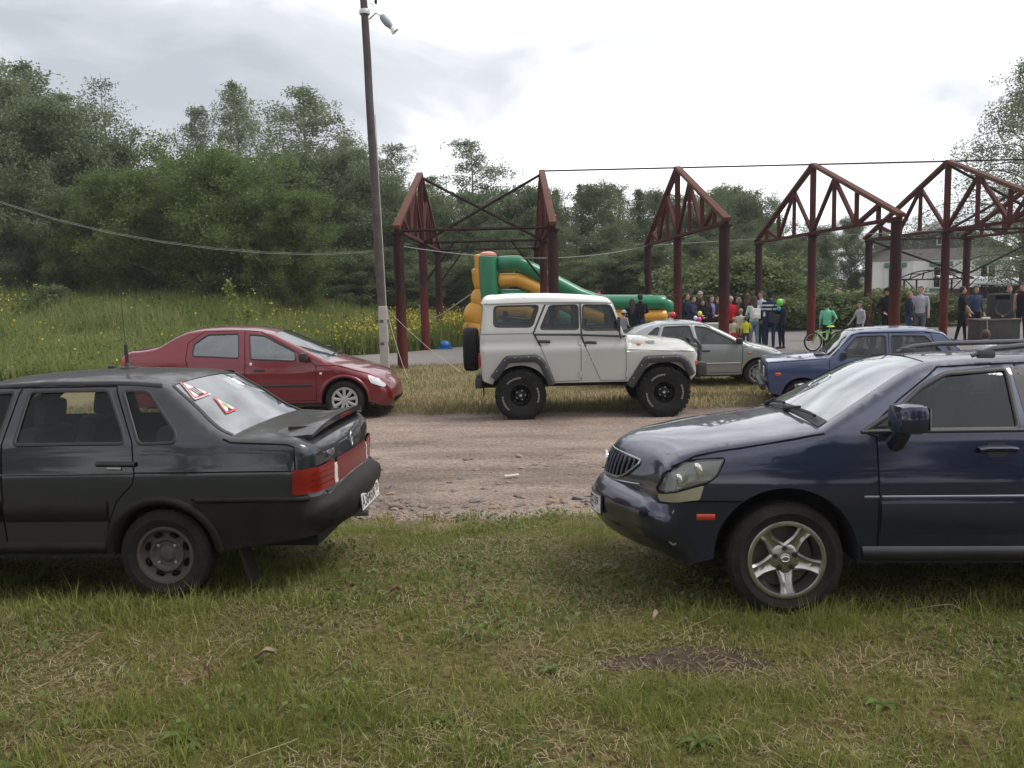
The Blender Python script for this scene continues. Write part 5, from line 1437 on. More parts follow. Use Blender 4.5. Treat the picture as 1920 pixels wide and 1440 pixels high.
    q = MB(); q.tube([(2.35, -.6, .50), (1.2, -.5, .55), (.6, -.5, .58)], .025, 6); q.build('exhaust_pipe', FR, root)
    # bumpers
    q = MB(); q.box((3.05, 0, .77), (.16, 1.5, .22)); q.box((3.0, 0, .64), (.12, 1.2, .06)); fb = q.build('front_bumper', BK, root, bevel=.03)
    for s_ in (-1, 1):
        q = MB(); q.tube([(3.06, s_ * .42, .85), (3.09, s_ * .42, 1.12), (3.05, s_ * .40, 1.2), (3.0, s_ * .36, 1.24)], .035, 8); q.build('guard_bar', BK, fb)
    q = MB(); q.tube([(3.07, -.42, 1.12), (3.07, .42, 1.12)], .03, 8); q.build('guard_bar', BK, fb)
    q = MB(); q.box((-.70, 0, .60), (.12, 1.4, .16)); q.build('rear_bumper', BK, root, bevel=.02)
    for s_ in (-1, 1):
        q = MB(); q.lathe([(.085, .0), (.085, .03), (.06, .05), (0, .055)], 20, 'X', (2.95, s_ * .52, .97)); q.build('headlight', mat('lamp_clear', (.55, .56, .57), .12, spec=.7), root)
        q = MB(); q.box((2.94, s_ * .73, .88), (.05, .10, .08)); q.build('indicator_lamp', MATS['amber_lamp'], root, bevel=.01)
        q = MB(); q.box((-.675, s_ * .74, 1.0), (.03, .09, .24)); q.build('tail_light', mat('tail_red2', (.35, .02, .02), .3), root, bevel=.008)
        q = MB(); q.box((-.62, s_ * .62, .55), (.014, .30, .30)); q.build('mud_flap', M_rubber, root)
        # mirrors on long arms
        q = MB(); q.box((1.63, s_ * .98, 1.56), (.04, .15, .24)); mo = q.build('mirror', BK, root, bevel=.015)
        q = MB(); q.tube([(1.70, s_ * .80, 1.34), (1.66, s_ * .93, 1.34), (1.64, s_ * .98, 1.45)], .014, 6); q.build('mirror_arm', BK, mo)
    # spare wheel on the tail gate
    sp = MB(); sp.lathe([(.0, -.13), (.34, -.13), (.375, -.10), (.385, 0), (.375, .10), (.34, .13), (0, .13)], 40, 'X', (-.84, .02, 1.135)); sp.build('spare_wheel', M_rubclean, root)
    q = MB(); q.tube([(-.68, .0, 1.1), (-.80, .02, 1.135)], .05, 8); q.build('spare_bracket', BK, root)
    interior(root, 1.50, 1, [.95], .12, .95, 1.35)
    RB = mat('black_rim', (.014, .014, .016), .4, metal=.3)
    LT = mat('tyre_letters', (.24, .205, .16), .8)
    for wx in (0, 2.385):
        for sg in (-1, 1):
            w = wheel(root, wx, sg * .80, .412, .30, .195, 'offroad', M_rubclean, RB, sg, 0, 'mud')
            for a0 in (2.35, .0 - .35, 3.95):
                q = MB()
                for k in range(9):
                    a = a0 - k * .095 if a0 > 1 else a0 + k * .095; M = Matrix.Rotation(-a, 3, 'Y')
                    hgt_ = .022 if k % 2 else .03
                    q.box(M @ Vector((.300, sg * .157, 0)), (hgt_, .006, .019), M); q.box(M @ Vector((.300 + hgt_ * .3, sg * .1575, .004)), (.006, .006, .024), M)
                q.build('raised_lettering', LT, w)
    return root
uaz = build_uaz()

# ------------------------------------------------------------------ simpler cars parked farther off
def simple_car(root, sil, wz, pl, wheels, R, arch_r, sill, wins, doors, P, bump, G, GW, facing, belt, rims, extra=None, rub=None, tw=.185, track=.73, bumpmat=None, frontlab='front', seams=(), handles=(), bw=True, style='trim9', rimmat=None):
    c = Car(root, sil, lambda x, z: wz(z) * pl(x), wheels, R, arch_r, sill)
    regs = wins + doors + list(bump)
    nw, nd = len(wins), len(doors)
    c.triangulate(regs, .075)
    labs = [l for l in dict.fromkeys(c.lab) if l not in ('ws', 'rg', 'hood', 'trunk', 'fb', 'rb')]
    c.part('body', P, [c.region([-1]), c.strip(labs), c.strip(['ws', 'rg'], (-1, -.93), nt=2), c.strip(['ws', 'rg'], (.93, 1), nt=2)])
    c.part('hood', P, [c.strip(['hood'])])
    if 'trunk' in c.lab: c.part('boot_lid', P, [c.strip(['trunk'])])
    bm_ = bumpmat or P
    for k, (nm, lb) in enumerate((('front_bumper', 'fb'), ('rear_bumper', 'rb'))):
        if lb in c.lab: c.part(nm, bm_, [c.region([nw + nd + k]), c.strip([lb])])
    for sg in (-1, 1):
        for i in range(nd):
            d = c.part('door', P, [c.region([nw + i], (sg,))])
            if i < len(handles):
                hx, hz = handles[i]; h = MB(); v, f = c.ribbon([(hx - .09, hz), (hx + .09, hz)], .035, .003, .022, False, sg); h.add(v, f); h.build('handle', M_black, d)
    c.part('windshield', GW, [c.strip(['ws'], (-.93, .93), -.004)])
    if 'rg' in c.lab: c.part('rear_window', GW, [c.strip(['rg'], (-.93, .93), -.004)])
    finish_windows(c, wins, .028, G, list(range(nw)))
    c.parts('panel_gap', M_seam, [c.ribbon(q, .010, .0014, 0, False, sg, cut=2) for q in [d + [d[0]] for d in doors] + list(seams) for sg in (-1, 1)])
    c.underside(.26)
    for wx in wheels:
        for sg in (-1, 1): wheel(root, wx, sg * track, R, tw, rims, style, rub or M_rubber, rimmat or mat('hubcap_silver', (.42, .42, .43), .4, metal=.5, noise=(9, .4, (.3, .29, .28))), sg)
    return c

LAMPC = mat('lamp_clear', (.55, .56, .57), .12, spec=.7)
def build_logan():
    root = thing('sedan_car', 'dark red sedan parked behind the near left car', 'car', (-2.858, 15.265, -.31))
    P = paint('red_paint', (.15, .005, .012), (.15, .11, .1), .08, .3, .40, .35, .3)
    G = glass('red_car_glass', (.6, .66, .64), 2.5, .10); GW = glass('red_car_screen', (.5, .55, .55), 1.6, .12, (.45, .47, .47))
    sil = [(-3.66, .26, .2, .04, 'rb'), (-3.76, .36, .22, .04, 'rb'), (-3.80, .52, .22, .04, 'rb'), (-3.79, .68, .2, .04, 'rb'), (-3.76, .72, .14, .04, 'rear', 1), (-3.80, .95, .14, .04, 'rear'), (-3.80, 1.14, .10, .03, 'rear'), (-3.74, 1.20, .08, .02, 'trunk'), (-3.45, 1.245, .07, .02, 'trunk'), (-3.22, 1.285, .07, .02, 'trunk'), (-3.14, 1.31, .05, .03, 'rg', 1), (-2.92, 1.44, .05, .03, 'rg'), (-2.70, 1.535, .06, .03, 'rg'), (-2.62, 1.555, .09, .03, 'roof'),
           (-2.25, 1.585, .10, .03, 'roof'), (-1.85, 1.578, .10, .03, 'roof'), (-1.45, 1.535, .09, .03, 'roof'), (-1.22, 1.475, .06, .03, 'ws', 1), (-.80, 1.265, .05, .05, 'ws'), (-.36, 1.045, .05, .04, 'ws'), (-.28, 1.005, .08, .04, 'hood', 1), (.1, .885, .09, .04, 'hood'), (.44, .775, .12, .05, 'hood'), (.62, .69, .16, .06, 'front'), (.72, .58, .2, .06, 'front'), (.775, .50, .22, .06, 'fb'), (.805, .40, .24, .06, 'fb'), (.80, .28, .24, .05, 'fb'), (.72, .19, .2, .04, 'fb')]
    wz = tables([.2, .35, .6, .85, 1.08, 1.12, 1.5, 1.6], [.80, .83, .86, .86, .83, .81, .63, .58], .06); pl = tables([-3.8, -3, -1, .2, .8], [.94, .985, 1, 1, .95], .4)
    w2 = round_poly([(-2.56, 1.14), (-2.56, 1.34), (-2.33, 1.495), (-1.80, 1.50), (-1.765, 1.09)], .04); w1 = round_poly([(-1.565, 1.065), (-1.625, 1.485), (-1.36, 1.455), (-.80, 1.165), (-.80, 1.02)], .04)
    d2 = [(-2.67, 1.10), (-2.66, 1.36), (-2.40, 1.545), (-1.70, 1.545), (-1.66, 1.05), (-1.68, .34), (-2.35, .34), (-2.42, .62), (-2.62, .82)]; d1 = [(-1.66, 1.05), (-1.70, 1.545), (-1.42, 1.52), (-.62, 1.08), (-.46, .93), (-.48, .34), (-1.68, .34)]
    c = simple_car(root, sil, wz, pl, [0, -2.78], .33, .40, .30, [w2, w1], [d2, d1], P, [[(.36, .1), (.43, .3), (.46, .50), (1.2, .50), (1.2, .1)], [(-3.15, .1), (-3.22, .3), (-3.2, .68), (-4.2, .68), (-4.2, .1)]], G, GW, 1, 1.05, .215,
                   seams=[[(-.46, .93), (-.1, .93), (.45, .76)]], handles=[(-2.30, .90), (-1.42, .875)], track=.755)
    c.parts('side_moulding', M_black, [c.ribbon([(a, .61), (b, .60)], .045, .002, .014, False, sg) for a, b in ((-2.38, -1.70), (-1.64, -.54)) for sg in (-1, 1)])
    c.arch_lip(.05, .001, .016, P)
    for sg in (-1, 1):
        c.part('headlight', LAMPC, [c.patch(round_poly([(.40, .745), (.58, .685), (.70, .575), (.68, .535), (.46, .62)], .02), .005, sg, .03)])
        c.part('tail_light', mat('tail_red2', (.35, .02, .02), .3), [c.patch([(-3.785, 1.15), (-3.68, 1.16), (-3.66, .86), (-3.785, .84)], .005, sg, .03)])
        c.part('side_repeater', mat('white_repeater', (.6, .6, .58), .3), [c.ribbon([(-.40, .80), (-.36, .80)], .035, .002, .01, False, sg)])
        q = MB(); q.box((-.64, sg * .95, 1.09), (.13, .20, .15)); m_ = q.build('mirror', M_black, root, bevel=.04)
        q = MB(); q.tube([(-.62, sg * .84, 1.02), (-.63, sg * .9, 1.05)], .035, 8); q.build('mirror_arm', P, m_)
    c.part('grille', M_seam, [c.face(-.35, .35, .55, .64, 8, 2, .004, 1)]); c.part('air_intake', M_seam, [c.face(-.5, .5, .25, .33, 8, 2, .004, 1)])
    q = MB(); q.box((c.end_x(.6, .38, 1) , .45, .40), (.02, .12, .07)); q.build('fog_lamp', LAMPC, root)
    p = c.side([(-1.565, .985)], 0, -1)[0]; q = MB(); q.lathe([(.026, 0), (.022, -.006), (0, -.008)], 12, 'Y', p); q.build('door_lock', LAMPC, root)
    for k in (0, 1): q = MB(); q.tube([(-.33, -.5 + k * .6, 1.05), (-.30, .05 + k * .6, 1.08)], .012, 6); q.build('wiper', M_black, root)
    interior(root, -.72, 1, [-1.35], -2.25, .50, 1.35)
    return root
build_logan()

def priora_like(root, P, G, GW, flip=False):
    sil = [(-3.30, .25, .2, .04, 'rb'), (-3.40, .34, .22, .04, 'rb'), (-3.43, .48, .22, .04, 'rb'), (-3.40, .62, .2, .04, 'rb'), (-3.37, .66, .14, .04, 'rear', 1), (-3.39, .85, .14, .04, 'rear'), (-3.34, .99, .10, .03, 'rear'), (-3.25, 1.03, .08, .02, 'trunk'), (-2.90, 1.09, .07, .02, 'trunk'), (-2.80, 1.12, .05, .03, 'rg', 1), (-2.52, 1.28, .05, .04, 'rg'), (-2.25, 1.375, .06, .03, 'rg'), (-2.15, 1.395, .09, .03, 'roof'),
           (-1.7, 1.425, .10, .03, 'roof'), (-1.25, 1.395, .10, .03, 'roof'), (-.98, 1.33, .06, .03, 'ws', 1), (-.62, 1.14, .05, .05, 'ws'), (-.28, .955, .05, .04, 'ws'), (-.20, .92, .08, .04, 'hood', 1), (.15, .85, .10, .04, 'hood'), (.45, .76, .14, .05, 'hood'), (.60, .68, .18, .06, 'front'), (.67, .58, .2, .06, 'front'), (.72, .52, .22, .06, 'fb'), (.745, .40, .24, .06, 'fb'), (.73, .28, .24, .05, 'fb'), (.65, .19, .2, .04, 'fb')]
    wz = tables([.2, .35, .6, .8, .95, .99, 1.36, 1.43], [.77, .80, .83, .83, .805, .79, .61, .56], .06); pl = tables([-3.4, -2.6, -1, .2, .7], [.93, .985, 1, 1, .95], .4)
    w3 = round_poly([(-2.50, 1.055), (-2.18, 1.31), (-2.10, 1.315), (-2.20, 1.04)], .02); w2 = round_poly([(-2.10, 1.03), (-2.0, 1.325), (-1.45, 1.34), (-1.36, .98)], .04); w1 = round_poly([(-1.28, .96), (-1.34, 1.335), (-1.08, 1.295), (-.50, .985), (-.50, .935)], .04)
    d2 = [(-2.18, 1.0), (-2.05, 1.365), (-1.40, 1.375), (-1.32, .95), (-1.32, .32), (-1.95, .32), (-2.05, .6), (-2.2, .8)]; d1 = [(-1.32, .95), (-1.40, 1.375), (-1.12, 1.355), (-.42, .97), (-.34, .86), (-.36, .32), (-1.32, .32)]
    c = simple_car(root, sil, wz, pl, [0, -2.49], .29, .35, .27, [w3, w2, w1], [d2, d1], P, [[(.30, .1), (.38, .3), (.40, .52), (1.2, .52), (1.2, .1)], [(-2.83, .1), (-2.90, .3), (-2.88, .64), (-4, .64), (-4, .1)]], G, GW, 1, .95, .185,
                   seams=[[(-.34, .86), (-.1, .88), (.42, .74)]], handles=[(-1.92, .86), (-1.14, .80)], track=.715, style='steel', rimmat=mat('dull_steel_rim', (.16, .155, .15), .6, noise=(9, .5, (.22, .2, .18))))
    c.parts('side_moulding', P, [c.ribbon([(-1.95, .52), (-.4, .515)], .05, .002, .012, False, sg) for sg in (-1, 1)])
    c.parts('pillar_trim', P, [c.ribbon([(-1.395, 1.34), (-1.32, .96)], .05, .0025, .004, False, sg) for sg in (-1, 1)])
    for sg in (-1, 1):
        c.part('headlight', LAMPC, [c.patch(round_poly([(.40, .735), (.58, .665), (.66, .57), (.42, .60)], .02), .005, sg, .03)])
        c.part('tail_light', mat('tail_red2', (.35, .02, .02), .3), [c.patch([(-3.37, .98), (-3.18, 1.0), (-3.16, .72), (-3.37, .70)], .005, sg, .03)])
        c.part('side_repeater', MATS['amber_lamp'], [c.ribbon([(-.22, .74), (-.15, .735)], .04, .002, .01, False, sg)])
        q = MB(); q.box((-.44, sg * .92, 1.0), (.12, .20, .14)); q.build('mirror', M_black, root, bevel=.04)
        for k in (0,): pass
    c.part('grille', M_seam, [c.face(-.3, .3, .60, .66, 8, 2, .004, 1)])
    interior(root, -.62, 1, [-1.15], -1.95, .42, 1.3)
    return c
r_ = thing('sedan_car', 'grey green sedan parked on the hay behind the white off roader', 'car', (5.32, 19.12, -.40))
priora_like(r_, paint('grey_green_paint', (.25, .27, .265), (.17, .145, .125), .06, .45, .45, .3, .35), glass('grey_car_glass', (.14, .15, .15), 1.5, .05), glass('grey_car_screen', (.55, .6, .58), 1.6, .12, (.45, .48, .47)))

def build_vaz():
    root = thing('sedan_car', 'boxy bright blue old sedan half hidden behind the dark blue crossover', 'car', (6.40, 15.10, -.43), -.22)
    P = paint('blue_paint', (.022, .042, .115), (.2, .2, .22), .10, .3, .40, .1, .3)
    G = glass('blue_car_glass', (.40, .44, .44), 1.5, .04); GW = glass('blue_car_screen', (.5, .56, .54), 1.6, .14, (.45, .48, .46))
    sil = [(-1.80, .36, .06, .02, 'front'), (-1.84, .55, .06, .02, 'front'), (-1.85, .80, .05, .02, 'front'), (-1.83, .90, .06, .02, 'hood', 1), (-1.4, .935, .07, .025, 'hood'), (-.90, .965, .07, .03, 'hood'), (-.80, .975, .05, .03, 'ws', 1), (-.62, 1.17, .04, .03, 'ws'), (-.42, 1.375, .05, .03, 'ws'), (-.34, 1.40, .07, .03, 'roof', 1), (.2, 1.432, .08, .03, 'roof'), (.7, 1.42, .08, .03, 'roof'), (.96, 1.385, .07, .03, 'roof'),
           (1.03, 1.355, .05, .03, 'rg', 1), (1.20, 1.16, .05, .03, 'rg'), (1.36, .99, .05, .03, 'rg'), (1.44, .96, .06, .02, 'trunk', 1), (1.9, .93, .06, .02, 'trunk'), (2.18, .90, .06, .02, 'trunk'), (2.22, .86, .06, .02, 'rear'), (2.24, .60, .06, .02, 'rear'), (2.20, .36, .06, .02, 'rear')]
    wz = tables([.25, .4, .6, .75, .92, .96, 1.38, 1.44], [.75, .78, .80, .80, .775, .765, .60, .56], .04); pl = tables([-1.85, -1.2, .5, 1.6, 2.25], [.96, .99, 1, .99, .95], .3)
    w1 = round_poly([(-.66, .99), (-.36, 1.325), (.10, 1.335), (.10, .985)], .03); w2 = round_poly([(.19, .985), (.19, 1.335), (.72, 1.325), (1.02, 1.02), (1.0, .985)], .03)
    d1 = [(-.80, .36), (-.82, .95), (-.40, 1.365), (.145, 1.375), (.145, .36)]; d2 = [(.145, .36), (.145, 1.375), (.80, 1.365), (.93, 1.0), (.86, .75), (.72, .62), (.66, .36)]
    c = simple_car(root, sil, wz, pl, [1.17, -1.25], .29, .345, .32, [w1, w2], [d1, d2], P, [], G, GW, -1, .97, .175, seams=[[(-.85, .955), (-1.82, .885)]], handles=[(-.02, .88), (.78, .88)], track=.68, style='steel', rimmat=MATS['dull_steel_rim'])
    for s_, x in ((-1, -1.90), (1, 2.28)):
        q = MB(); q.box((x, 0, .47), (.09, 1.58, .12)); b_ = q.build('front_bumper' if s_ < 0 else 'rear_bumper', M_black, root, bevel=.03)
        q = MB(); q.box((x + s_ * .047, 0, .50), (.006, 1.5, .03)); q.build('bumper_chrome', M_chrome, b_)
    c.part('grille', M_black, [c.face(-.68, .68, .62, .84, 10, 3, .006, -1)])
    for sg in (-1, 1):
        q = MB(); q.box((c.end_x(sg * .5, .73, -1) - .014, sg * .54, .73), (.02, .22, .17)); q.build('headlight', LAMPC, root, bevel=.01)
        c.part('side_repeater', MATS['amber_lamp'], [c.ribbon([(-1.70, .69), (-1.61, .69)], .05, .002, .01, False, sg)])
        c.part('tail_light', MATS['tail_red2'], [c.face(sg * .45, sg * .70, .62, .80, 4, 2, .006, 1)])
        q = MB(); q.box((-.60, sg * .88, 1.02), (.08, .17, .12)); q.build('mirror', M_black, root, bevel=.03)
        c.part('pillar_vent', M_black, [c.ribbon([(1.10, 1.06), (1.04, 1.22)], .05, .003, .004, False, sg)])
        c.parts('roof_gutter', P, [c.ribbon([(-.46, 1.34), (-.30, 1.385), (.7, 1.395), (1.0, 1.35), (1.32, 1.0)], .02, .003, .012, False, sg)])
    q = MB(); q.box((-.92, -.3, .997), (.16, .3, .02)); q.build('scuttle_grille', M_black, root)
    for k in (0, 1): q = MB(); q.tube([(-.82, -.45 + k * .55, 1.0), (-.78, .02 + k * .55, 1.03)], .01, 6); q.build('wiper', M_black, root)
    interior(root, -.45, -1, [.0], .85, .42, 1.25)
    return root
build_vaz()
r_ = thing('hatchback_car', 'white car of which only the pale bonnet shows at the right edge', 'car', (9.15, 13.9, -.33), math.pi + .05)
priora_like(r_, paint('white_paint', (.62, .62, .62), (.3, .28, .25), .06, .3, .4, 0, .35), MATS['grey_car_glass'], MATS['grey_car_screen'])

# ================================================================== INFLATABLE SLIDE
M_igreen = mat('inflatable_green', (.012, .17, .075), .35, coat=.2, noise=(2, .3, (.02, .22, .10)))
M_iyellow = mat('inflatable_yellow', (.62, .29, .03), .35, coat=.2, noise=(2, .3, (.68, .36, .06)))
M_icoral = mat('inflatable_coral', (.62, .20, .14), .4, coat=.2)
inf = thing('inflatable_slide', 'green and yellow inflatable slide with a tall tower behind the white off roader', 'inflatable slide', (0, 0, 0))
def fat(pts, r, m, name, n=18, par=None, flat=.0):
    """fat tube with rounded ends"""
    P = [Vector(p) for p in pts]; out = []; rad = []
    d0 = (P[1] - P[0]).normalized(); d1 = (P[-1] - P[-2]).normalized()
    for a in (0, .35, .7, .92): out.append(P[0] - d0 * r * .35 * (1 - a)); rad.append(r * (.55 + .45 * math.sqrt(a)) if a > 0 else r * .45)
    dense = []
    for i in range(len(P) - 1):
        k = max(2, int((P[i + 1] - P[i]).length / (r * .8)))
        dense += [P[i].lerp(P[i + 1], j / k) for j in range(k)]
    dense.append(P[-1]); out += dense; rad += [r] * len(dense)
    for a in (.92, .7, .35, 0): out.append(P[-1] + d1 * r * .35 * (1 - a)); rad.append(r * (.55 + .45 * math.sqrt(a)) if a > 0 else r * .45)
    b = MB(); b.tube(out, rad, n); return b.build(name, m, par or inf, sharp=60)
for yy, nm in ((32.0, 'n'), (34.7, 'f')):
    fat([(-.35, yy, 2.72), (.30, yy, 2.74), (.95, yy, 2.40), (2.6, yy, 1.48), (3.4, yy, 1.18), (5.75, yy, 1.12)], .27, M_igreen, 'rail_tube')
    fat([(-.35, yy, 2.10), (.32, yy, 2.10), (.95, yy, 1.80), (2.6, yy, .90), (3.4, yy, .62), (5.78, yy, .62)], .25, M_iyellow, 'wall_tube')
    fat([(-.30, yy, 1.50), (.5, yy, 1.48), (1.2, yy, 1.1), (2.4, yy, .45)], .25, M_igreen, 'wall_tube')
    fat([(-.6, yy, 1.05), (.6, yy, .95), (1.6, yy, .35)], .27, M_iyellow, 'wall_tube')
    fat([(-.5, yy, .45), (.9, yy, .25), (5.7, yy, .0)], .25, M_igreen, 'base_tube')
    b = MB(); n = 14     # tower pillar with coral cap
    b.lathe([(.36, .9), (.39, 1.5), (.38, 2.4), (.37, 2.92), (.34, 3.02)], 20, 'Z', (-.78, yy, 0)); tw = b.build('tower_pillar', M_igreen, inf)
    b = MB(); b.lathe([(.34, 3.0), (.30, 3.10), (.16, 3.16), (0, 3.17)], 20, 'Z', (-.78, yy, 0)); b.build('tower_cap', M_icoral, tw)
    fat([(-1.14, yy, 3.02), (-1.13, yy, 2.5)], .16, M_iyellow, 'tower_edge'); fat([(-1.22, yy, 2.5), (-1.12, yy, 1.85)], .20, M_iyellow, 'tower_edge')
fat([(-1.05, 32, 2.8), (-1.05, 34.7, 2.8)], .30, M_igreen, 'tower_back'); fat([(-1.1, 32, 2.2), (-1.1, 34.7, 2.2)], .30, M_iyellow, 'tower_back')
b = MB()
for k in range(9):
    pass
rampv = []
for (x, z) in ((-.6, 1.72), (.4, 1.70), (1.0, 1.35), (2.6, .45), (3.4, .05), (5.8, -.1)):
    rampv += [(x, 32.1, z), (x, 33.4, z - .06), (x, 34.6, z)]
b.add(rampv, [(3 * i + k, 3 * i + k + 1, 3 * i + k + 4, 3 * i + k + 3) for i in range(5) for k in range(2)]); b.build('slide_surface', M_iyellow, inf)
for k, (z, r_, x) in enumerate(((1.45, .42, -1.05), (.85, .50, -1.25), (.2, .50, -1.35))): fat([(x, 31.9, z), (x, 34.8, z)], r_, M_iyellow, 'tower_base')
fat([(-1.75, 32.2, .75), (-1.5, 32.2, .75)], .09, M_iyellow, 'mooring_tube'); fat([(-2.35, 32.2, .12), (-1.6, 32.2, .12)], .11, M_iyellow, 'mooring_tube')
fat([(5.85, 32, .95), (5.85, 34.7, .95)], .3, M_igreen, 'end_bolster')
b = MB(); b.tube([(-1.5, 33.2, 1.6), (-2.6, 34.6, .9), (-3.6, 35.6, .4)], .025, 6); b.build('guy_rope', M_rope, inf)
b = MB(); b.ell((-2.35, 30.3, -.15), (.20, .2, .16), 16, 10); b.box((-2.35, 30.3, -.26), (.5, .36, .06)); tag(b.build('blower_cover', mat('blue_plastic', (.01, .10, .32), .4)), 'small blue plastic dome on the path left of the slide', 'cover')

# ================================================================== PEOPLE
SKIN = mat('skin', (.42, .23, .16), .6); SKIN2 = mat('skin_tan', (.34, .18, .12), .6)
SHOE = mat('shoes_dark', (.03, .03, .032), .6)
_cloth = {}
def cloth(c):
    k = tuple(round(x, 3) for x in c)
    if k not in _cloth: _cloth[k] = mat('cloth_%d' % len(_cloth), c, .9, spec=.15, noise=(14, .5, tuple(x * .6 for x in c)))
    return _cloth[k]
EYE = mat('eye_dark', (.02, .015, .012), .4); LIP = mat('lips', (.32, .12, .10), .6)
ARM = {'down': ((.235, .02, 1.15), (.255, -.06, .90)), 'front': ((.25, -.03, 1.17), (.10, -.24, 1.10)), 'phone': ((.24, -.10, 1.18), (.10, -.27, 1.38)),
       'hip': ((.33, .05, 1.18), (.20, -.06, 1.00)), 'back': ((.24, .10, 1.16), (.08, .15, .98)), 'reach': ((.25, -.12, 1.2), (.22, -.36, 1.12)), 'cross': ((.25, -.03, 1.16), (-.02, -.18, 1.17)), 'swing': ((.27, -.08, 1.17), (.30, -.22, .97))}
def person(px, Y, H, rot, label, top, bot, hair=(.03, .02, .015), arms=('down', 'down'), sleeve=True, hairlen=0, cap=None, legs=0., bulk=1.0, stripes=None, skirt=None, shoes=None, sit=False, tilt=0., skin=SKIN, child=False, xw=None, zoff=0., bare=False, shirt=False):
    x = ray_x(px, Y) if xw is None else xw
    g0 = float(gz(x, Y)) + .012
    root = thing('person', label, 'person', (x, Y, g0 + zoff), rot)
    hs = 1.16 if child else 1.0                       # children have bigger heads
    B = []                                            # capsules: a, b, ra, rb, label
    def cap_(a, b, ra, rb, l): B.append((np.array(a, float), np.array(b, float), ra, rb, l))
    for s in (-1, 1):
        hip = (s * .092, 0, .90); fx = s * (.10 + .02); step = legs * s
        if sit: knee = (s * .12, -.42, .92); ank = (s * .12, -.40, .50)
        else: knee = (s * .10, -step * .18 - .01, .49); ank = (s * .105, -step * .30 + .02 - (abs(step) * .0), .085)
        cap_(hip, knee, .088 * (bulk * .5 + .5), .062, 'leg'); cap_(knee, ank, .060, .043, 'leg')
        cap_((ank[0], ank[1] + .03, ank[2] - .045), (ank[0] + s * .015, ank[1] - .15, ank[2] - .052), .042, .034, 'shoe')
        e, w = ARM[arms[0] if s < 0 else arms[1]]
        e = (s * e[0], e[1], e[2]); w = (s * w[0], w[1], w[2]); sh = (s * .185, .0, 1.415)
        cap_(sh, e, .057 * bulk, .046 * bulk, 'upper'); cap_(e, w, .044 * bulk, .031, 'fore')
        d = np.array(w) - np.array(e); d /= np.linalg.norm(d); pc = np.array(w) + d * .05
        cap_(w, pc, .028, .036, 'hand')
        side = np.cross(d, [0, -1, 0.3]); side /= np.linalg.norm(side); fwd = np.cross(side, d)
        for q, (o, ln) in enumerate(((-.030, .065), (-.010, .078), (.010, .074), (.030, .056))):
            a = pc + d * .02 + side * o; m_ = a + d * ln * .55 + fwd * .008; cap_(a, m_, .0105, .010, 'hand'); cap_(m_, m_ + d * ln * .4 + fwd * .022, .010, .009, 'hand')
        cap_(pc - d * .02 + side * -s * .03, pc + d * .035 + side * -s * .058 + fwd * .02, .012, .010, 'hand')
    cap_((0, 0, 1.44), (0, -.015, 1.53), .058, .052, 'neck')
    hc = np.array([0, -.02, 1.53 + .115 * hs])
    tb = MB()
    for a, b, ra, rb, l in B:
        n = 9; d = Vector(b - a); L = max(d.length, 1e-4); d.normalize(); pts = []; rad = []
        for f in (-.98, -.7, -.3): pts.append(Vector(a) + d * ra * f); rad.append(ra * math.sqrt(1 - f * f))
        pts += [Vector(a), Vector(a).lerp(Vector(b), .5), Vector(b)]; rad += [ra, (ra + rb) / 2 * (1.06 if l in ('leg', 'upper') else 1), rb]
        for f in (.3, .7, .98): pts.append(Vector(b) + d * rb * f); rad.append(rb * math.sqrt(1 - f * f))
        tb.tube(pts, rad, n)
    prof = [(.80, .10, .09), (.86, .165, .118), (.96, .158 * (.6 + .4 * bulk), .112), (1.08, .142 * bulk, .104 * bulk), (1.22, .165 * bulk, .118 * bulk), (1.34, .185 * bulk, .115 * bulk), (1.42, .175, .098), (1.47, .10, .07), (1.50, .05, .05)]
    if skirt: prof = [(skirt, .24, .2), (skirt + .1, .22, .18)] + prof[1:]
    n = 16; vs = []
    for z, rx_, ry_ in prof:
        for k in range(n): a = 2 * math.pi * k / n; vs.append((rx_ * math.cos(a), ry_ * math.sin(a), z))
    fs = [(i * n + k, i * n + (k + 1) % n, (i + 1) * n + (k + 1) % n, (i + 1) * n + k) for i in range(len(prof) - 1) for k in range(n)] + [tuple(range(n - 1, -1, -1)), tuple((len(prof) - 1) * n + k for k in range(n))]
    tb.add(vs, fs)
    tb.ell(hc + np.array([0, .012, .018]), (.076 * hs, .094 * hs, .104 * hs), 16, 12); tb.ell(hc + np.array([0, -.022, -.045]), (.058 * hs, .066 * hs, .07 * hs), 14, 10)
    tb.ell(hc + np.array([0, -.094 * hs, -.012]), (.013, .022, .02), 8, 6)
    for s in (-1, 1): tb.ell(hc + np.array([s * .078 * hs, .01, -.01]), (.012, .022, .03), 8, 6)
    me = tb.mesh('tmp', smooth=False)
    o = bpy.data.objects.new('tmp', me); COL.objects.link(o)
    md = o.modifiers.new('r', 'REMESH'); md.mode = 'VOXEL'; md.voxel_size = .0165
    sm_ = o.modifiers.new('s', 'SMOOTH'); sm_.factor = .5; sm_.iterations = 3
    bpy.context.view_layer.update()
    me2 = bpy.data.meshes.new_from_object(o.evaluated_get(bpy.context.evaluated_depsgraph_get()))
    bpy.data.objects.remove(o); bpy.data.meshes.remove(me)
    me2.name = 'body'
    nf = len(me2.polygons); C = np.empty(nf * 3, np.float32); me2.polygons.foreach_get('center', C); C = C.reshape(-1, 3)
    best = np.full(nf, 9.); lab = np.zeros(nf, int); names = ['torso', 'leg', 'shoe', 'upper', 'fore', 'hand', 'neck', 'head']
    def upd(d, l):
        m = d < best; best[m] = d[m]; lab[m] = names.index(l)
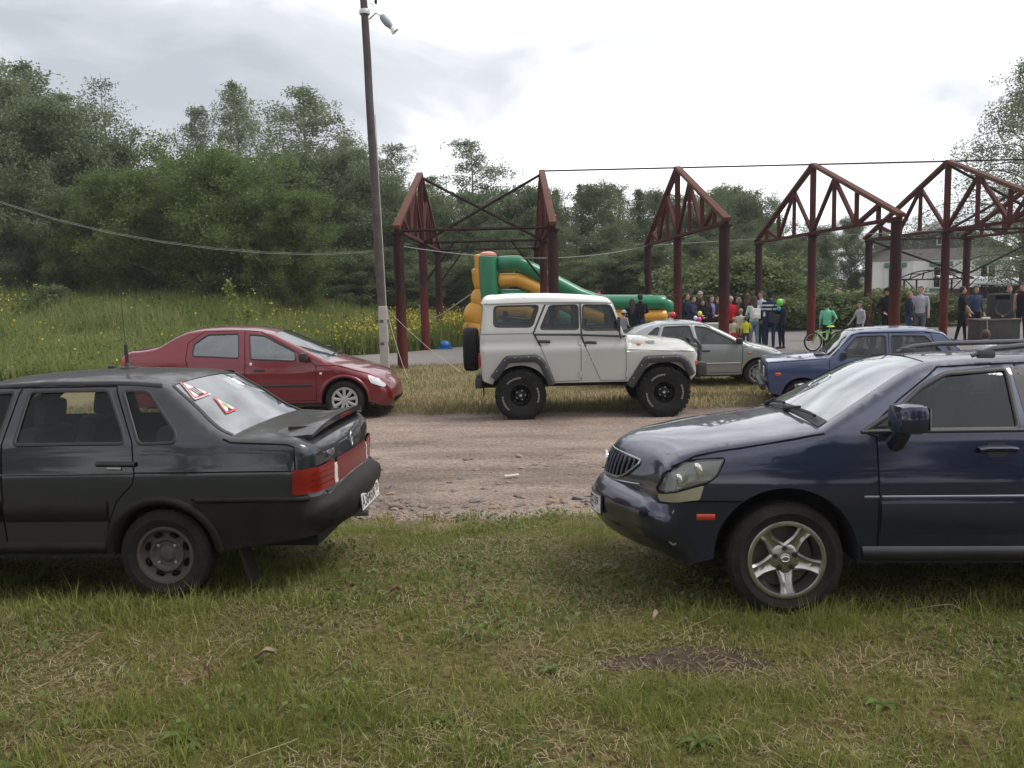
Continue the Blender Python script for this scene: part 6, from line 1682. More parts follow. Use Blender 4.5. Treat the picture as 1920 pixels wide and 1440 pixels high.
    for a, b, ra, rb, l in B:
        ab = b - a; t = np.clip(((C - a) @ ab) / (ab @ ab + 1e-9), 0, 1); d = np.linalg.norm(C - (a + t[:, None] * ab), axis=1) - (ra + (rb - ra) * t); upd(d, l)
    t = np.clip((C[:, 2] - .9) / .5, 0, 1); q = C.copy(); q[:, 2] = 0; upd(np.linalg.norm(C - np.stack([0 * t, 0 * t, .9 + .5 * t], 1), axis=1) - .15, 'torso')
    upd(np.linalg.norm((C - hc) / np.array([.085, .10, .13]) * .1, axis=1) - .1 * hs, 'head')
    mats = [cloth(top), cloth(bot), shoes or SHOE, skin, cloth(stripes) if stripes else cloth(top), EYE, LIP]
    mi = np.zeros(nf, int); z = C[:, 2]
    mi[lab == 1] = 1; mi[(lab == 0) & (z < .93)] = 1; mi[lab == 2] = 2; mi[np.isin(lab, (5, 6, 7))] = 3; mi[(lab == 1) & (z < .10)] = 2
    if not sleeve: mi[lab == 4] = 3
    if bare: mi[lab == 3] = 3
    if skirt: mi[(lab == 1) & (z < skirt)] = 3; mi[(lab == 0) & (z < .95)] = 1
    if stripes: mi[(np.isin(lab, (0, 3))) & (not shirt) & (((z > 1.33) & (z < 1.37)) | ((z > 1.22) & (z < 1.27)))] = 4
    if shirt: mi[(lab == 0) & (np.abs(C[:, 0]) < .055 + .06 * np.clip(z - 1.2, -.1, .3)) & (C[:, 1] < 0) & (z > 1.0)] = 4
    hcn = C - hc
    for s in (-1, 1): mi[(lab == 7) & (np.abs(hcn[:, 0] - s * .03) < .013) & (np.abs(hcn[:, 2] - .012) < .009) & (hcn[:, 1] < -.05)] = 5
    mi[(lab == 7) & (np.abs(hcn[:, 0]) < .022) & (np.abs(hcn[:, 2] + .058) < .007) & (hcn[:, 1] < -.05)] = 6
    for m in mats: me2.materials.append(m)
    me2.polygons.foreach_set('material_index', mi.astype(np.int32)); me2.polygons.foreach_set('use_smooth', [True] * nf)
    obj('body', me2, None, root)
    # hair or cap
    HM = mat('hair_%s' % '_'.join('%02d' % int(c * 100) for c in hair), hair, .7, noise=(30, .5, tuple(c * .5 for c in hair)))
    hb = MB(); tmp = MB(); tmp.ell(hc + np.array([0, .018, .024]), (.088 * hs, .104 * hs, .110 * hs), 20, 14)
    if hairlen != -1:
        for f in tmp.f:
            c = sum((Vector(tmp.v[i]) for i in f), Vector()) / 4 - Vector(hc)
            if (c.y > .03 and c.z > -.075) or c.z > .062 or (c.y > -.02 and c.z > .01): hb.f.append(f); hb.mi.append(0)
        hb.v = list(tmp.v)
        if hairlen > 0:
            nn = 14; vs = []; lv = [(.06, 1.0), (-.02, 1.06), (-.12, 1.08), (-.12 - hairlen * .5, 1.0), (-.12 - hairlen, .72)]
            for dz, k in lv:
                for q in range(nn):
                    a = math.pi * (-.12 + 1.24 * q / (nn - 1)); vs.append((hc[0] + .094 * hs * k * math.cos(a), hc[1] + .02 + (.10 * hs * k * math.sin(a)) + (.03 if dz < -.12 else 0), hc[2] + dz))
            hb.add(vs, [(i * nn + q, i * nn + q + 1, (i + 1) * nn + q + 1, (i + 1) * nn + q) for i in range(4) for q in range(nn - 1)])
        hb.build('hair', HM, root)
    if cap:
        cb = MB(); tmp = MB(); tmp.ell(hc + np.array([0, .014, .035]), (.096 * hs, .110 * hs, .112 * hs), 20, 14)
        cb.v = list(tmp.v)
        for f in tmp.f:
            c = sum((Vector(tmp.v[i]) for i in f), Vector()) / 4 - Vector(hc)
            if c.z > .045: cb.f.append(f); cb.mi.append(0)
        nn = 9; vs = []
        for q in range(nn):
            a = math.pi * (1.12 + .76 * q / (nn - 1)); vs += [(hc[0] + .092 * hs * math.cos(a), hc[1] + .012 + .106 * hs * math.sin(a), hc[2] + .05), (hc[0] + .085 * hs * math.cos(a), hc[1] - .01 + .175 * hs * math.sin(a), hc[2] + .035)]
        cb.add(vs, [(2 * q, 2 * q + 1, 2 * q + 3, 2 * q + 2) for q in range(nn - 1)])
        cb.build('cap', cloth(cap), root)
    s = H / (1.765 if not child else 1.80)
    root.scale = (s, s, s)
    if tilt: root.rotation_euler = (tilt, 0, rot)
    return root
PI = math.pi
BLK, NAVY, DKG = (.012, .012, .015), (.012, .018, .045), (.03, .03, .035)
JEAN, LJEAN = (.03, .055, .12), (.20, .27, .36)
BR, DK, BL, GRY = (.05, .028, .018), (.014, .011, .010), (.30, .20, .10), (.22, .2, .18)
# by the slide
person(1203, 28.6, 1.80, PI + .1, 'person in a black hoodie and jeans standing with back turned beside the slide end', BLK, JEAN, DK, ('front', 'front'))
person(1188, 28.1, 1.66, PI - .2, 'person with long dark hair and black clothes beside the black hoodie', BLK, BLK, BR, ('down', 'front'), hairlen=.42)
person(1172, 27.6, 1.30, 2.2, 'child in a grey top and silver cap at the near side of the slide', (.30, .27, .28), (.05, .06, .09), BR, ('front', 'down'), cap=(.45, .45, .47), child=True)
person(1126, 33.3, 1.28, -.5, 'child with a pink hat on the slide above the off roader roof', (.35, .05, .10), JEAN, BR, cap=(.65, .06, .16), child=True, zoff=.55)
person(1258, 29.0, 1.15, .3, 'small child in a white top with red left of the first mid column', (.62, .58, .56), (.5, .03, .04), BL, child=True)
# round the table
person(1289, 28.8, 1.79, 1.1, 'person with short hair in a dark jacket partly hidden by a red column', NAVY, DKG, BR, ('front', 'down'))
person(1301, 27.8, 1.72, 1.0, 'person in a navy jacket with bright blue front leaning over the table', (.025, .03, .06), (.02, .09, .30), DK, ('reach', 'front'), bulk=1.12)
person(1315, 29.6, 1.82, -.3, 'person in a grey cap standing behind the table', (.05, .045, .05), DKG, BR, cap=(.30, .28, .25), arms=('front', 'front'))
person(1319, 28.9, 1.55, .2, 'person with dark bobbed hair in black between the grey cap and the suit', BLK, BLK, DK, ('front', 'front'), hairlen=.08)
person(1336, 28.2, 1.70, .5, 'person in a dark suit jacket over a violet shirt at the table', (.022, .022, .028), BLK, BR, ('front', 'front'), bulk=1.12, stripes=(.20, .17, .36), shirt=True)
person(1348, 29.4, 1.60, -.6, 'person with reddish brown hair just right of the suit', (.06, .05, .06), DKG, (.12, .04, .025), hairlen=.15)
person(1372, 28.0, 1.66, PI + .3, 'person in a bright red jacket behind a red column', (.42, .012, .02), BLK, (.35, .30, .24), ('front', 'front'), bulk=1.12)
person(1387, 29.2, 1.60, -1.2, 'person with ash brown long hair right of the red jacket', (.10, .085, .085), DKG, (.16, .12, .095), hairlen=.25)
person(1378, 26.9, 1.02, PI, 'small child in a cream top and red skirt', (.50, .42, .28), (.45, .02, .03), BL, skirt=.62, child=True)
person(1391, 27.2, 1.28, 2.5, 'child with fair hair in a cream jacket', (.55, .50, .40), (.12, .10, .1), BL, ('front', 'front'), child=True)
person(1401, 26.6, 1.05, 2.9, 'child in a bright yellow hooded top', (.55, .52, .04), (.05, .04, .05), BR, ('front', 'down'), child=True)
person(1403, 28.4, 1.74, PI - .5, 'person with long loose brown hair in a dark top', (.02, .022, .03), DKG, (.09, .045, .025), hairlen=.4)
person(1416, 26.9, 1.66, PI + .15, 'person in a mint jacket and pale jeans wearing a white backpack', (.45, .58, .54), LJEAN, BR, ('front', 'front'), hairlen=.28, legs=.12)
person(1430, 28.2, 1.80, -1.3, 'person with dark short hair in a white shirt looking left', (.52, .52, .56), (.02, .025, .05), BR, ('front', 'front'))
person(1446, 26.7, 1.80, PI - .35, 'person in a navy top with white shoulder stripes and a black cap', (.02, .03, .075), (.018, .03, .07), DK, ('front', 'down'), cap=BLK, stripes=(.6, .6, .62), legs=.2)
person(1468, 26.9, 1.56, PI + .7, 'person with fair hair in a dark navy outfit beside the green balloon', (.012, .014, .03), (.012, .013, .028), (.38, .27, .17), ('front', 'phone'), bulk=1.1)
# boys and young men on the right
person(1553, 25.9, 1.48, PI - .5, 'boy in a mint green sweatshirt and navy trousers by the bicycle', (.16, .50, .33), (.012, .016, .035), BR, ('hip', 'down'), child=True, legs=.15)
person(1615, 26.2, 1.46, -1.35, 'boy in a grey camouflage long sleeve top', (.36, .35, .39), (.05, .05, .06), BR, ('swing', 'down'), child=True)
person(1664, 28.4, 1.80, .4, 'person dressed in black with a black cap left of a red column', BLK, BLK, BR, ('hip', 'front'), cap=BLK, bulk=1.12)
person(1706, 27.6, 1.68, 1.2, 'person with light brown hair in a navy jacket and jeans right of the column', (.016, .02, .04), JEAN, (.24, .15, .08), ('down', 'down'), bulk=1.1)
person(1727, 27.9, 1.84, -.7, 'person in a pale grey sweatshirt and grey trousers', (.42, .41, .47), (.12, .12, .145), (.15, .08, .05), ('down', 'down'), legs=.15)
person(1805, 27.9, 1.80, 1.2, 'person in a black t-shirt and black trousers walking right', BLK, (.010, .011, .016), DK, ('swing', 'swing'), sleeve=False, legs=.5)
person(1830, 28.6, 1.80, .2, 'person in a blue grey sweater beside the black t-shirt', (.035, .06, .115), BLK, BR, ('down', 'down'), bulk=1.1)
person(1893, 28.2, 1.78, -.5, 'person in a blue vest with white sleeves behind the loudspeaker', (.02, .10, .36), DKG, (.15, .08, .04), ('cross', 'cross'), stripes=None)
person(1918, 27.2, 1.86, -1.0, 'person in a sleeveless black top at the right edge', (.02, .012, .012), NAVY, BR, ('down', 'swing'), sleeve=False, bare=True)
person(1852, 14.6, 1.27, PI - .4, 'child with dark hair in a white shirt crouched low behind the crossover roof', (.62, .63, .66), (.1, .1, .12), (.05, .02, .012), child=True)

# ------------------------------------------------------------------ things they carry and use
p = at(1418, 588, 26.62); b = MB(); b.box((0, 0, 0), (.25, .13, .33)); b.box((0, -.085, -.06), (.18, .05, .16))
bp = b.build('backpack', mat('white_canvas', (.66, .64, .60), .8, noise=(14, .4, (.5, .48, .45))), None, bevel=.045); bp.location = p; tag(bp, 'small white backpack worn over the mint jacket', 'backpack')
for s in (-1, 1): b = MB(); b.tube([(s * .10, .07, -.15), (s * .12, .16, 0), (s * .11, .14, .18), (s * .09, .05, .2)], .018, 6); b.build('strap', MATS['white_canvas'], bp)
p = at(1451, 597, 26.5); b = MB(); b.box((0, 0, 0), (.34, .10, .30)); bg_ = b.build('shoulder_bag', mat('black_canvas', (.02, .021, .023), .8), None, bevel=.03); bg_.location = p; bg_.rotation_euler = (0, .25, 0); tag(bg_, 'black shoulder bag hanging at the hip of the striped top', 'bag')
b = MB(); b.tube([(-.15, 0, .14), (-.05, .06, .5), (.12, .1, .75)], .014, 6); b.build('strap', MATS['black_canvas'], bg_)
def balloon(px, py, Y, r, c, lab):
    p = at(px, py, Y); b = MB(); b.ell((0, 0, 0), (r, r, r * 1.12), 18, 12); b.lathe([(.0, -r * 1.05), (.018, -r * 1.2), (0, -r * 1.14)], 8, 'Z'); o = b.build('balloon', mat('balloon_' + lab.split()[0], c, .25, coat=.4)); o.location = p; tag(o, lab, 'balloon', 'balloons held in the crowd')
balloon(1462, 567, 26.4, .10, (.12, .55, .04), 'green balloon held beside the fair haired person'); balloon(1460, 578, 26.45, .065, (.02, .45, .38), 'teal balloon just under the green balloon')
balloon(1312, 588, 27.2, .075, (.55, .62, .05), 'lime balloon over the table'); balloon(1311, 599, 27.1, .075, (.75, .02, .30), 'pink balloon low at the table'); balloon(1262, 591, 28.3, .10, (.62, .02, .03), 'red balloon left of the first mid column')
balloon(1304, 596, 27.05, .06, (.7, .7, .72), 'white balloon at the left end of the table')
tb_ = thing('table', 'pale serving table hidden mostly behind the grey sedan roof', 'table', tuple(at(1330, 640, 27.6)[:2]) + (-.29,))
b = MB(); b.box((0, 0, .80), (1.15, .6, .05)); b.build('table_top', mat('pale_table', (.42, .40, .36), .6), tb_, bevel=.01)
b = MB(); b.box((0, -.27, .55), (1.1, .03, .46)); b.build('front_panel', MATS['pale_table'], tb_)
for sx in (-1, 1):
    for sy in (-1, 1): b = MB(); b.tube([(sx * .52, sy * .25, 0), (sx * .52, sy * .25, .79)], .02, 8); b.build('leg', M_steel, tb_)
b = MB(); b.lathe([(0, 0), (.05, 0), (.05, .2), (.02, .26), (.02, .3), (0, .3)], 12, 'Z'); o = b.build('bottle', mat('orange_plastic', (.6, .13, .03), .4)); p = at(1672, 617, 27.2); o.location = p; tag(o, 'orange bottle beside the person in black', 'bottle')

# loudspeaker on a dark crate
p = at(1862, 645, 26.8); ct = thing('crate_table', 'dark fabric covered crate carrying the loudspeaker', 'crate', (p.x, p.y, -.29))
b = MB(); b.box((0, 0, .38), (1.26, .7, .74)); b.build('crate_body', mat('dark_drape', (.03, .028, .03), .85, noise=(7, .6, (.055, .05, .052))), ct, bevel=.02)
b = MB(); b.box((0, 0, .775), (1.32, .76, .04)); b.build('crate_top', mat('worn_board', (.13, .10, .08), .8), ct, bevel=.008)
sp = thing('loudspeaker', 'black loudspeaker cabinet standing on the dark crate', 'loudspeaker', (p.x + .16, p.y, .51), -.25)
b = MB(); b.box((0, 0, .38), (.62, .5, .76)); cb_ = b.build('cabinet', mat('speaker_black', (.013, .013, .015), .6), sp, bevel=.015)
b = MB(); b.lathe([(.25, -.252), (.245, -.268), (.22, -.262), (.08, -.215), (.05, -.225), (0, -.23)], 28, 'Y', (.04, 0, .32)); b.build('woofer', mat('speaker_cone', (.03, .03, .033), .5), sp)
b = MB(); b.box((0, -.255, .66), (.40, .02, .13)); b.build('horn', M_seam, sp, bevel=.006)
b = MB(); b.box((.02, -.262, .07), (.06, .012, .05)); b.build('badge', M_chrome, sp)
b = MB(); b.tube(sag((p.x - .42, p.y - .36, .5), (p.x - .40, p.y - .42, -.28), .03, 8) , .012, 6); tag(b.build('cable', M_rope), 'white power cable hanging down the front of the dark crate', 'cable')
b = MB(); b.box((0, 0, 0), (.22, .12, .06)); o = b.build('power_strip', mat('white_plastic', (.6, .6, .58), .5), None, bevel=.01); o.location = (p.x - .40, p.y - .25, .54); tag(o, 'white power strip lying on the corner of the dark crate', 'power strip')

# bicycles
def bicycle(px, py, Y, R, wb, rot, fr, rimc, label):
    p = at(px, py, Y); bk = thing('bicycle', label, 'bicycle', (p.x, p.y, -.285), rot, 'bicycles by the boys')
    F = mat('bike_frame_' + label.split()[0], fr, .4, coat=.3)
    for x, rc in ((0, M_steel), (wb, rimc)):
        b = MB(); n = 28; b.tube([(x + (R - .02) * math.cos(6.2832 * k / n), 0, R + (R - .02) * math.sin(6.2832 * k / n)) for k in range(n)], .022, 8, closed=True); w = b.build('tyre', M_rubclean, bk)
        b = MB(); b.tube([(x + (R - .05) * math.cos(6.2832 * k / n), 0, R + (R - .05) * math.sin(6.2832 * k / n)) for k in range(n)], .012, 6, closed=True); b.build('rim', rc, w)
        for k in range(12): a = 6.2832 * k / 12; b = MB(); b.tube([(x, .015 * (-1) ** k, R), (x + (R - .05) * math.cos(a), 0, R + (R - .05) * math.sin(a))], .0025, 4); b.build('spoke', M_steel, w)
        b = MB(); b.tube([(x, -.04, R), (x, .04, R)], .02, 8); b.build('hub', M_steel, w)
    hd = (.16 * R / .3, 0, R * 2 + .08); st = (wb * .62, 0, R * 2 + .02); bb = (wb * .55, 0, R * .95)
    for a, c, r_ in (((.20 * R / .3, 0, R * 1.85), st, .02), ((.22 * R / .3, 0, R * 1.7), bb, .024), (st, bb, .019), (bb, (wb, 0, R), .014), (st, (wb, 0, R), .012)):
        b = MB(); b.tube([a, c], r_, 8); b.build('frame_tube', F, bk)
    for s in (-1, 1): b = MB(); b.tube([(0, s * .045, R), (.13 * R / .3, s * .04, R * 1.75), hd], .014, 6); b.build('fork_blade', F, bk)
    b = MB(); b.tube([(hd[0], 0, hd[2]), (hd[0] + .02, 0, hd[2] + .12)], .015, 6); b.tube([(hd[0] + .06, -.27, hd[2] + .15), (hd[0] + .01, -.1, hd[2] + .12), (hd[0] + .01, .1, hd[2] + .12), (hd[0] + .06, .27, hd[2] + .15)], .013, 6); b.build('handlebar', M_dark, bk)
    b = MB(); b.tube([st, (st[0] + .03, 0, st[2] + .10)], .013, 6); b.build('seat_post', M_steel, bk)
    b = MB(); b.ell((st[0] + .06, 0, st[2] + .13), (.13, .075, .035), 12, 8); b.build('saddle', mat('lime_saddle', (.35, .55, .05), .5) if fr[1] > .3 else M_dark, bk)
    b = MB(); b.lathe([(.075, -.03), (.075, -.035), (.0, -.035)], 16, 'Y', bb); b.tube([(bb[0], -.05, bb[2]), (bb[0] + .1, -.05, bb[2] - .11)], .01, 6); b.tube([(bb[0], .05, bb[2]), (bb[0] - .1, .05, bb[2] + .11)], .01, 6); b.build('crank', M_dark, bk)
LIME = mat('lime_rim', (.25, .5, .04), .5)
bicycle(1524, 657, 25.5, .29, .80, .12, (.16, .42, .04), LIME, 'lime green childrens bicycle with its front wheel beside a red column')
bicycle(1640, 657, 25.6, .27, .74, PI + .1, (.10, .28, .08), M_steel, 'dark green bicycle seen through the window of the blue sedan')

# ================================================================== TREES
M_bark = mat('dark_bark', (.075, .06, .05), .9, noise=(6, .7, (.13, .115, .1)), bump=(15, .5))
M_birchbark = mat('birch_bark', (.42, .40, .37), .85, noise=(4, .9, (.09, .08, .075)), bump=(15, .3))
L_birch = leafmat('birch_leaves', [(0.067, 0.096, 0.057), (0.121, 0.162, 0.088), (0.185, 0.226, 0.123), (0.267, 0.303, 0.174)], .4, .9)
L_dark = leafmat('forest_leaves', [(0.044, 0.072, 0.037), (0.086, 0.121, 0.058), (0.139, 0.178, 0.085), (0.208, 0.244, 0.123)], .38, .8)
L_bush = leafmat('alder_leaves', [(0.042, 0.069, 0.019), (0.077, 0.121, 0.032), (0.123, 0.176, 0.048), (0.176, 0.229, 0.075)], .42, .9)
L_hedge = leafmat('hedge_leaves', [(0.044, 0.066, 0.026), (0.088, 0.123, 0.046), (0.143, 0.182, 0.072), (0.220, 0.253, 0.110)], .4, 1.5)
L_spruce = leafmat('spruce_needles', [(.025, .05, .028), (.05, .08, .04), (.085, .12, .06)], .25, .8)
L_yellow = leafmat('yellow_green_leaves', [(.12, .15, .03), (.20, .23, .05), (.28, .30, .08)], .4)
L_birchpale = leafmat('pale_birch_leaves', [(.08, .10, .06), (.13, .16, .09), (.19, .22, .13)], .4)

def leaves(C, size, droop=0., g=None, aspect=.6):
    """C: (n,3) leaf positions -> rhombic quads with random facing"""
    g = g or rng
    n = len(C)
    d = g.normal(size=(n, 3)); d[:, 2] -= droop
    d /= np.linalg.norm(d, axis=1)[:, None]
    u = g.normal(size=(n, 3)); s = np.cross(d, u); s /= np.linalg.norm(s, axis=1)[:, None] + 1e-9
    L = size * g.uniform(.65, 1.35, (n, 1)); Wd = L * aspect
    P = np.stack([C, C + d * L * .5 + s * Wd * .5, C + d * L, C + d * L * .5 - s * Wd * .5], 1)
    return P.reshape(-1, 3)

def quads(V):
    return np.arange(len(V), dtype=np.int32).reshape(-1, 4)

def make_tree(seed, h, profile, nlimb, clump, per, leaf, spread, droop, lift, trunk_r, t0=.12, wob=.25, aspect=.6, chain=5):
    """returns trunk mesh and crown mesh. profile(t)->crown radius at height fraction t"""
    g = np.random.default_rng(seed); r = random.Random(seed)
    tb = MB(); k = 9
    tp = [(wob * math.sin(i * .9 + seed) * i / k * .4, wob * math.cos(i * .7 + seed * 2) * i / k * .4, h * .97 * i / k) for i in range(k + 1)]
    tb.tube(tp, [trunk_r * (1 - .93 * i / k) for i in range(k + 1)], 8)
    C = []
    def trunk_at(t):
        a = t * k / .97; i = min(int(a), k - 1); f = min(a - i, 1)
        return np.array(tp[i]) * (1 - f) + np.array(tp[i + 1]) * f
    for i in range(nlimb):
        t = t0 + (1 - t0) * (i + r.random()) / nlimb
        az = i * 2.39996 + r.uniform(-.5, .5)
        R = profile(t) * r.uniform(.45, 1.15) * (.72 + .56 * float(vnoise(np.array(math.cos(az) * 1.6 + 7 + seed), np.array(t * 5 + math.sin(az) * 1.6), seed)))
        sp_ = spread * min(1., .38 + R / 1.9)
        o = trunk_at(min(t, .965) * .97)
        rise = lift * R * r.uniform(.6, 1.3)
        pts = []
        for q in range(5):
            f = q / 4
            p = o + np.array([math.cos(az) * R * f, math.sin(az) * R * f, rise * f - droop * R * .55 * f * f])
            pts.append(tuple(p))
        if R > .5: tb.tube(pts, [max(.012, trunk_r * .32 * (1 - t) * (1 - .8 * q / 4) + .012) for q in range(5)], 5, cap=False)
        for c in range(clump):
            f = 1 - (r.random() ** 1.5) * .78
            p = o + np.array([math.cos(az) * R * f, math.sin(az) * R * f, rise * f - droop * R * .55 * f * f])
            p = p + g.normal(size=3) * sp_ * .8 * np.array([1, 1, .7])
            if droop > .3:      # hanging strands
                for s_ in range(chain):
                    q = p + np.array([g.normal() * sp_, g.normal() * sp_, 0])
                    ln = sp_ * r.uniform(1.2, 3.2); m = max(4, int(per * (sp_ / spread) ** 1.8)) // chain + 1
                    tt = g.uniform(0, 1, m)[:, None]
                    C.append(q + np.array([[0, 0, -ln]]) * tt + g.normal(size=(m, 3)) * sp_ * .22)
            else:
                C.append(p + g.normal(size=(max(5, int(per * (sp_ / spread) ** 1.8)), 3)) * sp_ * np.array([.62, .62, .45]))
    C = np.concatenate(C)
    C = C[C[:, 2] > .15]
    V = leaves(C, leaf, .5 if droop > .3 else .1, g, aspect)
    return tb.mesh('trunk'), tri_mesh('crown', V, quads(V))

def P_birch(h, w): return lambda t: w * (min(1, max(.05, (t - .06) / .30)) ** .6 * max(.005, 1 - t) ** .82 * 1.75 + .02)
def P_cone(w): return lambda t: w * (1.02 - t) ** .85
def P_round(w): return lambda t: w * max(.12, math.sqrt(max(0, 1 - (2 * min(t, .99) - .85) ** 2 / 1.35)))
PROTO = {}
def proto(key, *a, leafm=None, bark=None, **k):
    tr, cr_ = make_tree(*a, **k)
    tr.materials.append(bark); cr_.materials.append(leafm)
    PROTO[key] = (tr, cr_, a[1])
#       key       seed h   profile      limbs clump per leaf spread droop lift trunk
proto('birch1', 21, 15, P_birch(15, 3.84), 66, 9, 66, 0.105, 0.3, .9, .75, .17, leafm=L_birch, bark=M_birchbark)
proto('birch2', 22, 14, P_birch(14, 3.20), 62, 9, 64, 0.1, 0.28, 1.0, .9, .15, leafm=L_birch, bark=M_birchbark)
proto('birch3', 23, 13, P_birch(13, 2.56), 50, 8, 64, 0.1, 0.27, .8, 1.0, .13, leafm=L_birch, bark=M_birchbark)
proto('thin', 29, 13, P_birch(13, 2.18), 40, 7, 44, 0.095, 0.3, .6, 1.1, .11, leafm=L_birchpale, bark=M_birchbark)
proto('broad1', 31, 11, P_round(3.6), 70, 9, 84, 0.135, 0.44, .1, .5, .2, leafm=L_dark, bark=M_bark)
proto('broad2', 32, 9, P_round(3.2), 64, 9, 84, 0.125, 0.4, .1, .6, .18, leafm=L_dark, bark=M_bark)
proto('pointed', 33, 12, P_cone(2.9), 74, 8, 76, 0.12, 0.34, .15, .45, .16, leafm=L_dark, bark=M_bark, t0=.06)
proto('spruce', 34, 12, P_cone(2.3), 84, 8, 50, 0.14, 0.2, .2, -.12, .16, leafm=L_spruce, bark=M_bark, t0=.05, aspect=.35)
proto('alder', 41, 7.6, P_round(4.3), 110, 10, 96, 0.11, 0.4, .05, .55, .2, leafm=L_bush, bark=M_bark, t0=.03)
proto('alder2', 42, 6.4, P_round(3.3), 84, 10, 90, 0.105, 0.36, .05, .6, .16, leafm=L_bush, bark=M_bark, t0=.03)
proto('hedge1', 51, 2.3, P_round(1.35), 34, 7, 46, .12, .25, .05, .5, .05, leafm=L_hedge, bark=M_bark, t0=.03)
proto('hedge2', 52, 2.0, P_round(1.15), 30, 7, 44, .11, .23, .05, .5, .05, leafm=L_hedge, bark=M_bark, t0=.03)
proto('sapling', 61, 2.6, P_birch(2.6, .42), 16, 4, 16, .14, .12, .05, .8, .025, leafm=L_yellow, bark=M_bark, t0=.1)
proto('weeper', 71, 15, P_birch(15, 4.6), 76, 8, 66, 0.105, 0.36, 1.25, .7, .14, leafm=L_birch, bark=M_bark, t0=.05)

def plant(key, px, y, hgt, label, name='tree', cat='tree', group=None, rot=None, wide=1.0):
    x = ray_x(px, y); tr, cr_, h0 = PROTO[key]
    s = hgt / h0
    t = thing(name, label, cat, (x, y, float(gz(x, y)) - .05), rot if rot is not None else random.uniform(0, 6.28), group)
    t.scale = (s * wide, s * wide, s)
    obj('trunk', tr, None, t); obj('crown', cr_, None, t)
    return t
FB = 'birches along the forest edge'
plant('birch1', 20, 54, 16.6, 'tallest grey green birch at the far left edge of the forest', 'birch_tree', 'birch', FB, 1.0, 1.6)
plant('birch2', 95, 53, 15.6, 'tall birch second from the left edge of the forest', 'birch_tree', 'birch', FB, 2.0, 1.7)
plant('birch1', 150, 58, 15.0, 'dark tall birch just left of the thin see through birch', 'birch_tree', 'birch', FB, 3.3, 1.5)
plant('thin', 232, 52, 14.3, 'thin pale birch with see through crown between tall left birches and round bush', 'birch_tree', 'birch', FB, .6, 1.25)
plant('birch3', 396, 60, 14.2, 'slim birch top poking above the round bush, left of a taller one', 'birch_tree', 'birch', FB, .4, 1.1)
plant('birch2', 470, 60, 15.9, 'tall uneven birch rising directly behind the top of the round bush', 'birch_tree', 'birch', FB, 1.4, 1.2)
plant('birch1', 596, 56, 14.6, 'broad tall birch rising just left of the lamp post', 'birch_tree', 'birch', FB, 5.0, 1.6)
plant('birch3', 664, 60, 12.2, 'birch crown seen behind the lamp post', 'birch_tree', 'birch', FB, 2.2, 1.5)
plant('birch3', 752, 62, 12.6, 'birch behind the first gable truss from the left', 'birch_tree', 'birch', FB, .2, 1.5)
plant('birch2', 820, 66, 11.2, 'birch between the first truss and the pointed tree', 'birch_tree', 'birch', FB, 3.2, 1.5)
plant('birch3', 893, 60, 12.9, 'pointed birch standing clear between the two leftmost trusses', 'birch_tree', 'birch', FB, 4.1, 1.6)
plant('birch2', -25, 50, 15.4, 'birch cut off by the left edge of the picture', 'birch_tree', 'birch', FB, 4.4, 1.7)
plant('birch2', 60, 49, 13.6, 'dense lower birch in front of the two tallest left birches', 'birch_tree', 'birch', FB, .9, 1.8)
plant('birch1', 128, 49, 12.4, 'dense lower birch left of the thin see through birch', 'birch_tree', 'birch', FB, 5.4, 1.6)
plant('birch1', 690, 55, 11.0, 'low wide birch just right of the lamp post', 'birch_tree', 'birch', FB, 3.9, 1.6)
MASS = 'crowns of the dense forest mass'
low = [(-30, 47, 8.6, 'broad1'), (40, 46, 10.5, 'pointed'), (110, 46, 11, 'broad1'), (185, 47, 9.8, 'pointed'), (60, 44, 6.5, 'broad2'), (250, 50, 9.4, 'broad2'), (330, 52, 9.2, 'pointed'),
       (160, 43, 6.0, 'broad2'), (640, 52, 9.3, 'broad1'), (700, 50, 8.2, 'broad2'), (760, 52, 8.0, 'broad1'), (830, 54, 7.6, 'broad2'), (560, 52, 9, 'broad1')]
ORD = ['first', 'second', 'third', 'fourth', 'fifth', 'sixth', 'seventh', 'eighth', 'ninth', 'tenth', 'eleventh', 'twelfth', 'thirteenth', 'fourteenth', 'fifteenth', 'sixteenth', 'seventeenth', 'eighteenth', 'nineteenth', 'twentieth', 'twenty first', 'twenty second', 'twenty third', 'twenty fourth', 'twenty fifth']
for i, (px, y, h, k) in enumerate(sorted(low)):
    plant(k, px, y, h, ORD[i] + ' dense dark tree from the left in the forest edge left of the slide', 'forest_tree', 'tree', MASS)
right = [(905, 56, 8.0, 'broad1'), (960, 60, 8.6, 'broad2'), (1010, 58, 8.7, 'broad1'), (1050, 64, 9.6, 'birch2'), (1095, 66, 10.3, 'spruce'), (1120, 60, 9.0, 'broad1'), (1165, 64, 9.6, 'birch1'),
         (1200, 60, 9.0, 'pointed'), (1240, 62, 8.6, 'broad1'), (1285, 64, 8.9, 'birch3'), (1330, 62, 8.2, 'broad2'), (1375, 66, 9.2, 'broad1'), (1410, 66, 8.2, 'broad2'), (1445, 60, 5.6, 'broad2'),
         (1500, 64, 5.4, 'broad1'), (1540, 66, 6.0, 'broad2'), (1475, 56, 4.6, 'broad2'), (1150, 52, 5.6, 'broad2'), (1300, 50, 4.8, 'broad1'), (1390, 48, 4.2, 'broad2'), (1040, 50, 5.6, 'broad1'), (950, 50, 5.4, 'broad2'),(1225, 48, 4.4, 'broad1')]
for i, (px, y, h, k) in enumerate(sorted(right)):
    plant(k, px, y, h, ORD[i] + ' tree from the left in the forest behind slide and crowd', 'forest_tree', 'tree', 'trees of the forest behind the crowd')
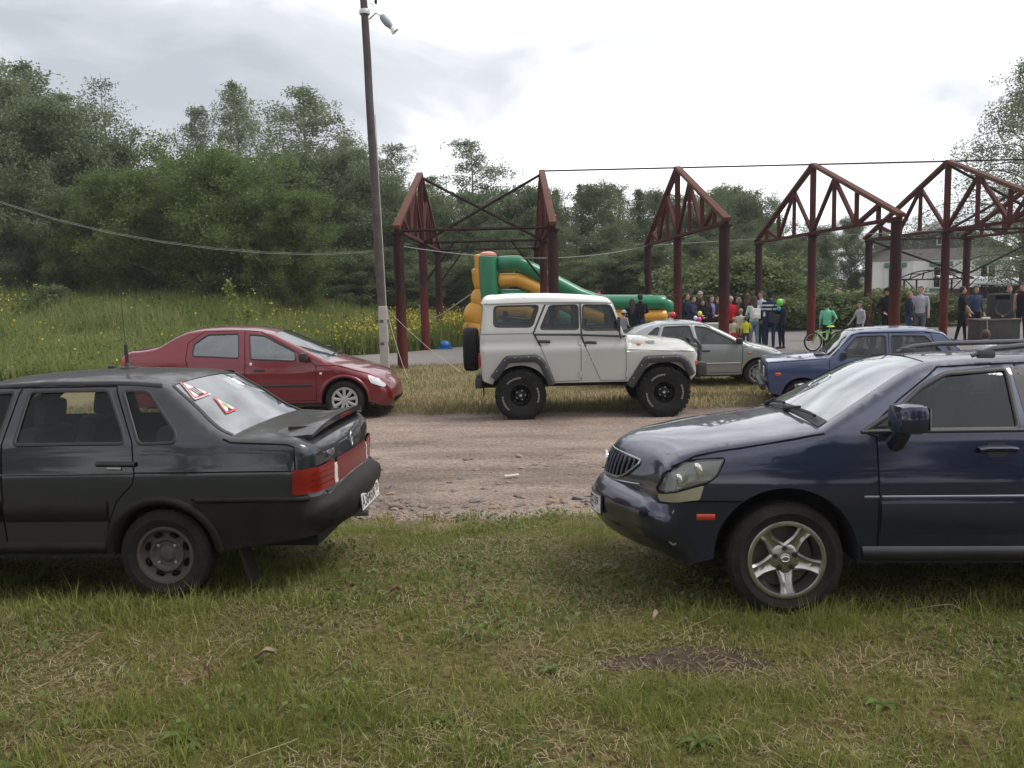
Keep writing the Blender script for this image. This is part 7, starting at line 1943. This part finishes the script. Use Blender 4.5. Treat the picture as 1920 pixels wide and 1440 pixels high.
for i, px in enumerate((-40, 30, 110, 520, 585, 640, 690, 745, 800, 860, 915, 975, 1035, 1100, 1165, 1230)):
    plant(('broad2', 'broad1')[i % 2], px, 46.5 + (i * 7 % 5) * .6, 3.2 + (i * 5 % 4) * .35, ORD[i] + ' low undergrowth bush from the left at the foot of the forest', 'undergrowth_bush', 'bush', 'undergrowth along the forest foot', None, 1.7)
plant('broad1', 1596, 70, 6.9, 'round dark tree left of the white house', 'broadleaf_tree', 'tree', None, 1., .8)
plant('broad2', 1655, 82, 6.2, 'tree top showing over the left slope of the house roof', 'broadleaf_tree', 'tree', None, 2., .8)
plant('weeper', 1915, 46, 14.2, 'tall weeping birch at the right edge overhanging the trusses', 'birch_tree', 'birch', None, 2.6, 1.15)
plant('broad1', 1935, 52, 6.0, 'dark tree filling the space under the weeping birch at the right edge', 'broadleaf_tree', 'tree')
plant('alder', 420, 41, 7.1, 'big round bright green bush left of the lamp post', 'alder_bush', 'bush', None, .4, 1.05)
plant('alder2', 265, 41.5, 6.3, 'upright green bush joined to the left side of the big round bush', 'alder_bush', 'bush', None, 1.3, .9)
plant('alder2', 560, 40, 5.6, 'lower right shoulder of the big round bush', 'alder_bush', 'bush', None, 2.4, .8)
plant('alder2', 170, 43, 5.6, 'green bush at the left foot of the round bush', 'alder_bush', 'bush', None, 4.2, .75)
plant('sapling', 440, 33, 2.5, 'small yellow green sapling above the roof of the red sedan', 'sapling', 'sapling', None, .2)
plant('sapling', 470, 32.5, 1.6, 'low yellowish sapling right beside the taller sapling', 'sapling', 'sapling', None, 2.2, 1.6)
plant('hedge2', 105, 37, 1.5, 'pale elder bush on the grass bank at the far left', 'elder_bush', 'bush', None, 1., 1.1)
hl = [('left end of the hedge, beside the striped man', 1480, 36.5, 1.35), ('behind the fourth mid column', 1520, 37, 1.55), ('behind the boy in mint green', 1560, 37.5, 1.5), ('between the two boys', 1600, 37, 1.4),
      ('just right of the boy in grey', 1640, 37.5, 1.55), ('behind the man in black', 1680, 38, 1.6), ('behind the man in the grey sweatshirt', 1735, 37.5, 1.35), ('right of the grey sweatshirt man', 1765, 37, 1.3), ('behind the man in the black t-shirt', 1815, 37.5, 1.15), ('behind the loudspeaker', 1870, 38, 1.1)]
for i, (w_, px, y, h) in enumerate(hl):
    plant(('hedge1', 'hedge2')[i % 2], px, y, h, 'leafy hedge shrub ' + w_, 'hedge_shrub', 'shrub', 'hedge shrubs along the plaza', None, 1.6)
for i, (w_, px, y, h) in enumerate([('by the far end of the slide', 1290, 41, 2.6), ('behind the women at the table', 1340, 41, 2.9), ('behind the long haired woman', 1400, 40, 3.2), ('behind the striped man', 1445, 40, 3.0)]):
    plant('hedge1', px, y, h, 'tall green shrub ' + w_, 'hedge_shrub', 'shrub', 'shrubs behind the crowd', None, 1.3)

# trees at the photographer's back, seen only as dark reflections in paint and glass
for k, (bx, by, bh, key) in enumerate([(-20, -15, 8, 'broad1'), (-13, -17, 9, 'birch1'), (-6, -16, 8, 'broad1'), (0, -18, 9.5, 'birch2'), (6, -16, 8, 'broad1'), (12, -17, 9, 'broad2'), (18, -16, 8, 'broad1')]):
    tr, cr_, h0 = PROTO[key]
    t = thing('roadside_tree', 'tree behind the viewer, visible only as a dark reflection in car paint and glass', 'tree', (bx, by, -.05), k * 1.3, 'trees behind the viewer'); t.scale = (bh / h0 * 1.15, bh / h0 * 1.15, bh / h0)
    obj('trunk', tr, None, t); obj('crown', cr_, None, t)

# ------------------------------------------------------------------ meadow of tall weeds
def blades(X, Y, Z, H, Wd, lean, g, bend=.5):
    """n blades of grass: 5 verts, 3 triangles each"""
    n = len(X); a = g.uniform(0, 2 * math.pi, n); sx, sy = np.cos(a) * Wd / 2, np.sin(a) * Wd / 2
    b = g.uniform(0, 2 * math.pi, n); l = H * lean * g.uniform(.2, 1.6, n)
    dx, dy = np.cos(b) * l, np.sin(b) * l
    hz = np.sqrt(np.maximum(H ** 2 - (l * .9) ** 2, (H * .15) ** 2))
    P = np.empty((n, 5, 3), np.float32)
    P[:, 0] = np.stack([X - sx, Y - sy, Z], 1); P[:, 1] = np.stack([X + sx, Y + sy, Z], 1)
    mx_, my_, mz_ = X + dx * (1 - bend) * .7, Y + dy * (1 - bend) * .7, Z + hz * .58
    P[:, 2] = np.stack([mx_ - sx * .75, my_ - sy * .75, mz_], 1); P[:, 3] = np.stack([mx_ + sx * .75, my_ + sy * .75, mz_], 1)
    P[:, 4] = np.stack([X + dx, Y + dy, Z + hz], 1)
    i = np.arange(n, dtype=np.int32)[:, None] * 5
    T = np.concatenate([i + [0, 1, 3], i + [0, 3, 2], i + [2, 3, 4]], 1).reshape(-1, 3)
    return P.reshape(-1, 3), T
L_weed = leafmat('meadow_weeds', [(0.075, 0.106, 0.027), (0.138, 0.181, 0.045), (0.213, 0.244, 0.075), (0.288, 0.281, 0.112)], .4, patch=.5)
L_flower = leafmat('yellow_flowers', [(.42, .30, .02), (.55, .42, .03), (.6, .5, .08)], .3)
g = np.random.default_rng(77)
n = 120000
X = g.uniform(-34, 1.5, n); Y = np.where(X < -6.5, 22.5, 28.2) + np.where(X < -6.5, 22, 16) * g.random(n) ** 1.3
keep = ((Y > plaza_far(X) + .1) | (X < -7.7)) & ((X < -1.2) | (Y > 33))
X, Y = X[keep], Y[keep]
Hh = (.42 + 1.0 * fnoise(X * .45, Y * .45, 5)) * np.clip((Y - 21.5) / 5, .45, 1) * g.uniform(.5, 1.25, len(X)) * np.interp(X, [-12, -4, 2], [1.1, 1.0, .7])
V1, T1 = blades(X, Y, gz(X, Y), Hh, g.uniform(.02, .05, len(X)), .3, g)
tag(obj('meadow_weeds', tri_mesh('meadow_weeds', V1, T1), L_weed), 'tall green meadow grass and weeds below the forest edge', 'weeds', kind='stuff')
# leafy side shoots
m = 60000; k = g.integers(0, len(X), m)
C = np.stack([X[k] + g.normal(size=m) * .1, Y[k] + g.normal(size=m) * .1, gz(X[k], Y[k]) + Hh[k] * g.uniform(.2, .95, m)], 1)
V2 = leaves(C, .13, 0, g, .4)
tag(obj('meadow_leaves', tri_mesh('meadow_leaves', V2, quads(V2)), L_bush), 'leafy stems among the meadow weeds', 'weeds', kind='stuff')
fl = fnoise(X * .22, Y * .3, 41)
w_ = np.clip((fl - .6) * 3, 0, 1) + .8 * ((X > -6) & (X < -.5)) + .02
k = g.choice(len(X), 6500, p=w_ / w_.sum())
C = np.stack([X[k] + g.normal(size=len(k)) * .06, Y[k] + g.normal(size=len(k)) * .06, gz(X[k], Y[k]) + Hh[k] * g.uniform(.78, 1.12, len(k))], 1)
V3 = leaves(C, .085, -.3, g, .8)
tag(obj('meadow_flowers', tri_mesh('meadow_flowers', V3, quads(V3)), L_flower), 'yellow flower heads over the meadow weeds', 'flowers', kind='stuff')

# ================================================================== GRASS, HAY AND LITTER
G_grass = leafmat('grass_green', [(.085, .110, .020), (.152, .183, .035), (.225, .240, .06), (.30, .285, .105)], .42, patch=1.3)
G_straw = leafmat('grass_straw', [(.11, .085, .046), (.20, .155, .083), (.28, .225, .13), (.37, .31, .195)], .2, patch=2.)
G_hay = leafmat('hay_mix', [(.11, .10, .035), (.19, .16, .065), (.27, .22, .11), (.33, .27, .15)], .2, patch=.6)
G_broad = leafmat('broad_weed_leaves', [(.06, .095, .02), (.11, .155, .038), (.18, .225, .075)], .4, patch=2.)
g = np.random.default_rng(2024)
def near_pts(n, y0=2.5, y1=8.5):
    Y = y0 + (y1 - y0) * g.random(n) ** 1.0; X = g.uniform(-1, 1, n) * (.70 * y1 + .5)
    k = np.abs(X) < .70 * Y + .5
    return X[k], Y[k]
def bare(X, Y):      # worn soil showing through
    return np.exp(-(((X - .88) / .44) ** 2 + ((Y - 4.13) / .19) ** 2) ** 2)
def thatch(X, Y): return np.clip((.6 * fnoise(X * .9 + 3, Y * 1.3, 51) + .4 * fnoise(X * 3.1, Y * 3.1, 53) + .10 * np.exp(-((Y - 4.55) / .5) ** 2) - .09 * (Y < 3.75) - .45) * 6, 0, 1)
def nmask(X, Y):    # inside the road
    return Y < road_near(X) + .25 * g.random(len(X)) - .05
# patch of bare damp soil
NA, NR = 64, 9; pv = []; pf = []
for k in range(NA):
    a = 2 * math.pi * k / NA; e = 1 + 1.1 * (float(fnoise(np.array(math.cos(a) * 1.7 + 9), np.array(math.sin(a) * 1.7 + 4), 91)) - .5)
    for j in range(NR):
        f = j / (NR - 1); x = .88 + .46 * e * f * math.cos(a); y = 4.13 + .20 * e * f * math.sin(a)
        pv.append((x, y, float(gz(x, y)) + .014 - .03 * f ** 3 + .016 * (float(fnoise(np.array(x * 9), np.array(y * 9), 92)) - .5)))
for k in range(NA):
    for j in range(NR - 1): pf.append((k * NR + j, ((k + 1) % NA) * NR + j, ((k + 1) % NA) * NR + j + 1, k * NR + j + 1))
pb_ = MB(); pb_.add(pv, pf)
tag(pb_.build('bare_soil', mat('damp_soil', (.036, .027, .021), .95, spec=.05, noise=(14, .9, (.085, .066, .046)), bump=(30, 1.)), None, merge=1e-4), kind='structure')
# short grass
X, Y = near_pts(300000); th = thatch(X, Y)
k = nmask(X, Y) & (g.random(len(X)) > th * .6) & (g.random(len(X)) > bare(X, Y) * .88); X, Y, th = X[k], Y[k], th[k]
lush = fnoise(X * 1.6, Y * 1.6, 61)
H = (.028 + .075 * lush ** 1.5) * g.uniform(.5, 1.5, len(X)) * (1 - .45 * th)
V, T = blades(X, Y, gz(X, Y) - .005, H, g.uniform(.0022, .0052, len(X)), .85, g)
tag(obj('grass', tri_mesh('grass', V, T), G_grass), 'short trampled green grass in the foreground', 'grass', kind='stuff')
# taller tufts, also round the wheels of the near cars
ctr = []
for i in range(1900):
    x, y = near_pts(1)
    if len(x) and nmask(x, y)[0] and thatch(x, y)[0] < .75 and bare(x, y)[0] < .3: ctr.append((x[0], y[0], g.uniform(.05, .13)))
for (wx, wy) in ((-2.18, 5.05), (1.52, 4.6)):
    for i in range(26): ctr.append((wx + g.normal() * .32, wy - abs(g.normal()) * .14, g.uniform(.09, .17)))
for i in range(60): ctr.append((g.uniform(-4.3, -1.0), g.uniform(4.5, 5.1), g.uniform(.07, .15))); ctr.append((g.uniform(.9, 4.2), g.uniform(4.1, 4.75), g.uniform(.07, .15)))
for i in range(26): ctr.append((g.uniform(-3.5, -2.6) , g.uniform(4.75, 5.0), g.uniform(.12, .24)) if i < 8 else (g.uniform(-1.6, 1.6), g.uniform(7.2, 7.9), g.uniform(.08, .16)))
for i in range(230): y = g.uniform(2.8, 3.85); ctr.append((g.uniform(-1, 1) * (.66 * y + .2), y, g.uniform(.07, .16)))
ctr = np.array(ctr); m = 26
X = np.repeat(ctr[:, 0], m) + g.normal(size=len(ctr) * m) * .045; Y = np.repeat(ctr[:, 1], m) + g.normal(size=len(ctr) * m) * .045; H = np.repeat(ctr[:, 2], m) * g.uniform(.5, 1.25, len(ctr) * m)
V, T = blades(X, Y, gz(X, Y) - .005, H, g.uniform(.003, .0075, len(X)), .7, g)
tag(obj('grass_tufts', tri_mesh('grass_tufts', V, T), G_grass), 'longer tufts of fresh green grass around the near wheels', 'grass', kind='stuff')
# dry thatch: stalks lying every way
X, Y = near_pts(125000); th = thatch(X, Y); k = nmask(X, Y) & (g.random(len(X)) < (.10 + .75 * th + .4 * bare(X, Y))); X, Y, th = X[k], Y[k], th[k]
k = g.random(len(X)) > bare(X, Y) * .45; X, Y, th = X[k], Y[k], th[k]
n = len(X); L = g.gamma(1.5, .026, n) + .012; a = g.uniform(0, 2 * math.pi, n); z0 = gz(X, Y) + g.uniform(0, .028, n); wd = g.uniform(.0007, .0022, n)
dx, dy = np.cos(a) * L / 2, np.sin(a) * L / 2; bx, by = -np.sin(a) * wd, np.cos(a) * wd; dz = g.normal(size=n) * L * .12; cv = g.normal(size=n) * L * .12
P = np.empty((n, 6, 3), np.float32)
for q, (u, s) in enumerate(((-1, -1), (-1, 1), (0, -1), (0, 1), (1, -1), (1, 1))):
    P[:, q] = np.stack([X + dx * u + bx * s + (-np.sin(a)) * cv * (u == 0), Y + dy * u + by * s + np.cos(a) * cv * (u == 0), z0 + dz * u + .012 * (u == 0)], 1)
i = np.arange(n, dtype=np.int32)[:, None] * 6
T = np.concatenate([i + [0, 1, 3], i + [0, 3, 2], i + [2, 3, 5], i + [2, 5, 4]], 1).reshape(-1, 3)
tag(obj('dry_thatch', tri_mesh('dry_thatch', P.reshape(-1, 3), T), G_straw), 'dry mown stalks lying over the foreground grass', 'hay', kind='stuff')
# a few long bent straws
sb = MB()
for q in range(70):
    x, y = near_pts(1, 3.2, 6.5)
    if not len(x): continue
    x, y = float(x[0]), float(y[0]); a = random.uniform(0, 6.28); L = random.uniform(.22, .5); z = float(gz(x, y))
    pts = [(x + math.cos(a) * L * (f - .5) + .03 * math.sin(3 * f), y + math.sin(a) * L * (f - .5), z + .035 + .05 * math.sin(math.pi * f) * random.uniform(.3, 1)) for f in (0, .25, .5, .75, 1)]
    sb.tube(pts, [.0022, .0022, .0018, .0014, .0008], 4)
tag(sb.build('long_straws', G_straw), 'long bent dry straws lying on the foreground grass', 'straw', kind='stuff')
# broad leaves of low weeds
X, Y = near_pts(26000, 2.5, 8); k = nmask(X, Y) & (fnoise(X * 1.1, Y * 1.1, 71) > .5) & (bare(X, Y) < .4); X, Y = X[k], Y[k]
C = np.stack([X, Y, gz(X, Y) + g.uniform(.015, .075, len(X))], 1)
V = leaves(C, .038, .25, g, .55)
tag(obj('low_weeds', tri_mesh('low_weeds', V, quads(V)), G_broad), 'small broad leaved weeds between the foreground grass', 'weeds', kind='stuff')
# rosette weeds one can tell apart
def rosette(px, py, size, nl, up, label, m=G_broad):
    d = cam.matrix_world.to_3x3() @ Vector(((px - 960) / FPX, (720 - py) / FPX, -1)); t = -CAMZ / d.z; x, y = d.x * t, d.y * t
    root = thing('leafy_weed', label, 'weed', (x, y, float(gz(x, y))), random.uniform(0, 6), 'leafy weeds in the foreground')
    for k in range(nl):
        a = 2.4 * k + random.uniform(-.3, .3); L = size * random.uniform(.7, 1.1); w = L * .28; e = up * random.uniform(.6, 1.2)
        vs = []; fs = []
        for j in range(6):
            f = j / 5; ww = w * math.sin(math.pi * (f * .92 + .06)) ** .8; rr_ = L * f; zz = L * (e * f - .55 * f * f) + .012
            for s, dz in ((-1, .012), (0, 0), (1, .012)): vs.append((rr_ * math.cos(a) - s * ww / 2 * math.sin(a), rr_ * math.sin(a) + s * ww / 2 * math.cos(a), zz + dz * (ww / w)))
        for j in range(5): fs += [(j * 3, j * 3 + 1, j * 3 + 4, j * 3 + 3), (j * 3 + 1, j * 3 + 2, j * 3 + 5, j * 3 + 4)]
        b = MB(); b.add(vs, fs); b.build('leaf', m, root, sharp=None)
rosette(345, 1390, .11, 8, .75, 'pale leafy weed at the lower left of the grass'); rosette(60, 1085, .17, 9, 1.3, 'tall leafy weed beside the sill of the dark sedan'); rosette(1310, 1405, .10, 7, .6, 'round leaved weed near the bottom right of centre')
rosette(830, 1360, .08, 7, .6, 'small leafy weed at the bottom centre'); rosette(1655, 1330, .10, 8, .7, 'leafy weed at the lower right of the grass'); rosette(1030, 1255, .08, 7, .6, 'dark leafy weed just left of the bare soil'); rosette(470, 1250, .07, 6, .6, 'tiny leafy weed amid the dry grass at left')
# dry curled leaves
def dry_leaf(px, py, size, c, label):
    d = cam.matrix_world.to_3x3() @ Vector(((px - 960) / FPX, (720 - py) / FPX, -1)); t = -CAMZ / d.z; x, y = d.x * t, d.y * t
    vs = []; fs = []; n = 7
    for j in range(n):
        f = j / (n - 1); w = size * .45 * math.sin(math.pi * (f * .9 + .05)) ** .7
        for q in range(5): u = q / 2 - 1; vs.append((size * (f - .5), w / 2 * u, .02 * u * u + .018 * math.sin(4 * f) + .004 * random.uniform(-1, 1)))
    for j in range(n - 1):
        for q in range(4): fs.append((j * 5 + q, j * 5 + q + 1, (j + 1) * 5 + q + 1, (j + 1) * 5 + q))
    b = MB(); b.add(vs, fs); o = b.build('dry_leaf', mat('dry_leaf_%d' % int(c[0] * 100), tuple(v * .6 for v in c), .8, noise=(30, .5, tuple(v * .35 for v in c))), None, sharp=None)
    o.location = (x, y, float(gz(x, y)) + .035); o.rotation_euler = (random.uniform(-.3, .3), random.uniform(-.3, .3), random.uniform(0, 6)); tag(o, label, 'leaf', 'dry leaves on the grass')
dry_leaf(497, 1240, .11, (.42, .33, .22), 'pale torn dry leaf in the middle of the left grass'); dry_leaf(388, 1278, .07, (.24, .12, .08), 'small reddish dry leaf below the pale torn one'); dry_leaf(740, 1113, .06, (.30, .19, .13), 'brown dry leaf right of the dark sedan rear'); pass; pass; dry_leaf(1230, 1168, .07, (.42, .37, .3), 'whitish dry leaf in front of the crossover wheel'); pass
# scrap of white paper on the road
b = MB(); b.add([(0, 0, 0), (.16, .02, .01), (.15, .07, .02), (.05, .08, .005), (-.02, .05, .012)], [(0, 1, 2, 3, 4)]); o = b.build('paper_scrap', mat('scrap_white', (.40, .36, .32), .8)); o.location = (-.1, 9.75, -.31); tag(o, 'pale scrap of paper lying on the dirt road', 'paper')
# mown strip beyond the road
n = 120000; X = g.uniform(-9, 13, n); Y = road_far(X) - .25 + (24.6 - 15) * g.random(n) ** 1.25
k = Y < plaza_near(X) + .2; X, Y = X[k], Y[k]; gr = fnoise(X * .6, Y * .6, 81)
H = (.05 + .09 * fnoise(X * 1.5, Y * 1.5, 83)) * g.uniform(.5, 1.5, len(X)); k = gr < .48
V, T = blades(X[k], Y[k], gz(X[k], Y[k]) - .01, H[k], g.uniform(.006, .014, k.sum()), .8, g)
tag(obj('hay_strip', tri_mesh('hay_strip', V, T), G_hay), 'dry yellow mown grass between road and plaza', 'hay', kind='stuff')
k = ~k
V, T = blades(X[k], Y[k], gz(X[k], Y[k]) - .01, H[k] * 1.1, g.uniform(.006, .013, k.sum()), .7, g)
tag(obj('strip_grass', tri_mesh('strip_grass', V, T), leafmat('strip_grass_green', [(.075, .095, .025), (.13, .145, .04), (.21, .19, .08), (.28, .23, .11)], .3, patch=.8)), 'green patches in the mown strip between road and plaza', 'grass', kind='stuff')

# ================================================================== thin summer haze over everything
hm = bpy.data.materials.new('thin_haze'); hm.use_nodes = True
hn = hm.node_tree.nodes; hn.remove(hn['Principled BSDF'])
pv_ = hn.new('ShaderNodeVolumePrincipled'); pv_.inputs['Color'].default_value = (.92, .94, .97, 1); pv_.inputs['Density'].default_value = .0005; pv_.inputs['Anisotropy'].default_value = .2
hm.node_tree.links.new(pv_.outputs[0], hn['Material Output'].inputs['Volume'])
b = MB(); b.box((0, 370, 11), (840, 900, 26))
tag(b.build('haze', hm, None, smooth=False, recalc=True), kind='stuff')
